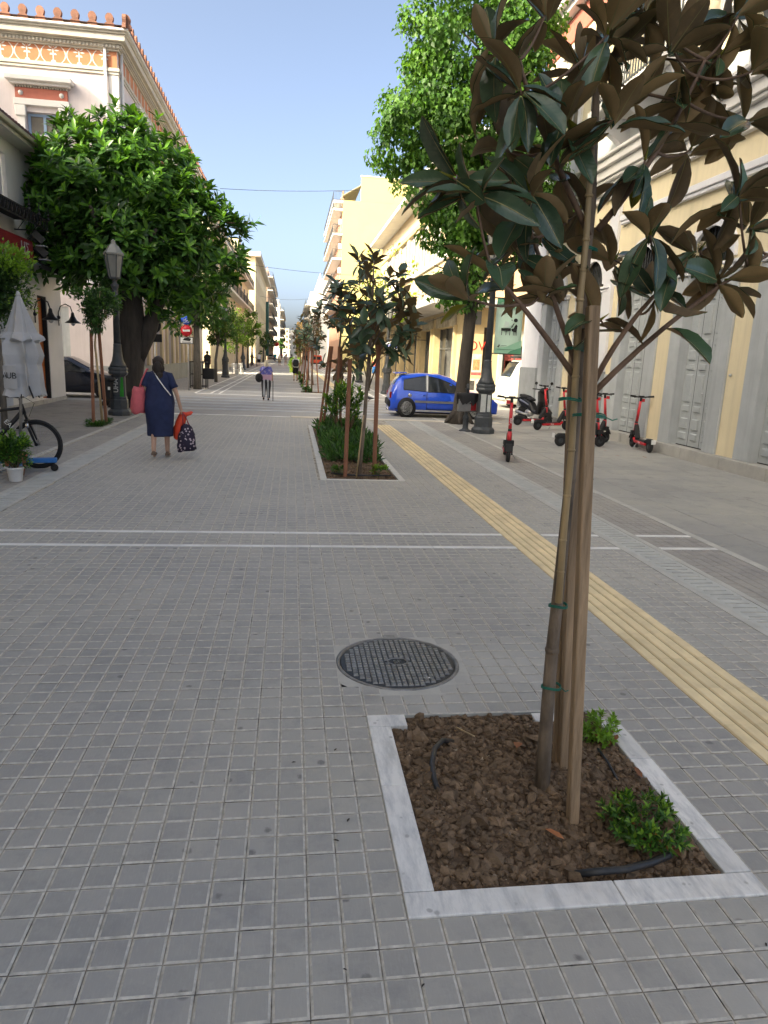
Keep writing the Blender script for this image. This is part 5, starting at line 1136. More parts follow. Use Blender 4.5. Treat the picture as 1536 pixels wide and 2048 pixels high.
# ------------------------------------------------------------------ left foreground: bicycle, parasol, pot, dolly
mk('umb',(.42,.42,.425),.6,.08,3,.1,30); mk('dolly_blue',(.02,.16,.46),.5,.15,6,dirt=.4,dirtcol=(.05,.12,.25)); mk('pot_white',(.66,.66,.66),.5,.08,dirt=.3); mk('pot_terra',(.36,.14,.08),.8,.15)
wp=ground(78,935)
bi=thing('bicycle','black mountain bike parked beside the folded parasol','bicycle',(wp.x,wp.y,0),R(178))   # front wheel at origin, bike extends along +x
def bwheel(x):
    r=.335; w=MB()
    w.tube([(x+r*math.cos(2*math.pi*k/36),0,r+.01+r*math.sin(2*math.pi*k/36)) for k in range(37)],.026,8,cap=False); o=w.build('tyre',MAT['rubber'],bi)
    w=MB(); w.tube([(x+(r-.035)*math.cos(2*math.pi*k/36),0,r+.01+(r-.035)*math.sin(2*math.pi*k/36)) for k in range(37)],.012,6,cap=False); w.build('rim',MAT['black'],o)
    w=MB()
    for k in range(28):
        a=2*math.pi*k/28; w.tube([(x+.02*math.cos(a+1.2),(.03 if k%2 else -.03),r+.01+.02*math.sin(a+1.2)),(x+(r-.04)*math.cos(a),0,r+.01+(r-.04)*math.sin(a))],.0022,4,cap=False)
    w.build('spokes',MAT['steel'],o); w=MB(); w.tube([(x,-.06,r+.01),(x,.06,r+.01)],.022,8); w.lathe([(.085,0),(.085,.003),(.001,.004)],16); w.build('hub',MAT['black'],o)
bwheel(0); bwheel(1.06)
b=MB()
for s in (-.055,.055): b.tube([(0,s,.345),(.1,s,.62),(.12,s*.8,.68)],[.016,.022,.022],8)
b.tube([(.12,-.06,.69),(.12,.06,.69)],.022,8); b.tube([(.12,0,.69),(.17,0,.84)],.02,8); b.build('fork',MAT['black'],bi)
b=MB(); b.tube([(.165,0,.83),(.62,0,.33)],.032,10); b.tube([(.17,0,.87),(.72,0,.78)],.022,10); b.tube([(.62,0,.33),(.74,0,.82)],.02,10); b.tube([(.62,.02,.33),(1.06,.06,.345)],.013,8); b.tube([(.62,-.02,.33),(1.06,-.06,.345)],.013,8); b.tube([(.73,.02,.76),(1.06,.06,.345)],.011,8); b.tube([(.73,-.02,.76),(1.06,-.06,.345)],.011,8); b.tube([(.15,0,.78),(.19,0,.92)],.027,10); fr=b.build('frame',MAT['black'],bi)
text('lettering','EAL',.1,MAT['white_paint'],fr,(.36,.034,.62),(R(90),R(48),R(180)),.001); text('lettering','EAL',.1,MAT['white_paint'],fr,(.36,-.034,.62),(R(90),R(-48) if False else R(48),0),.001)
b=MB(); b.tube([(.19,0,.9),(.2,0,1.0)],.018,8); b.tube([(.24,-.3,1.05),(.17,-.08,1.02),(.17,.08,1.02),(.24,.3,1.05)],.014,8); b.build('handlebar',MAT['black'],bi); b=MB(); b.tube([(.25,-.31,1.052),(.21,-.2,1.04)],.02,8); b.tube([(.25,.31,1.052),(.21,.2,1.04)],.02,8); b.tube([(.17,.12,1.0),(.1,.16,.9),(.11,.03,.72)],.004,5); b.tube([(.17,-.12,1.0),(.06,-.14,.93),(.1,-.02,.74)],.004,5); b.build('grips_and_cables',MAT['black_matt'],bi)
b=MB(); b.prism([(.62,-.07,.93),(.92,-.08,.96),(.92,.08,.96),(.62,.02,.93)],(0,0,.05)); b.build('saddle',MAT['black_matt'],bi,bevel=.02); b=MB(); b.tube([(.74,0,.8),(.755,0,.94)],.014,8); b.build('seat_post',MAT['alu'],bi)
b=MB(); b.lathe([(.1,-.004),(.1,.004),(.001,.005)],20); b.xf(Matrix.Translation((.62,-.06,.33)) @ Matrix.Rotation(R(90),4,'X')); b.tube([(.62,-.07,.33),(.72,-.075,.2)],.012,6); b.tube([(.62,.07,.33),(.52,.075,.46)],.012,6); b.box(.68,.78,-.14,-.07,.18,.205); b.build('crank',MAT['dark_iron'],bi)
b=MB(); b.ball((.1,-.07,.62),(.03,.02,.04),8,6); b.ball((.1,.07,.62),(.03,.02,.04),8,6); b.build('brakes',MAT['chrome'],bi)
# folded parasol
UY=10.3; ub=at(40,930,UY); um=thing('folded_parasol','folded grey parasol with partial lettering standing by the bicycle','parasol',(ub.x,UY,0))
tipz=at(37,588,UY).z; skz=at(37,680,UY).z; boz=at(37,790,UY).z; xr=at(37,600,UY).x-ub.x
b=MB(); b.tube([(0,0,.05),(xr*.5,0,(skz)/2),(xr,0,tipz-.05)],.021,10); b.tube([(0,0,.02),(0,0,.6)],.03,10); b.build('pole',M('pole_steel',(.22,.21,.2),.4,.3,12,metal=.6),um)
b=MB(); n=96; rings=[]
def fold(k,amp,f=8): return 1-amp*(1.3*abs(math.sin(f*math.pi*k/n+.4*math.sin(k*.13)))**.6-.75)+amp*.35*math.sin(3*2*math.pi*k/n)
for (z,r,a) in ((tipz-.01,.022,0),(tipz-.06,.045,.02),(tipz-.18,.075,.25),(tipz-.34,.12,.4),(tipz-.5,.165,.45),(skz+.04,.225,.42),(skz,.245,.4)):
    rings.append([(xr+r*fold(k,a)*math.cos(2*math.pi*k/n),r*fold(k,a)*math.sin(2*math.pi*k/n),z+(.02*math.cos(8*2*math.pi*k/n) if r>.2 else 0)) for k in range(n)])
b.loft(rings,sm=False); b.build('upper_canopy',MAT['umb'],um)
b=MB(); rings=[]
for (z,r,a) in ((skz+.05,.15,.2),(skz-.05,.2,.4),(skz-.2,.215,.45),(skz-.32,.195,.4),(boz+.3,.215,.4),(boz+.12,.2,.45),(boz,.225,.5)):
    rings.append([(xr*.85+r*fold(k+z*2.5,a,7)*math.cos(2*math.pi*k/n),r*fold(k+z*2.5,a,7)*math.sin(2*math.pi*k/n),z+.035*math.sin(k*1.1)*(.6 if z<boz+.05 else .15)) for k in range(n)])
b.loft(rings,sm=False); b.build('lower_canopy',MAT['umb'],um); b=MB(); b.lathe([(.03,0),(.035,.02),(.012,.07)],10); b.xf(Matrix.Translation((xr,0,tipz-.03))); b.build('finial',MAT['umb'],um)
b=MB(); rr=.275; vs=[]
for i in range(9):
    a=R(-126+i*5.2); vs+= [(xr*.85+rr*math.cos(a),rr*math.sin(a),boz+.10),(xr*.85+rr*math.cos(a),rr*math.sin(a),boz+.40)]
b.add(vs,[(2*i,2*i+2,2*i+3,2*i+1) for i in range(8)],0,True); fp=b.build('lettered_flap',MAT['umb'],um)
for i,ch in enumerate('AUB'): a=R(-119+i*14); text('lettering',ch,.115,MAT['ink'],fp,(xr*.85+(rr+.004)*math.cos(a),(rr+.004)*math.sin(a),boz+.27),(R(90),0,a+R(90)),.001)
b=MB()
for k in range(8): a=2*math.pi*k/8+.2; b.bar((xr*.85+.03*math.cos(a),.03*math.sin(a),boz+.3),(xr*.85+.2*math.cos(a),.2*math.sin(a),boz-.03),.012,.018)
b.build('ribs',MAT['black'],um)
# blue wheeled dolly base
dl=thing('blue_dolly','blue wheeled cross shaped stand under the parasol','dolly',(ub.x,UY,0),R(14))
b=MB(); b.box(-.62,.48,-.07,.07,.13,.19); b.box(-.07,.07,-.55,-.072,.13,.19); b.box(-.07,.07,.072,.55,.13,.19); b.build('arms',MAT['dolly_blue'],dl,bevel=.008)
b=MB(); b.lathe([(.06,.19),(.045,.2),(.045,.5),(.035,.5)],12); b.build('socket',MAT['dolly_blue'],dl)
for (x,y_) in ((.42,0),(-.56,0),(0,.5),(0,-.48)):
    b=MB(); b.lathe([(.02,.07),(.02,.13)],8,(x,y_,0)); b.lathe([(.03,-.018),(.05,-.018),(.05,.018),(.03,.018)],14); 
    w=MB(); w.lathe([(.012,-.018),(.05,-.018),(.053,0),(.05,.018),(.012,.018)],16); w.xf(Matrix.Translation((x+.02,y_,.053)) @ Matrix.Rotation(R(90),4,'X')); w.tube([(x,y_,.13),(x+.01,y_-.03,.06)],.012,6); w.build('castor',MAT['rubber'],dl)
# white pot with basil, terracotta pot behind
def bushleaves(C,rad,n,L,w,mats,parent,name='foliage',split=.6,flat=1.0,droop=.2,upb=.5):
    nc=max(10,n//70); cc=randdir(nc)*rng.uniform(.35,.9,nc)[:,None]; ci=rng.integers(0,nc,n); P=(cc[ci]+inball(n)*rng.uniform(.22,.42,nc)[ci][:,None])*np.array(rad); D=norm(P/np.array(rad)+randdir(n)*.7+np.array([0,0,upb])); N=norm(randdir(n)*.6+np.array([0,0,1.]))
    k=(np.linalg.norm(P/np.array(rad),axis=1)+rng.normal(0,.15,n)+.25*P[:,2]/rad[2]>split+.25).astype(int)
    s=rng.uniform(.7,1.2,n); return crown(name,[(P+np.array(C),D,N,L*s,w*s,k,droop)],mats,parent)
pt_=ground(32,962); pw=thing('potted_basil','bushy green basil in a small white pot','potted plant',(pt_.x,pt_.y,0))
b=MB(); b.lathe([(.075,0),(.078,.01),(.10,.16),(.108,.165),(.108,.19),(.095,.19),(.092,.17),(.001,.165)],20); b.build('pot',MAT['pot_white'],pw)
bushleaves((.0,0,.42),(.2,.2,.26),2600,.05,.022,[LEAF['bush'],LEAF['bush_lt']],pw,split=.75)
b=MB()
for k in range(14): a=k*2.4; b.tube([(.03*math.cos(a),.03*math.sin(a),.16),(.11*math.cos(a),.11*math.sin(a),.42)],.004,5)
b.build('stems',MAT['branch'],pw)
tp=thing('terracotta_pot','terracotta pot half hidden behind the basil','pot',(pt_.x-.16,pt_.y+.45,0)); b=MB(); b.lathe([(.1,0),(.15,.26),(.165,.27),(.165,.31),(.145,.31),(.13,.26),(.001,.26)],18); b.build('pot',MAT['pot_terra'],tp); bushleaves((0,0,.4),(.15,.15,.16),350,.06,.025,[LEAF['bush'],LEAF['bush_lt']],tp)
# clipped tree at the left edge, in front of the shop
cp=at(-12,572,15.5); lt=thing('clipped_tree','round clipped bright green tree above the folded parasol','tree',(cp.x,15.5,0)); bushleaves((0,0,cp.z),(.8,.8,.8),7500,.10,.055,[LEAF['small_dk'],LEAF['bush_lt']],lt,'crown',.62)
b=MB(); b.tube([(0,0,0),(.03,0,1.2),(-.02,0,cp.z)],[.07,.05,.04],10); b.build('trunk',MAT['bark_gray'],lt)

# ------------------------------------------------------------------ road signs
def signpost(px,py,label):
    p=ground(px,py); t=thing('road_sign',label,'road sign',(p.x,p.y,0)); return t,p
t,p=signpost(378,781,'no entry sign under a blue cycle sign and above a tow away plate')
def zz(y): return at(378,y,p.y).z
b=MB(); b.tube([(0,0,0),(0,0,zz(625))],.03,10); b.build('post',MAT['alu'],t)
def disc(r,z,mat,name,d=-.05,par=None,n=28): b=MB(); b.lathe([(r,0),(r,.006),(.001,.007)],n); b.xf(Matrix.Translation((-.06,d,z)) @ Matrix.Rotation(R(90),4,'X')); return b.build(name,mat,par or t)
mk('sign_blue',(.005,.08,.5),.4); mk('sign_redw',(.55,.015,.03),.4)
r1=(zz(650)-zz(673))/2; s1=disc(r1,zz(661.5),MAT['sign_redw'],'no_entry_disc'); MB().box(-.06-r1*.62,-.06+r1*.62,-.062,-.058,zz(661.5)-r1*.17,zz(661.5)+r1*.17).build('white_bar',MAT['white_paint'],s1)
r2=(zz(630)-zz(651))/2; s2=disc(r2,zz(639),MAT['sign_blue'],'cycle_disc')
for dx in (-.07,.07): b=MB(); b.tube([(-.06+dx+.055*math.cos(k*.45),-.061,zz(643)+.055*math.sin(k*.45)) for k in range(15)],.008,4); b.build('cycle_symbol',MAT['white_paint'],s2)
b=MB(); b.tube([(-.13,-.061,zz(643)),(-.08,-.061,zz(643)+.11),(.0,-.061,zz(643)+.1),(.01,-.061,zz(643))],.008,4); b.build('cycle_symbol',MAT['white_paint'],s2)
w=.29; za,zb_=zz(674),zz(688); pl=MB().box(-.06-w,-.06+w,-.055,-.049,zb_,za).build('tow_plate',MAT['black'],t); MB().box(-.06-w+.03,-.06+w-.03,-.058,-.0555,zb_+.03,za-.03).build('plate_face',MAT['white_paint'],pl); MB().prism([(-.22,-.062,zb_+.15),(.08,-.062,zb_+.12),(.14,-.062,zb_+.22),(.02,-.062,zb_+.27),(-.16,-.062,zb_+.24)],(0,.003,0)).build('tow_symbol',MAT['ink'],pl); MB().box(-.25,.12,-.062,-.059,zb_+.06,zb_+.085).build('lettering',MAT['ink'],pl)
p2=at(310,700,27.5); t=thing('road_sign','round sign and square plate seen from behind beside the big trunk','road sign',(p2.x,27.5,0)); b=MB(); b.tube([(0,0,0),(0,0,at(310,636,27.5).z)],.03,10); b.build('post',MAT['alu'],t)
zz2=lambda y: at(310,y,27.5).z
b=MB(); b.lathe([(.3,0),(.3,.01),(.001,.012)],28); b.xf(Matrix.Translation((-.05,-.04,zz2(651))) @ Matrix.Rotation(R(90),4,'X')); b.build('sign_back',MAT['black_matt'],t); MB().box(-.3,.27,-.05,-.035,zz2(684),zz2(668)).build('plate_back',MAT['black_matt'],t,bevel=.004)
p=ground(553,722); t=thing('road_sign','small no entry sign far down the street','road sign',(p.x,p.y,0)); b=MB(); b.tube([(0,0,0),(0,0,at(553,689,p.y).z)],.05,8); b.build('post',MAT['alu'],t); b=MB(); b.lathe([(.5,0),(.5,.02),(.001,.02)],20); b.xf(Matrix.Translation((0,-.1,at(553,688,p.y).z)) @ Matrix.Rotation(R(90),4,'X')); b.build('disc',MAT['sign_redw'],t)
p=at(788,692,34); t=thing('hanging_sign','small white hanging shop sign beside the corner shop','sign',(p.x,34,p.z)); MB().box(-.4,.4,-.03,.03,-.18,.18).build('panel',MAT['white_paint'],t,bevel=.01); b=MB()
for k in range(7): b.box(-.33+k*.1,-.27+k*.1,-.034,-.03,-.08,.08)
b.build('lettering',MAT['sign_blue'],t); b=MB(); b.tube([(-.35,0,.18),(-.35,0,.32)],.012,6); b.tube([(.35,0,.18),(.35,0,.32)],.012,6); b.tube([(-.4,0,.32),(1.6,0,.34)],.02,6); b.build('bracket',MAT['black'],t)
# iron tree guard and bin, far left corner
p=ground(398,776); t=thing('tree_guard','dark iron guard with a black litter box around the far tree','tree guard',(p.x,p.y,0)); b=MB()
for k in range(10): a=2*math.pi*k/10; b.tube([(.42*math.cos(a),.42*math.sin(a),0),(.42*math.cos(a),.42*math.sin(a),1.25)],.018,6)
for z in (.1,.65,1.22): b.tube([(.42*math.cos(k*.5236),.42*math.sin(k*.5236),z) for k in range(13)],.018,6)
b.build('bars',MAT['black'],t); MB().box(.25,.75,-.5,-.2,.45,.95).build('litter_box',MAT['black_matt'],t,bevel=.03)
# white cafe tables and stools
def cafe(px,py,label):
    p=ground(px,py); t=thing('cafe_table',label,'table',(p.x,p.y,0),.2,'white cafe tables'); MB().box(-.35,.35,-.35,.35,.72,.75).build('table_top',MAT['white_paint'],t)
    for sx in (-.3,.3):
        for sy in (-.3,.3): MB().box(sx-.025,sx+.025,sy-.025,sy+.025,0,.72).build('leg',MAT['white_paint'],t)
def chair(px,py,label,rz=0):
    p=ground(px,py); t=thing('cafe_chair',label,'chair',(p.x,p.y,0),rz,'white cafe chairs'); MB().box(-.21,.21,-.21,.21,.43,.46).build('seat',MAT['white_paint'],t)
    for sx in (-.19,.19):
        for sy in (-.19,.19): MB().box(sx-.02,sx+.02,sy-.02,sy+.02,0,.43 if sy<0 else .9).build('leg',MAT['white_paint'],t)
    for k in range(3): MB().box(-.17,.17,.18,.2,.6+k*.11,.66+k*.11).build('back_slat',MAT['white_paint'],t)
cafe(463,749,'white cafe table nearest the lamp on the left'); cafe(474,744,'white cafe table behind the small tree trunk'); chair(470,751,'white cafe chair in front of the small tree',3.0); chair(481,748,'white cafe chair at the right end of the tables',.3)
mk('wood_brown',(.12,.06,.035),.6,.2); p=ground(508,733); t=thing('menu_lectern','brown wooden stand beside the man in white shirt','stand',(p.x,p.y,0)); MB().box(-.4,.4,-.3,.3,1.05,1.12).build('top',MAT['wood_brown'],t)
for sx in (-.35,.35): MB().box(sx-.05,sx+.05,-.25,.25,0,1.05).build('side',MAT['wood_brown'],t)
# overhead wires
def wire(p,q,sag,r,label):
    b=MB(); p,q=Vector(p),Vector(q); b.tube([p+(q-p)*k/16-Vector((0,0,sag*4*(k/16)*(1-k/16))) for k in range(17)],r,5); tag(b.build('overhead_wire',MAT['rail_dark']),label,'wire','wires strung across the street')
wire(at(440,377,44),at(720,380,44),.1,.014,'thin wire crossing the sky level with the apartment roof'); wire(at(520,592,100),at(652,590,110),.6,.016,'thin wire between the far facades, upper one'); wire(at(505,640,120),at(640,645,120),.8,.016,'thin wire between the far facades, lower one'); wire((-6.9,50,8),(8,52,7.6),.4,.012,'thin wire between pink building and shops'); wire((7.95,33.5,4.2),(7.95,60,4.0),.2,.02,'dark cable sagging along the shop fronts')
# pigeon and litter
p=ground(738,803); t=thing('pigeon','dark pigeon standing on the street behind the planted bed','bird',(p.x,p.y,0),R(100)); b=MB(); b.loft([[(r*math.cos(2*math.pi*k/10),yy,z+r*1.0*math.sin(2*math.pi*k/10)) for k in range(10)] for (yy,r,z) in ((-.2,.012,.12),(-.12,.035,.13),(-.03,.065,.14),(.06,.06,.17),(.11,.035,.21),(.14,.035,.25),(.17,.02,.25),(.195,.005,.24))]); b.build('body',M('pigeon',(.06,.065,.08),.6,.3,20),t); b=MB(); b.tube([(-.02,.0,.1),(-.02,.01,0)],.006,5); b.tube([(.02,.0,.1),(.02,.01,0)],.006,5); b.build('legs',MAT['tail_red'],t)
for i in range(18):
    p=ground(random.uniform(0,1536),random.uniform(960,2000))
    if .3<p.x<1.8 and 1.8<p.y<3.4: continue
    b=MB(); r=random.uniform(.006,.014); b.add([(-r,0,.001),(-r*.4,-r*.32,.003),(r*.4,-r*.3,.004),(r*1.1,.1*r,.001),(r*.3,r*.35,.004),(-r*.5,r*.3,.003)],[(0,1,2,3,4,5)]); tag(b.build('leaf_litter',MAT['bark_dark'],None,(p.x,p.y,.002),0,(0,0,random.uniform(0,6))),'tiny dark dead leaf lying on the grey paving','leaf','dead leaves on the paving')
for (px,py,lab_) in ((1290,915,'curled dry leaf lying just in front of the rear wheel by the doors'),(1235,912,'curled dry leaf lying left of the scooter by the doors'),(1210,902,'curled dry leaf lying beside the stakes near the doors')):
    p=ground(px,py); b=MB(); b.add([(-.06,0,.003),(0,-.025,.006),(.07,0,.012),(.01,.03,.006)],[(0,1,2,3)]); tag(b.build('dry_leaf',LEAF['dry'],None,(p.x,p.y,.002),0,(0,0,px)),lab_,'leaf','dry leaves near the doors')
# ------------------------------------------------------------------ trees
def tube_part(name,pts,rad,mat,parent,n=10):
    b=MB(); b.tube(pts,rad,n); return b.build(name,mat,parent)
def bez(p,q,bend,n=8):
    p,q=Vector(p),Vector(q); m=(p+q)/2+Vector(bend); return [p*(1-t)**2+m*2*t*(1-t)+q*t*t for t in [i/n for i in range(n+1)]]
# big rubber tree on the left
FB=Vector((-4.95,22.4,0)); fc=thing('rubber_tree','big dark rubber tree with glossy leaf rosettes on the left pavement','tree',FB)
b=MB(); top=at(300,600,22.4)-FB
b.tube([(-.05,0,-.1),(0,0,.25),(.08,0,1.0),(.2,0,1.9),(.15,0,3.2),(.1,0,4.4)],[.62,.42,.36,.40,.34,.22],14); b.tube([(.25,-.05,1.3),(.62,-.05,2.2),(.95,0,3.2),(1.3,.1,4.4)],[.2,.25,.2,.12],12)
for k in range(7):
    a=k*.9; b.tube([(.1,0,3.0),(.9*math.cos(a),.9*math.sin(a),4.2),(1.9*math.cos(a),1.9*math.sin(a),5.2+.3*math.sin(k*3))],[.16,.1,.04],8)
for k in range(6): a=k*1.05; b.tube([(.3*math.cos(a),.3*math.sin(a),.35),(.85*math.cos(a),.85*math.sin(a),-.03)],[.2,.06],8)
b.build('trunk',MAT['bark_dark'],fc)
def crown_env(lobes,n):
    """points on and inside a union of ellipsoids; returns points, outward dirs, depth"""
    w=np.array([l[3]*l[4]*l[5] for l in lobes])**.67; idx=rng.choice(len(lobes),n,p=w/w.sum()); L=np.array(lobes)[idx]
    d=randdir(n); k=np.where(rng.random(n)<.72,rng.uniform(.86,1.05,n),rng.uniform(.35,.9,n)); P=L[:,:3]+d*L[:,3:6]*k[:,None]; return P,d,k
def inside(P,lobes,f=.8):
    m=np.zeros(len(P),bool)
    for l in lobes: m|=(((P-np.array(l[:3]))/np.array(l[3:6]))**2).sum(1)<f*f
    return m
lob=[(-.1,0,5.9,2.3,2.0,1.9),(-.9,0,6.6,1.3,1.3,1.3),(.6,.2,6.6,1.4,1.4,1.5),(-1.8,0,5.2,1.1,1.2,1.3),(1.6,0,5.2,1.4,1.4,1.5),(2.7,0,4.8,.9,.9,1.0),(.2,-.2,4.4,1.9,1.6,1.2),(.0,0,7.4,.8,.8,.9),(1.9,.1,4.0,1.2,1.1,.9),(-1.9,0,4.2,.8,.8,.8),(1.5,0,3.3,.9,.8,.7)]
C,d,k=crown_env(lob,1500); keep=~inside(C,lob,.62); C,d=C[keep],d[keep]
A=norm(d*.75+np.array([0,0,.75])+rng.normal(size=d.shape)*.22); A[C[:,2]<3.6]=norm(d[C[:,2]<3.6]+np.array([0,0,-.3]))
P,D,N,L,W,ids=rosettes(C,A,11,.32,.115,1.3,.3); mi=((ids>=7)&(rng.random(len(ids))<.85)).astype(int)
Pi=inball(5200)*np.array([2.6,1.8,2.3])+np.array([.1,0,5.2]); Pi=Pi[inside(Pi,lob,.95)]; n=len(Pi)
crown('crown',[(P,D,N,L,W,mi,.22),(Pi,randdir(n)+np.array([0,0,-.2]),randdir(n)+np.array([0,0,1]),np.full(n,.34),np.full(n,.13),np.zeros(n,int),.2)],[LEAF['ficus'],LEAF['ficus_young']],fc,fine=True)
# long shoot reaching right
b=MB(); b.tube([(2.2,0,5.0),(2.9,0,5.5),(3.9,0,5.55)],[.03,.02,.008],6); b.build('branch',MAT['branch'],fc); C=np.array([[2.7+.2*i,0.05*math.sin(i*2),5.35+.03*i] for i in range(6)]); P,D,N,L,W,ids=rosettes(C,np.tile([[.9,0,.45]],(6,1)),7,.34,.1,1.2,.3); crown('shoot_leaves',[(P,D,N,L,W,np.zeros(len(P),int),.15)],[LEAF['ficus']],fc,fine=True)

# big broadleaf tree at right, seen against the sky
TR=gp(918,846); mt=thing('maple_tree','tall leafy street tree with straight trunk beside the litter bin','tree',TR)
ax=lambda z:Vector((.35*(z/9),0,z))
b=MB(); b.tube([(-.05,0,-.05),(0,0,.25),(.03,0,1.0),(.1,0,2.5),(.16,0,4.0),(.3,0,6.5),(.5,0,9.5),(.6,0,11.5)],[.36,.23,.2,.18,.16,.12,.07,.03],14)
for i in range(16):
    z=3.3+i*.5; a=i*2.4; r=1.7*(1-.4*abs(z-6.5)/5); p=ax(z); b.tube([p,p+Vector((r*.5*math.cos(a),r*.5*math.sin(a),.5)),p+Vector((r*math.cos(a),r*math.sin(a),.7))],[.06,.035,.012],7)
for k in range(6): a=k*1.05+.3; b.tube([(.15*math.cos(a),.15*math.sin(a),.3),(.5*math.cos(a),.5*math.sin(a),-.03)],[.12,.03],7)
b.build('trunk',MAT['bark_dark'],mt)
def lp(x,y,Y,rx,ry,rz): p=at(x,y,Y)-TR; return (p.x,p.y,p.z,rx,ry,rz)
YT=TR.y
ml=[lp(870,60,YT,.75,.9,.9),lp(880,170,YT,.9,1.0,.9),lp(820,230,YT,.75,.9,.6),lp(920,250,YT,1.0,1.1,1.0),lp(800,300,YT,.75,.8,.45),lp(870,370,YT,1.0,1.0,.9),lp(960,380,YT,1.0,1.1,1.0),lp(905,450,YT,.75,.9,.65),lp(950,500,YT,.65,.8,.7),lp(1010,130,YT,1.1,1.2,1.3),lp(1060,300,YT,.9,1.2,1.2),lp(1050,30,YT,1.0,1.2,1.0),lp(950,-60,YT,1.2,1.2,1.0),lp(1000,470,YT,.8,.9,.8),lp(900,575,YT,.42,.5,.3),lp(1090,420,YT,.6,.8,.7),lp(935,590,YT,.4,.5,.4)]
C,d,k=crown_env(ml,880); n=len(C); per=42
P=np.repeat(C,per,0)+inball(n*per)*np.array([.36,.36,.3]); dd=np.repeat(d,per,0); D=norm(dd*.35+randdir(n*per)*.7+np.array([0,0,-.75])); N=norm(dd*.8+randdir(n*per)*.5+np.array([0,0,.8])); s=rng.uniform(.7,1.2,n*per); cl_=np.repeat(rng.random(n),per)
crown('crown',[(P,D,N,.15*s,.105*s,(cl_+rng.normal(0,.25,n*per)>.55).astype(int),.25)],[LEAF['maple'],LEAF['maple2']],mt)
# generic small street trees
def smalltree(px,py,label,cx,cy,rx,rz_,n,leaf,mats,name='street_tree',trunkr=.09,stakes=False,Y=None,lean=0):
    p=ground(px,py) if Y is None else at(px,py,Y); p.z=0; t=thing(name,label,'tree',p); c=at(cx,cy,p.y)-p; s=p.y/CF
    b=MB(); b.tube([(0,0,-.05),(lean,0,c.z*.4),(c.x*.6,0,c.z*.75),(c.x,0,c.z+rz_*s*.3)],[trunkr,trunkr*.8,trunkr*.6,trunkr*.3],9)
    for k in range(7): a=k*2.4; b.tube([(c.x*.6,0,c.z*.72),(c.x+rx*s*.6*math.cos(a),rx*s*.6*math.sin(a),c.z+rz_*s*.4*math.sin(k*1.9))],[trunkr*.4,trunkr*.12],6)
    b.build('trunk',MAT['bark_gray'],t)
    lb=[(c.x+rx*s*.45*math.cos(q*1.26),rx*s*.45*math.sin(q*1.26),c.z+rz_*s*.3*math.sin(q*2.1),rx*s*.62,rx*s*.6,rz_*s*.68) for q in range(5)]
    C,d,k=crown_env(lb,max(30,n//24)); m=len(C); per=24; P=np.repeat(C,per,0)+inball(m*per)*rx*s*.17; dd=np.repeat(d,per,0); sc=rng.uniform(.7,1.2,m*per)
    crown('crown',[(P,norm(dd*.5+randdir(m*per)+np.array([0,0,-.15])),norm(dd*.7+randdir(m*per)*.5+np.array([0,0,.7])),leaf*sc,leaf*.5*sc,(np.repeat(rng.random(m),per)>.5).astype(int),.2)],mats,t); return t,p,s
smalltree(395,778,'dark leafy tree in the iron guard behind the no entry sign',392,600,60,62,2600,.26,[LEAF['ficus'],LEAF['ficus']],'street_tree',.2)
smalltree(432,764,'small street tree between the dark leafy tree and the lamp',440,655,34,38,1800,.2,[LEAF['olive'],LEAF['bush']],trunkr=.1)
smalltree(473,748,'round bright green street tree among the white cafe tables',474,664,36,42,2600,.2,[LEAF['olive'],LEAF['bush_lt']],trunkr=.16)
smalltree(496,736,'street tree behind the cafe tables with yellow green crown',497,655,24,34,1500,.3,[LEAF['olive'],LEAF['bush_lt']],trunkr=.16)
smalltree(527,724,'dull olive street tree far down the left pavement',528,685,20,20,900,.45,[LEAF['olive'],LEAF['small_dk']],trunkr=.2)
smalltree(546,716,'dark street tree at the far left end',562,688,10,13,500,.7,[LEAF['bush'],LEAF['small_dk']],trunkr=.25)
smalltree(598,722,'pale bush like tree far down the centre',600,690,12,16,500,.6,[LEAF['vine'],LEAF['olive']],trunkr=.2)
vt,p,s=smalltree(737,776,'thin young tree with sparse yellow green leaves before the corner shop',770,590,85,95,760,.26,[LEAF['vine'],LEAF['vine']],'young_tree',.11)
# left sapling tied to two stakes
sp=gp(205,848); st=thing('sapling','thin sapling with dense bushy top tied between two stakes','tree',sp)
def rel(x,y,Y,p): return at(x,y,Y)-p
Ys=sp.y; b=MB(); b.tube([(0,0,-.05),rel(198,770,Ys,sp),rel(190,690,Ys,sp),rel(192,640,Ys,sp)],[.03,.026,.022,.018],8)
for k in range(12): a=k*2.4; q=rel(192+30*math.cos(a),605+22*math.sin(k*1.7),Ys,sp); b.tube([rel(191,660,Ys,sp),q+Vector((0,.2*math.sin(a),0))],[.012,.004],5)
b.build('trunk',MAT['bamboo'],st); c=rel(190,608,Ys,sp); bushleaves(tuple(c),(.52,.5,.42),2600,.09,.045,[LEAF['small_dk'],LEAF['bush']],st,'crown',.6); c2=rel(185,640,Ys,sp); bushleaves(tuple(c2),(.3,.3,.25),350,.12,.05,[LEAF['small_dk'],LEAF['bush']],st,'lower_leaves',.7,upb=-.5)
def stake(p0,p1,w,label,mat='stake_red',ties=(),group='wooden tree stakes',d=None):
    t=thing('tree_stake',label,'stake',(p0.x,p0.y,0),0,group); q0=Vector((0,0,-.1)); q1=Vector(p1)-Vector((p0.x,p0.y,0)); b=MB(); b.bar(q0,q1,w,d or w,up=(0,1,0)); b.build('post',MAT[mat],t,bevel=.004); return t
stake(gp(187,850),at(182,660,Ys),.06,'reddish stake left of the sapling by the lamp'); stake(gp(213,847),at(197,652,Ys),.06,'reddish leaning stake right of the sapling by the lamp')
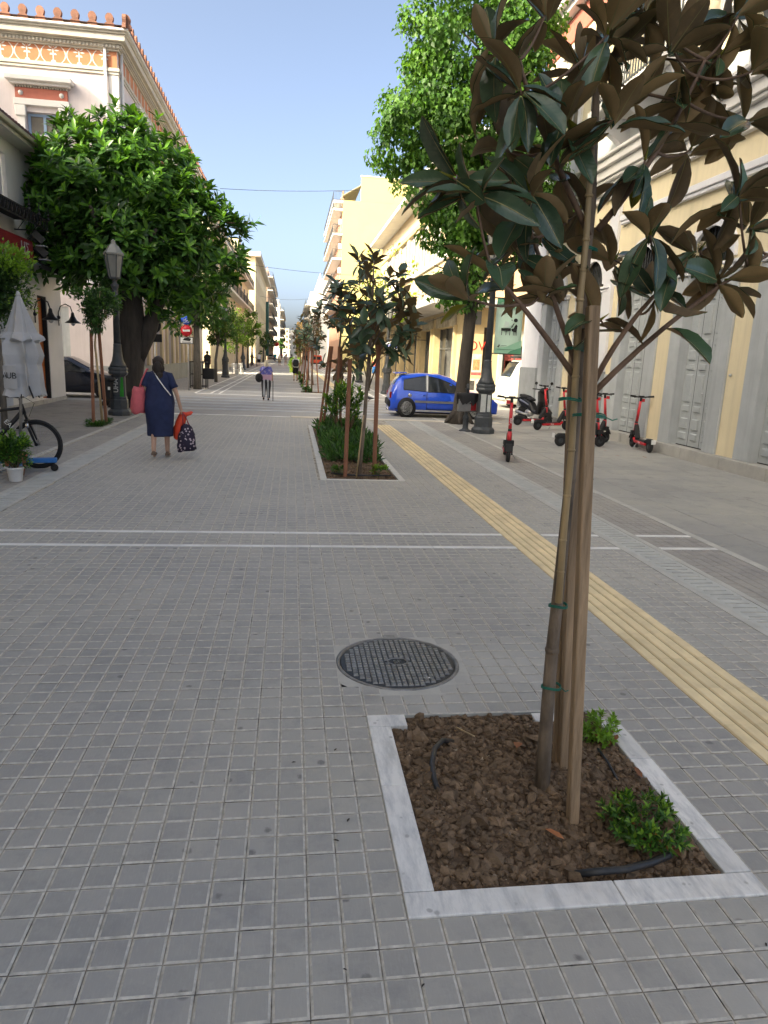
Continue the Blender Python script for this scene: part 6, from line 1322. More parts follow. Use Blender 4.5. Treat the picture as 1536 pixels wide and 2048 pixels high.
g=bushleaves((-4.45,17.0,.02),(.33,.7,.05),900,.1,.02,[LEAF['gcover'],LEAF['bush']],None,'grass_tuft',.7); tag(g,'patch of grass around the foot of the left sapling','grass')

# ------------------------------------------------------------------ magnolias
MAGM=[LEAF['mag_top'],LEAF['mag_under']]
LEAF['rib']=leafmat('rib',(.30,.27,.13),.6,.1,.2)
def leafmesh(kind,L=.24,W=.098,curl=.25,under='near_under',top='near_top'):
    """one magnolia leaf, upper and lower skins 1.5 mm apart; points along +Y, upper side +Z"""
    st=[0,.12,.28,.45,.62,.8,.93,1]; wd=[.03,.42,.78,.98,1,.78,.4,.03]; xs=(-1,-.5,0,.5,1); V=[];F=[];mi=[]
    for sgn in (0,1):
        for i,(t,w) in enumerate(zip(st,wd)):
            for x in xs:
                xx=x*w*W/2; z=abs(x)**1.3*w*W*(.24 if kind!='flat' else .1)-curl*L*t*t+(.006*math.sin(t*9+x*2.4+len(kind)*2.1)+.0025*math.sin(t*19+x))*abs(x)*w; V.append((xx,L*t+.02,z-sgn*.003))
    for sgn in (0,1):
        o=sgn*len(st)*5
        for i in range(len(st)-1):
            for j in range(4):
                a_,b_,c_,d_=(o+i*5+j,o+i*5+j+1,o+(i+1)*5+j+1,o+(i+1)*5+j)
                for q in ((a_,b_,c_),(a_,c_,d_)): F.append(q if sgn==0 else q[::-1]); mi.append(sgn)
    for sgn,zo in ((0,.0012),(1,-.0042)):                      # raised midrib on both skins
        o=len(V)
        for t in st[:-1]:
            for x in (-1,1): V.append((x*.0024*(1-.7*t),L*t+.02,-curl*L*t*t+.006*math.sin(t*9+len(kind)*2.1)*0+zo))
        for i in range(len(st)-2):
            a_,b_,c_,d_=o+2*i,o+2*i+1,o+2*i+3,o+2*i+2
            for q in ((a_,b_,c_),(a_,c_,d_)): F.append(q if sgn==0 else q[::-1]); mi.append(2)
    me=npmesh('leaf',V,F,[LEAF[top],LEAF[under],LEAF['rib']],mi,True); return me
random.seed(21)
LM=[leafmesh('ab',.25,.1,.2),leafmesh('abcd',.26,.098,.02),leafmesh('abcde',.235,.102,.35),leafmesh('a',.255,.104,.1),leafmesh('b',.27,.11,.28),leafmesh('flat',.24,.1,-.14),leafmesh('c',.255,.096,.45),leafmesh('d',.2,.08,.15)]
LMY=leafmesh('y',.16,.06,.1,'mag_young','mag_young')
NB=Vector((1.10,2.55,0)); mg=thing('magnolia_sapling','young magnolia with brown backed leaves in the foreground soil bed','tree',NB)
def P3(x,y,Y): return at(x,y,Y)
tr=[Vector((1.105,2.56,-.06)),P3(1092,1450,2.57),P3(1104,1300,2.57),P3(1117,1180,2.58),P3(1140,960,2.6),P3(1158,760,2.62),P3(1168,560,2.64),P3(1182,420,2.65),P3(1188,280,2.66),P3(1196,120,2.66),P3(1202,-40,2.66)]
tk=tube_part('trunk',[p-NB for p in tr],[.034,.028,.026,.0235,.021,.019,.018,.0175,.015,.012,.008],MAT['bark_young'],mg,12)
for (x,y,Y,r) in ((1104,1300,2.57,.031),(1158,760,2.62,.024),(1140,960,2.6,.025)):
    b=MB(); b.ball(P3(x,y,Y)-NB,(r,r,r*.8),10,6); b.build('knot',MAT['bark_young'],tk)
# rosette positions: pixel, distance, axis (x right, y away, z up), number of leaves
ros=[((1040,175),2.45,(-.3,-.1,.9),9),((1090,30),2.6,(-.2,.2,.9),8),((950,385),2.45,(-.7,-.1,.35),8),((925,588),2.42,(-.8,-.1,.7),-5),((1232,235),2.4,(.15,-.15,.95),8),((1345,95),2.6,(.4,.1,.8),9),((1290,20),2.75,(.2,.3,.9),8),
((1415,180),2.75,(.6,.1,.6),8),((1480,25),2.7,(.7,-.1,.6),8),((1478,390),2.45,(.4,-.2,.85),8),((1300,470),2.45,(.0,-.2,.95),8),((1400,500),2.65,(.5,.1,.75),8),((1500,455),2.6,(.6,.1,.5),7),((1310,600),2.5,(.2,-.1,-.6),4),((1200,640),2.6,(.6,.2,.4),4),
((1110,330),2.7,(-.3,.3,.8),7),((1080,470),2.75,(-.2,.3,.9),7),((1030,500),2.6,(-.5,.2,.6),7),((1085,585),2.5,(-.2,-.1,.9),-4),((1010,300),2.7,(-.6,.3,.5),7),((1160,130),2.8,(-.1,.4,.9),7),((1230,520),2.75,(.4,.3,.7),5),((1450,560),2.55,(.7,-.1,.2),6),((1380,300),2.85,(.4,.3,.6),7),((1120,560),2.75,(-.3,.3,.6),5),((1500,240),2.75,(.7,.1,.5),5),((1240,90),2.85,(.1,.3,.9),7),((1160,420),2.8,(.2,.4,.8),5),((985,90),2.6,(-.5,.1,.7),6),((905,355),2.5,(-.85,0,.3),6),((1215,70),2.55,(.05,0,.95),8),((1440,110),2.7,(.5,.1,.7),8),((1290,320),2.6,(.2,.1,.9),6),((1130,230),2.5,(-.2,-.2,.85),7),((1060,380),2.5,(-.35,-.1,.6),7),((1510,140),2.6,(.6,-.1,.6),7)]
# branches from the trunk to the rosettes
def trunkpt(z):
    for a,c in zip(tr[:-1],tr[1:]):
        if a.z<=z<=c.z: return a+(c-a)*((z-a.z)/(c.z-a.z))
    return tr[-1]
main={'l1':[P3(1150,755,2.6),P3(1085,660,2.52),P3(1020,580,2.47),P3(985,545,2.45)],'l2':[P3(1155,735,2.6),P3(1105,600,2.6),P3(1075,500,2.62),P3(1040,400,2.6)],'r1':[P3(1185,770,2.58),P3(1230,680,2.52),P3(1290,600,2.48),P3(1345,560,2.5)],'r2':[P3(1188,785,2.57),P3(1280,690,2.55),P3(1400,590,2.55),P3(1536,510,2.55)],'r3':[P3(1195,460,2.63),P3(1300,340,2.6),P3(1360,230,2.62),P3(1410,120,2.65)],'l3':[P3(1178,470,2.64),P3(1120,340,2.6),P3(1050,200,2.5),P3(1040,120,2.45)]}
for k_,pts in main.items():
    q=[pts[0]]+[pts[0]*(1-t)**3+pts[1]*3*t*(1-t)**2+pts[2]*3*t*t*(1-t)+pts[3]*t**3 for t in (.15,.3,.45,.6,.75,.9,1)]
    tube_part('branch',[p-NB for p in q],[.0125*(1-.55*i/7) for i in range(8)],MAT['branch'],mg,8); main[k_]=q
allp=[p for q in main.values() for p in q[2:]]
nl=0
for ((x,y),Y,axs,cnt) in ros:
    c=P3(x,y,Y); best=min(allp+[trunkpt(max(1.6,c.z-.45))],key=lambda p:(p-c).length+(.3 if p.z>c.z else 0))
    if (best-c).length>.05: tube_part('twig',[p-NB for p in bez(best,c,(0,0,-.04),6)],[.0062-.0004*i for i in range(7)],MAT['branch'],mg,6)
    nodroop=cnt<0; cnt=abs(cnt); A=Vector(axs).normalized(); U=A.cross(Vector((.3,.9,.2))).normalized(); V2=A.cross(U)
    bud=MB(); bud.tube([c-NB,c+A*.05-NB],[.006,.001],6); bud.build('bud',LEAF['mag_young'],mg)
    for k in range(cnt+3):
        th=k*2.4+random.uniform(-.3,.3); outer=k<cnt*.55
        el=random.uniform(.95,1.5) if outer else random.uniform(.3,.85)
        if random.random()<.42 and not nodroop: el=random.uniform(1.95,2.6)
        d=A*math.cos(el)+(U*math.cos(th)+V2*math.sin(th))*math.sin(el); d.z-=.18*(el>1.2); d.normalize()
        n=(A*math.sin(el)-(U*math.cos(th)+V2*math.sin(th))*math.cos(el)); n=(n-d*n.dot(d)).normalized(); s_=d.cross(n).normalized()
        rot=Matrix((s_,d,n)).transposed().to_4x4() @ Matrix.Rotation(random.uniform(-.5,.5),4,'Y')
        o=link('leaf',LMY if random.random()<.02 else random.choice(LM),mg); sc=random.uniform(.55,.88)
        o.matrix_basis=Matrix.Translation(c-NB+A*random.uniform(-.045,.01)) @ rot @ Matrix.Scale(sc,4); nl+=1
for k in range(16):                                # single leaves along the branches
    p=random.choice(allp)+Vector((random.uniform(-.02,.02),random.uniform(-.02,.02),random.uniform(-.02,.02))); d=Vector((random.gauss(0,1),random.gauss(0,1),random.uniform(-.7,.5))).normalized(); n=Vector((0,0,1))-d*d.z; n.normalize(); s_=d.cross(n)
    o=link('leaf',random.choice(LM),mg); o.matrix_basis=Matrix.Translation(p-NB) @ Matrix((s_,d,n)).transposed().to_4x4() @ Matrix.Scale(random.uniform(.65,1),4)
# the leaves that show largest stay single; the remainder become one mass
lv=[o for o in mg.children if o.name.split('.')[0]=='leaf']
def shown(o):
    w=NB+o.matrix_basis.translation; q=project(w); return (-20<q[0]<1556 and -20<q[1]<2068, -w.y)
lv.sort(key=shown,reverse=True)
Vr=[];Fr=[];Mr=[];ofs=0
for o in lv[300:]:
    me=o.data; v=np.empty(len(me.vertices)*3,np.float32); me.vertices.foreach_get('co',v); v=v.reshape(-1,3); mt_=np.array(o.matrix_basis); Vr.append(v@mt_[:3,:3].T+mt_[:3,3])
    f=np.empty(len(me.polygons)*3,np.int32); me.polygons.foreach_get('vertices',f); Fr.append(f.reshape(-1,3)+ofs); k_=np.empty(len(me.polygons),np.int32); me.polygons.foreach_get('material_index',k_); Mr.append(k_); ofs+=len(v); bpy.data.objects.remove(o)
if Vr: stuff(link('far_leaves',npmesh('far_leaves',np.concatenate(Vr),np.concatenate(Fr),[LEAF['near_top'],LEAF['near_under'],LEAF['rib']],np.concatenate(Mr),True),mg))
# stakes of the near tree
t1=stake(ground(1148,1640),P3(1186,612,2.5),.042,'square pale wooden stake nearest the viewer in the soil bed','stake'); t1.location=(ground(1148,1640).x,ground(1148,1640).y,0)
g2=ground(1128,1530); stake(g2,P3(1160,640,2.66),.036,'brown wooden stake hidden behind the magnolia trunk','stake')
g3=ground(1118,1520); stake(g3,P3(1150,700,2.74),.04,'narrow wooden stake farthest back in the soil bed','stake')
cane=thing('bamboo_cane','pale bamboo cane tied along the magnolia trunk','cane',(NB.x,NB.y,0)); cpts=[P3(1117,1205,2.54),P3(1126,1080,2.545),P3(1143,900,2.56),P3(1160,600,2.58),P3(1172,480,2.6),P3(1184,300,2.6)]; tube_part('cane',[p-Vector((NB.x,NB.y,0)) for p in cpts],[.015,.014,.0135,.013,.012,.01],MAT['bamboo'],cane,10)
for i in range(1,10):
    f=i/10*5; a=int(f); p=cpts[a]+(cpts[a+1]-cpts[a])*(f-a)-Vector((NB.x,NB.y,0)); b=MB(); b.tube([p-Vector((0,0,.006)),p,p+Vector((0,0,.006))],[.0135,.0165,.0135],10); b.build('node_ring',MAT['bamboo'],cane)
def tie(x,y,Y,r,label,tail=True):
    c=P3(x,y,Y); t=thing('green_tie',label,'tie',c,0,'green plant ties on the magnolia'); b=MB()
    for dz in (0,.006): b.tube([(r*1.25*math.cos(k*.5236),r*math.sin(k*.5236),dz+.004*math.sin(k)) for k in range(13)],.0028,5)
    if tail: b.tube([(r*1.2,0,.0),(r*1.7,-.02,-.012),(r*2.1,-.02,-.006)],.0025,5)
    b.build('loop',MAT['tie_green'],t)
tie(1116,1212,2.57,.031,'lowest but one green tie around the magnolia trunk',False); tie(1102,1374,2.56,.033,'lowest green tie around the foot of the trunk'); tie(1178,832,2.52,.05,'green tie around the pale stake'); tie(1175,500,2.63,.03,'top green tie around trunk and cane',False); tie(1150,700,2.6,.03,'dark green tie knotted below the fork'); tie(1140,800,2.56,.035,'loose green loop hanging beside the cane')
b=MB(); c=P3(1172,832,2.5); b.tube([c,P3(1185,870,2.47),P3(1178,930,2.47),P3(1186,960,2.47)],.003,5); tag(b.build('loose_tie_end',MAT['tie_green']),'loose green tie end hanging down the pale stake','tie')
# mid and far magnolias
def magnolia(base,h0,h1,rx,n,per,leafL,label,sc=1.0,lean=(0,0)):
    t=thing('magnolia_tree',label,'tree',base,0,'young magnolias along the street'); zc=(h0+h1)/2; b=MB(); b.tube([(0,0,-.05),(lean[0]*.5,lean[1]*.5,h0*.6),(lean[0],lean[1],zc),(lean[0],lean[1],h1-.1)],[.035,.03,.024,.008],9)
    C,d,k=crown_env([(lean[0],lean[1],zc,rx,rx,(h1-h0)/2)],n); C=np.asarray(C)
    for c in C[::2]: b.tube([(lean[0],lean[1],max(h0*.8,c[2]-.5)),tuple((np.array([lean[0],lean[1],c[2]-.2])+c)/2),tuple(c)],[.012,.009,.005],5)
    b.build('trunk',MAT['bark_young'],t)
    P,D,N,L,W,ids=rosettes(C,norm(d*.6+np.array([0,0,.8])),per,leafL,leafL*.46,1.25,.35,.25)
    crown('crown',[(P,D,N,L,W,np.zeros(len(P),int),.15)],MAGM,t,two=1,fine=True); return t
Y1=11.2; p1=gp(718,950); z0,z1=at(740,760,p1.y).z,at(740,505,p1.y).z
magnolia(p1,z0,z1,.55,40,8,.25,'magnolia at the near end of the long bed',lean=(at(745,640,p1.y).x-p1.x,.1))
stake(gp(690,952),at(700,720,10.6),.06,'reddish stake left of the magnolia in the long bed'); stake(gp(748,950),at(757,690,10.6),.06,'reddish stake right of the magnolia in the long bed'); b=gp(712,955); tc=thing('bamboo_cane','short pale cane beside the trunk in the long bed','cane',b); tube_part('cane',[(0,0,-.05),(.08,0,.95)],[.012,.009],MAT['bamboo'],tc,8)
p2=Vector((.85,16.4,0)); magnolia(p2,at(680,770,16.4).z,at(690,575,16.4).z,.58,30,8,.26,'magnolia at the far end of the long bed',lean=(.25,0))
for i,(dx,dy) in enumerate(((-.22,-.2),(-.1,.25),(.2,-.1),(.32,.2))): stake(Vector((p2.x+dx,p2.y+dy,0)),(p2.x+dx*.5+.12,p2.y+dy*.4,2.0),.055,['outermost left stake of the farther magnolia in the long bed','second stake from the left at the far magnolia of the long bed','third stake from the left at the far magnolia of the long bed','rightmost stake at the far magnolia of the long bed'][i])
nm=['nearest','second','third','farthest']
for i,(x0,x1,y0,y1) in enumerate(PITS):
    pm=Vector(((x0+x1)/2,(y0+y1)/2,0)); magnolia(pm,1.9,3.9+.2*(i%2),.7+.1*i,24,8,.28,'%s magnolia in the row of square beds beyond the crossing'%nm[i],lean=(.05,0))
    for j,(dx,dy) in enumerate(((-.3,-.2),(.0,.3),(.33,-.15))): stake(Vector((pm.x+dx,pm.y+dy,0)),(pm.x+dx*.45,pm.y+dy*.4,2.2),.06,'%s stake at the %s magnolia beyond the crossing'%(('left','back','right')[j],nm[i]))
    soilbed('bed_soil',(x0,x1,y0,y1),8,8,.01,'soil of the %s square bed beyond the crossing'%nm[i]); g=bushleaves((x0+.25,(y0+y1)/2,.12),(.25,.4,.2),420,.14,.04,[LEAF['gcover'],LEAF['bush_lt']],None,'low_plants',.7); tag(g,'low green plants in the %s square bed beyond the crossing'%nm[i],'plants')
g=bushleaves((.3,62,.7),(.4,2.5,.7),900,.3,.09,[LEAF['vine'],LEAF['bush_lt']],None,'low_plants',.6); tag(g,'bright green hedge of shrubs behind the stakes far down the centre','plants')
# ground cover and shrub in the long bed
n=5200; X=rng.uniform(.62,1.58,n); Yv=rng.uniform(11.9,17.9,n)
hgt=(.2+.06*np.sin(Yv*2.1)+.06*np.sin(X*9))*np.clip((Yv-11.6)/.9,.25,1)*np.clip((X-.55)/.25,.3,1); Zv=rng.random(n)**.6*hgt
P=np.stack([X,Yv,Zv],1); D=norm(rng.normal(size=(n,3))*.55+np.array([0,0,.8])); s=rng.uniform(.7,1.3,n); g=crown('ground_cover',[(P,D,randdir(n)+np.array([0,-.3,.6]),.16*s,.035*s,(rng.random(n)>.7).astype(int),.2)],[LEAF['gcover'],LEAF['bush']],None); tag(g,'dense dark green ground cover filling the long bed','plants')
cs=at(690,790,15.3); sh=thing('oleander_shrub','upright green shrub with narrow leaves in the long bed','shrub',(cs.x,15.3,0)); C=inball(60)*np.array([.42,.4,.42])+np.array([0,0,.72]); P,D,N,L,W,ids=rosettes(C,norm((C-np.array([0,0,.6]))*.8+np.array([0,0,.6])),9,.22,.05,1.0,.3); crown('foliage',[(P,D,N,L,W,(ids>6).astype(int),.2)],[LEAF['bush'],LEAF['bush_lt']],sh)
b=MB()
for k in range(14): a=k*2.4; b.tube([(.05*math.cos(a),.05*math.sin(a),0),(.3*math.cos(a),.3*math.sin(a),.7+.15*math.sin(k))],[.015,.006],6)
b.build('stems',MAT['branch'],sh); b=MB(); b.tube([(.62,10.55,.03),(.95,10.45,.02),(1.3,10.42,.03),(1.55,10.5,.02)],.012,8); tag(b.build('irrigation_hose',MAT['hose']),'thin dark irrigation hose at the near end of the long bed','hose')
g=bushleaves((.72,10.6,.08),(.13,.13,.08),220,.06,.02,[LEAF['bush'],LEAF['bush_lt']],None,'seedling',.6); tag(g,'small green seedling at the left front of the long bed','plant'); g=bushleaves((1.38,10.5,.08),(.13,.13,.09),220,.06,.02,[LEAF['bush'],LEAF['bush_lt']],None,'seedling',.6); tag(g,'small green seedling at the right front of the long bed','plant')
# near bed: two small shrubs, hoses, dry leaves, twig
def lowshrub(px,py,Yb,rx,rz,n,label,mats,L=.036):
    c=ground(px,py); t=thing('low_shrub',label,'shrub',(c.x,c.y,-.01)); C=inball(n)*np.array([rx,rx,rz])+np.array([0,0,rz*.85]); A=norm((C-np.array([0,0,rz*.3]))/rx+np.array([0,0,.55])+rng.normal(size=C.shape)*.35)
    P,D,N,LL,W,ids=rosettes(C,A,9,L,L*.36,1.1,.3); crown('foliage',[(P,D,N,LL,W,np.where(ids>6,1,np.where(rng.random(len(ids))<.04,2,0)),.15)],mats,t); b=MB()
    for k in range(16): a=k*2.4; q=C[k]; b.tube([(.01*math.cos(a),.01*math.sin(a),-.01),tuple(q*np.array([.5,.5,.6])),tuple(q)],[.005,.0035,.002],5)
    b.build('stems',MAT['branch'],t); return t
lowshrub(1285,1668,2.4,.155,.075,130,'low green shrub at the right of the soil bed in the foreground',[LEAF['bush'],LEAF['bush_lt'],LEAF['redbush']])
lowshrub(1200,1478,2.9,.085,.07,60,'small reddish green shrub behind the stake in the soil bed',[LEAF['bush_lt'],LEAF['bush_lt'],LEAF['redbush']])
def hose(pix,r,label):
    b=MB(); b.tube([ground(x,y,.0)+Vector((0,0,z)) for (x,y,z) in pix],r,10); tag(b.build('irrigation_hose',MAT['hose']),label,'hose')
hose([(905,1480,-.01),(885,1488,.02),(868,1510,.03),(863,1540,.03),(868,1570,.025),(880,1592,-.005)],.0125,'curved black irrigation hose at the left of the soil bed'); hose([(1150,1748,.0),(1200,1752,.02),(1250,1748,.02),(1300,1735,.02),(1335,1712,.0),(1345,1698,-.02)],.0135,'black irrigation hose at the front right of the soil bed'); hose([(1195,1505,.02),(1215,1530,.015),(1235,1560,.0)],.006,'thin black tube beside the small reddish shrub')
for i,(x,y,L) in enumerate(((1034,1500,.055),(1108,1680,.04),(1225,1490,.05),(1275,1555,.035),(1350,1715,.04),(1240,1600,.03))):
    c=ground(x,y); b=MB(); b.add([(-L,0,.004),(-L*.3,-L*.4,.008),(L*.5,-L*.28,.01),(L,0,.006),(L*.4,L*.3,.012),(-L*.4,L*.38,.012)],[(0,1,2,3,4,5)]); tag(b.build('dry_leaf',LEAF['dry'],None,(c.x,c.y,.022),0,(random.uniform(-.3,.3),random.uniform(-.3,.3),random.uniform(0,6))),['reddish fallen leaf left of the trunk on the soil','small tan fallen leaf in front of the pale stake','brown fallen leaf beside the small reddish shrub','brown fallen leaf on the right edge of the soil','dry leaf beside the hose end at the right','tiny dry leaf between the two shrubs'][i],'leaf')
b=MB(); b.tube([ground(912,1462)+Vector((0,0,.02)),ground(948,1482)+Vector((0,0,.025))],.004,6); tag(b.build('dry_twig',MAT['bamboo']),'short pale dry twig on the soil behind the left hose','twig')
# ------------------------------------------------------------------ people
def skinbody(name, verts, edges, radii, mat, parent, root=0, sub=2):
    me=bpy.data.meshes.new(name); me.from_pydata(verts,edges,[]); me.materials.append(mat); o=link(name,me,parent)
    sk=o.modifiers.new('skin','SKIN'); sk.use_smooth_shade=True
    lay=me.skin_vertices[0].data
    for i,r in enumerate(radii): lay[i].radius=(r,r) if not hasattr(r,'__len__') else r; lay[i].use_root=(i==root)
    s=o.modifiers.new('sub','SUBSURF'); s.levels=sub; s.render_levels=sub; return o
def ell(c,rx,ry,n=20,sq=0): return [(c[0]+rx*math.cos(2*math.pi*k/n),c[1]+ry*math.sin(2*math.pi*k/n),c[2]+(sq*math.cos(4*math.pi*k/n))) for k in range(n)]
def skeleton(H, stride=.16, arms=None, fingers=False, lean=0.0, fat=1.0, head=1.0):
    """standing figure facing +Y; returns verts, edges, radii and named joints"""
    s=H/1.7; J={}
    def j(n,x,y,z): J[n]=Vector((x*s,(y+lean*max(0,z-.9))*s,z*s))
    j('pelvis',0,0,.93); j('belly',0,.01,1.08); j('chest',0,.0,1.27); j('neck',0,-.01,1.44); j('skull',0,.01,1.53); j('crown',0,.005,1.63)
    j('face',0,.06,1.545)
    for sd,n in ((-1,'L'),(1,'R')):
        st=stride*sd
        j('hip'+n,sd*.09,0,.88); j('knee'+n,sd*.095,st*.55+.03,.49); j('ankle'+n,sd*.095,st-.03*(st<0),.085+(.05 if st<0 else 0)); j('toe'+n,sd*.105,st+.15,.03)
        j('shoulder'+n,sd*.148,-.005,1.372)
        a=(arms or {}).get(n,((sd*.22,-.02,1.12),(sd*.235,.04,.88),(sd*.235,.06,.80)))
        for nm,p in zip(('elbow','wrist','hand'),a): j(nm+n,*p)
    names=['pelvis','belly','chest','neck','skull','crown','face']+[a+n for n in 'LR' for a in ('hip','knee','ankle','toe','shoulder','elbow','wrist','hand')]
    idx={n:i for i,n in enumerate(names)}; V=[tuple(J[n]) for n in names]
    E=[('pelvis','belly'),('belly','chest'),('chest','neck'),('neck','skull'),('skull','crown'),('skull','face')]
    for n in 'LR': E+=[('pelvis','hip'+n),('hip'+n,'knee'+n),('knee'+n,'ankle'+n),('ankle'+n,'toe'+n),('chest','shoulder'+n),('shoulder'+n,'elbow'+n),('elbow'+n,'wrist'+n),('wrist'+n,'hand'+n)]
    rad={'pelvis':.135*fat,'belly':.125*fat,'chest':.135*fat,'neck':.052,'skull':.083*head,'crown':.06*head,'face':.05,'hip':.085*fat,'knee':.056,'ankle':.036,'toe':.026,'shoulder':.06,'elbow':.04,'wrist':.027,'hand':.03}
    Rr=[(rad.get(n) or rad[n[:-1]])*s for n in names]; E=[(idx[a],idx[b_]) for a,b_ in E]
    if fingers:
        for n,sd in (('L',-1),('R',1)):
            h=J['hand'+n]; w=J['wrist'+n]; dr=(h-w).normalized(); side=Vector((0,1,0)).cross(dr).normalized() if abs(dr.y)<.9 else Vector((1,0,0)); sp=dr.cross(side).normalized()
            for f,(off,l) in enumerate(((-.026,.05),(-.009,.06),(.009,.057),(.026,.045))):
                a=h+sp*off*s+dr*.01*s; m=a+dr*l*.5*s; e=a+dr*l*.8*s+side*.02*sd*s; k=len(V); V+=[tuple(a),tuple(m),tuple(e)]; E+=[(idx['hand'+n],k),(k,k+1),(k+1,k+2)]; Rr+=[.0095*s,.009*s,.0075*s]
            a=w+(h-w)*.4+sp*.032*s; e=a+sp*.02*s+dr*.035*s; k=len(V); V+=[tuple(a),tuple(e)]; E+=[(idx['wrist'+n],k),(k,k+1)]; Rr+=[.011*s,.008*s]
    return V,E,Rr,J,s
def garment_leg(b,J,n,top,bot,r0,r1,mi=0):
    hip,kn,an=J['hip'+n],J['knee'+n],J['ankle'+n]; pts=[hip+Vector((0,0,.04)),hip*.4+kn*.6,kn]
    rr=[r0,r0*.85,r0*.7]
    if bot<.6: pts+=[kn*.45+an*.55,an+Vector((0,0,.02+bot*.2))]; rr+=[r1*1.05,r1]
    else: pts=[hip+Vector((0,0,.04)),hip*.6+kn*.4,kn*.95+hip*.05]; rr=[r0,r0*.95,r0*.9]
    b.tube(pts,rr,12,mi)
def torso(b,J,s,z0,z1,w0,w1,d0,d1,mi=0):
    rings=[]
    ch=J['chest']; pe=J['pelvis']
    for i in range(9):
        f=i/8; z=z0+(z1-z0)*f; t=(z*s-pe.z)/(ch.z-pe.z); c=pe+(ch-pe)*t; k=.5-.5*math.cos(math.pi*min(1,f*1.05))
        w=(w0+(w1-w0)*k)*s; d=(d0+(d1-d0)*k)*s
        if f>.82: w*=1-(f-.82)/.18*.6; d*=1-(f-.82)/.18*.42
        rings.append(ell((c.x,c.y,z*s),w,d,18))
    b.loft(rings,mi)
def sleeve(b,J,n,r,frac,mi=0):
    sh,el,wr=J['shoulder'+n],J['elbow'+n],J['wrist'+n]; pts=[sh*.75+J['chest']*.25+Vector((0,0,.01)),sh,sh*(1-frac)+el*frac]
    rr=[r*1.15,r,r*.92]
    if frac>=1: pts+=[el*.5+wr*.5,wr]; rr+=[r*.75,r*.6]
    b.tube(pts,rr,12,mi)
def hairdo(parent,J,s,mat,long=0,tail=0):
    c=J['skull']*.5+J['crown']*.5; b=MB(); b.ball((c.x,c.y-.012*s,c.z+.005*s),(.094*s,.106*s,.105*s),14,10)
    if long: b.ball((c.x,c.y-.045*s,c.z-.09*s),(.1*s,.075*s,(.09+long)*s),14,10)
    if tail: b.ball((c.x,c.y-.1*s,c.z-.1*s),(.075*s,.06*s,.13*s),12,9); b.ball((c.x+.01,c.y-.11*s,c.z-.2*s),(.07*s,.05*s,.1*s),12,9)
    return b.build('hair',mat,parent)
def shoes(parent,J,s,mat):
    b=MB()
    for n in 'LR':
        a,t=J['ankle'+n],J['toe'+n]; d=(t-a); d.z=0; d.normalize(); b.loft([ell((a.x+d.x*u*s,a.y+d.y*u*s,a.z-.045*s+hh*.5*s),w*s,.02*s+hh*.3*s,10) if False else [(a.x+w*s*math.cos(2*math.pi*k/12),a.y+u*s,max(.005,a.z-.055*s)+max(0,hh*s*math.sin(2*math.pi*k/12))) for k in range(12)] for (u,w,hh) in ((-.06,.025,.05),(-.04,.04,.07),(.03,.042,.06),(.11,.045,.04),(.17,.03,.025),(.19,.01,.01))])
    return b.build('shoes',mat,parent)
random.seed(3)
# woman in a navy dress carrying bags
wp_=ground(322,916); wl=thing('person','woman in a navy dress walking away with pink tote and shopping bags','person',(wp_.x,wp_.y,0),R(4))
V,E,Rr,J,s=skeleton(1.68,.14,{'L':((-.245,-.02,1.14),(-.25,.02,.93),(-.25,.03,.85)),'R':((.27,-.02,1.12),(.33,.02,.87),(.345,.03,.80))},True,fat=1.12)
skinbody('body',V,E,Rr,MAT['skin'],wl)
b=MB(); rings=[]
for (z,w,d,y) in ((.37,.185,.145,.0),(.4,.195,.15,0),(.6,.22,.165,0),(.8,.24,.19,-.01),(.93,.243,.195,-.015),(1.05,.215,.165,-.005),(1.16,.19,.145,0),(1.28,.188,.14,-.005),(1.37,.155,.115,-.01),(1.42,.11,.085,-.01),(1.45,.07,.065,-.005)): rings.append([((w+(.012*math.sin(k*.449+z*6)+.007*math.sin(k*1.122-z*13))*(1.35-z*.6))*math.cos(2*math.pi*k/56),y+(d+(.012*math.sin(k*.449+z*6)+.008*math.sin(k*1.122-z*13))*(1.35-z*.6))*math.sin(2*math.pi*k/56),z) for k in range(56)])
b.loft(rings)
for n,sd in (('L',-1),('R',1)): sh,el=J['shoulder'+n],J['elbow'+n]; b.tube([sh*.7+J['chest']*.3+Vector((0,0,.03)),sh+Vector((sd*.015,0,.005)),sh*.45+el*.55,sh*.22+el*.78],[.07,.068,.068,.072],14)
b.build('dress',MAT['navy'],wl)
hairdo(wl,J,s,MAT['hair_dark'],.02,1); hb_=MB(); hc=J['skull']
for q in range(60):
    a=random.uniform(-1.4,1.4); hb_.tube([(hc.x+.09*math.sin(a),hc.y-.09*math.cos(a),hc.z+.08+random.uniform(-.05,.03)),(hc.x+.085*math.sin(a)*.9,hc.y-.115*math.cos(a),hc.z-.04),(hc.x+.07*math.sin(a)+random.uniform(-.02,.02),hc.y-.13*math.cos(a*.6),hc.z-random.uniform(.14,.24))],[.006,.007,.002],5)
hb_.build('hair_strands',MAT['hair_dark'],wl); b=MB(); c=J['skull']; b.ball((c.x-.01,c.y-.115,c.z+.02),(.035,.02,.03),10,6); b.build('hair_clip',MAT['trim_gray'],wl); shoes(wl,J,s,M('sandal',(.16,.11,.08),.6)) 
b=MB(); b.tube([(-.06,-.10,1.43),(.0,-.158,1.32),(.1,-.185,1.18),(.2,-.17,1.05)],.013,6,flat=.5); b.build('white_strap',MAT['white_cloth'],wl)
bt=thing('tote_bag','pink tote bag hanging from the woman\'s left shoulder','bag',(wp_.x,wp_.y,0),R(4)); b=MB(); rings=[]
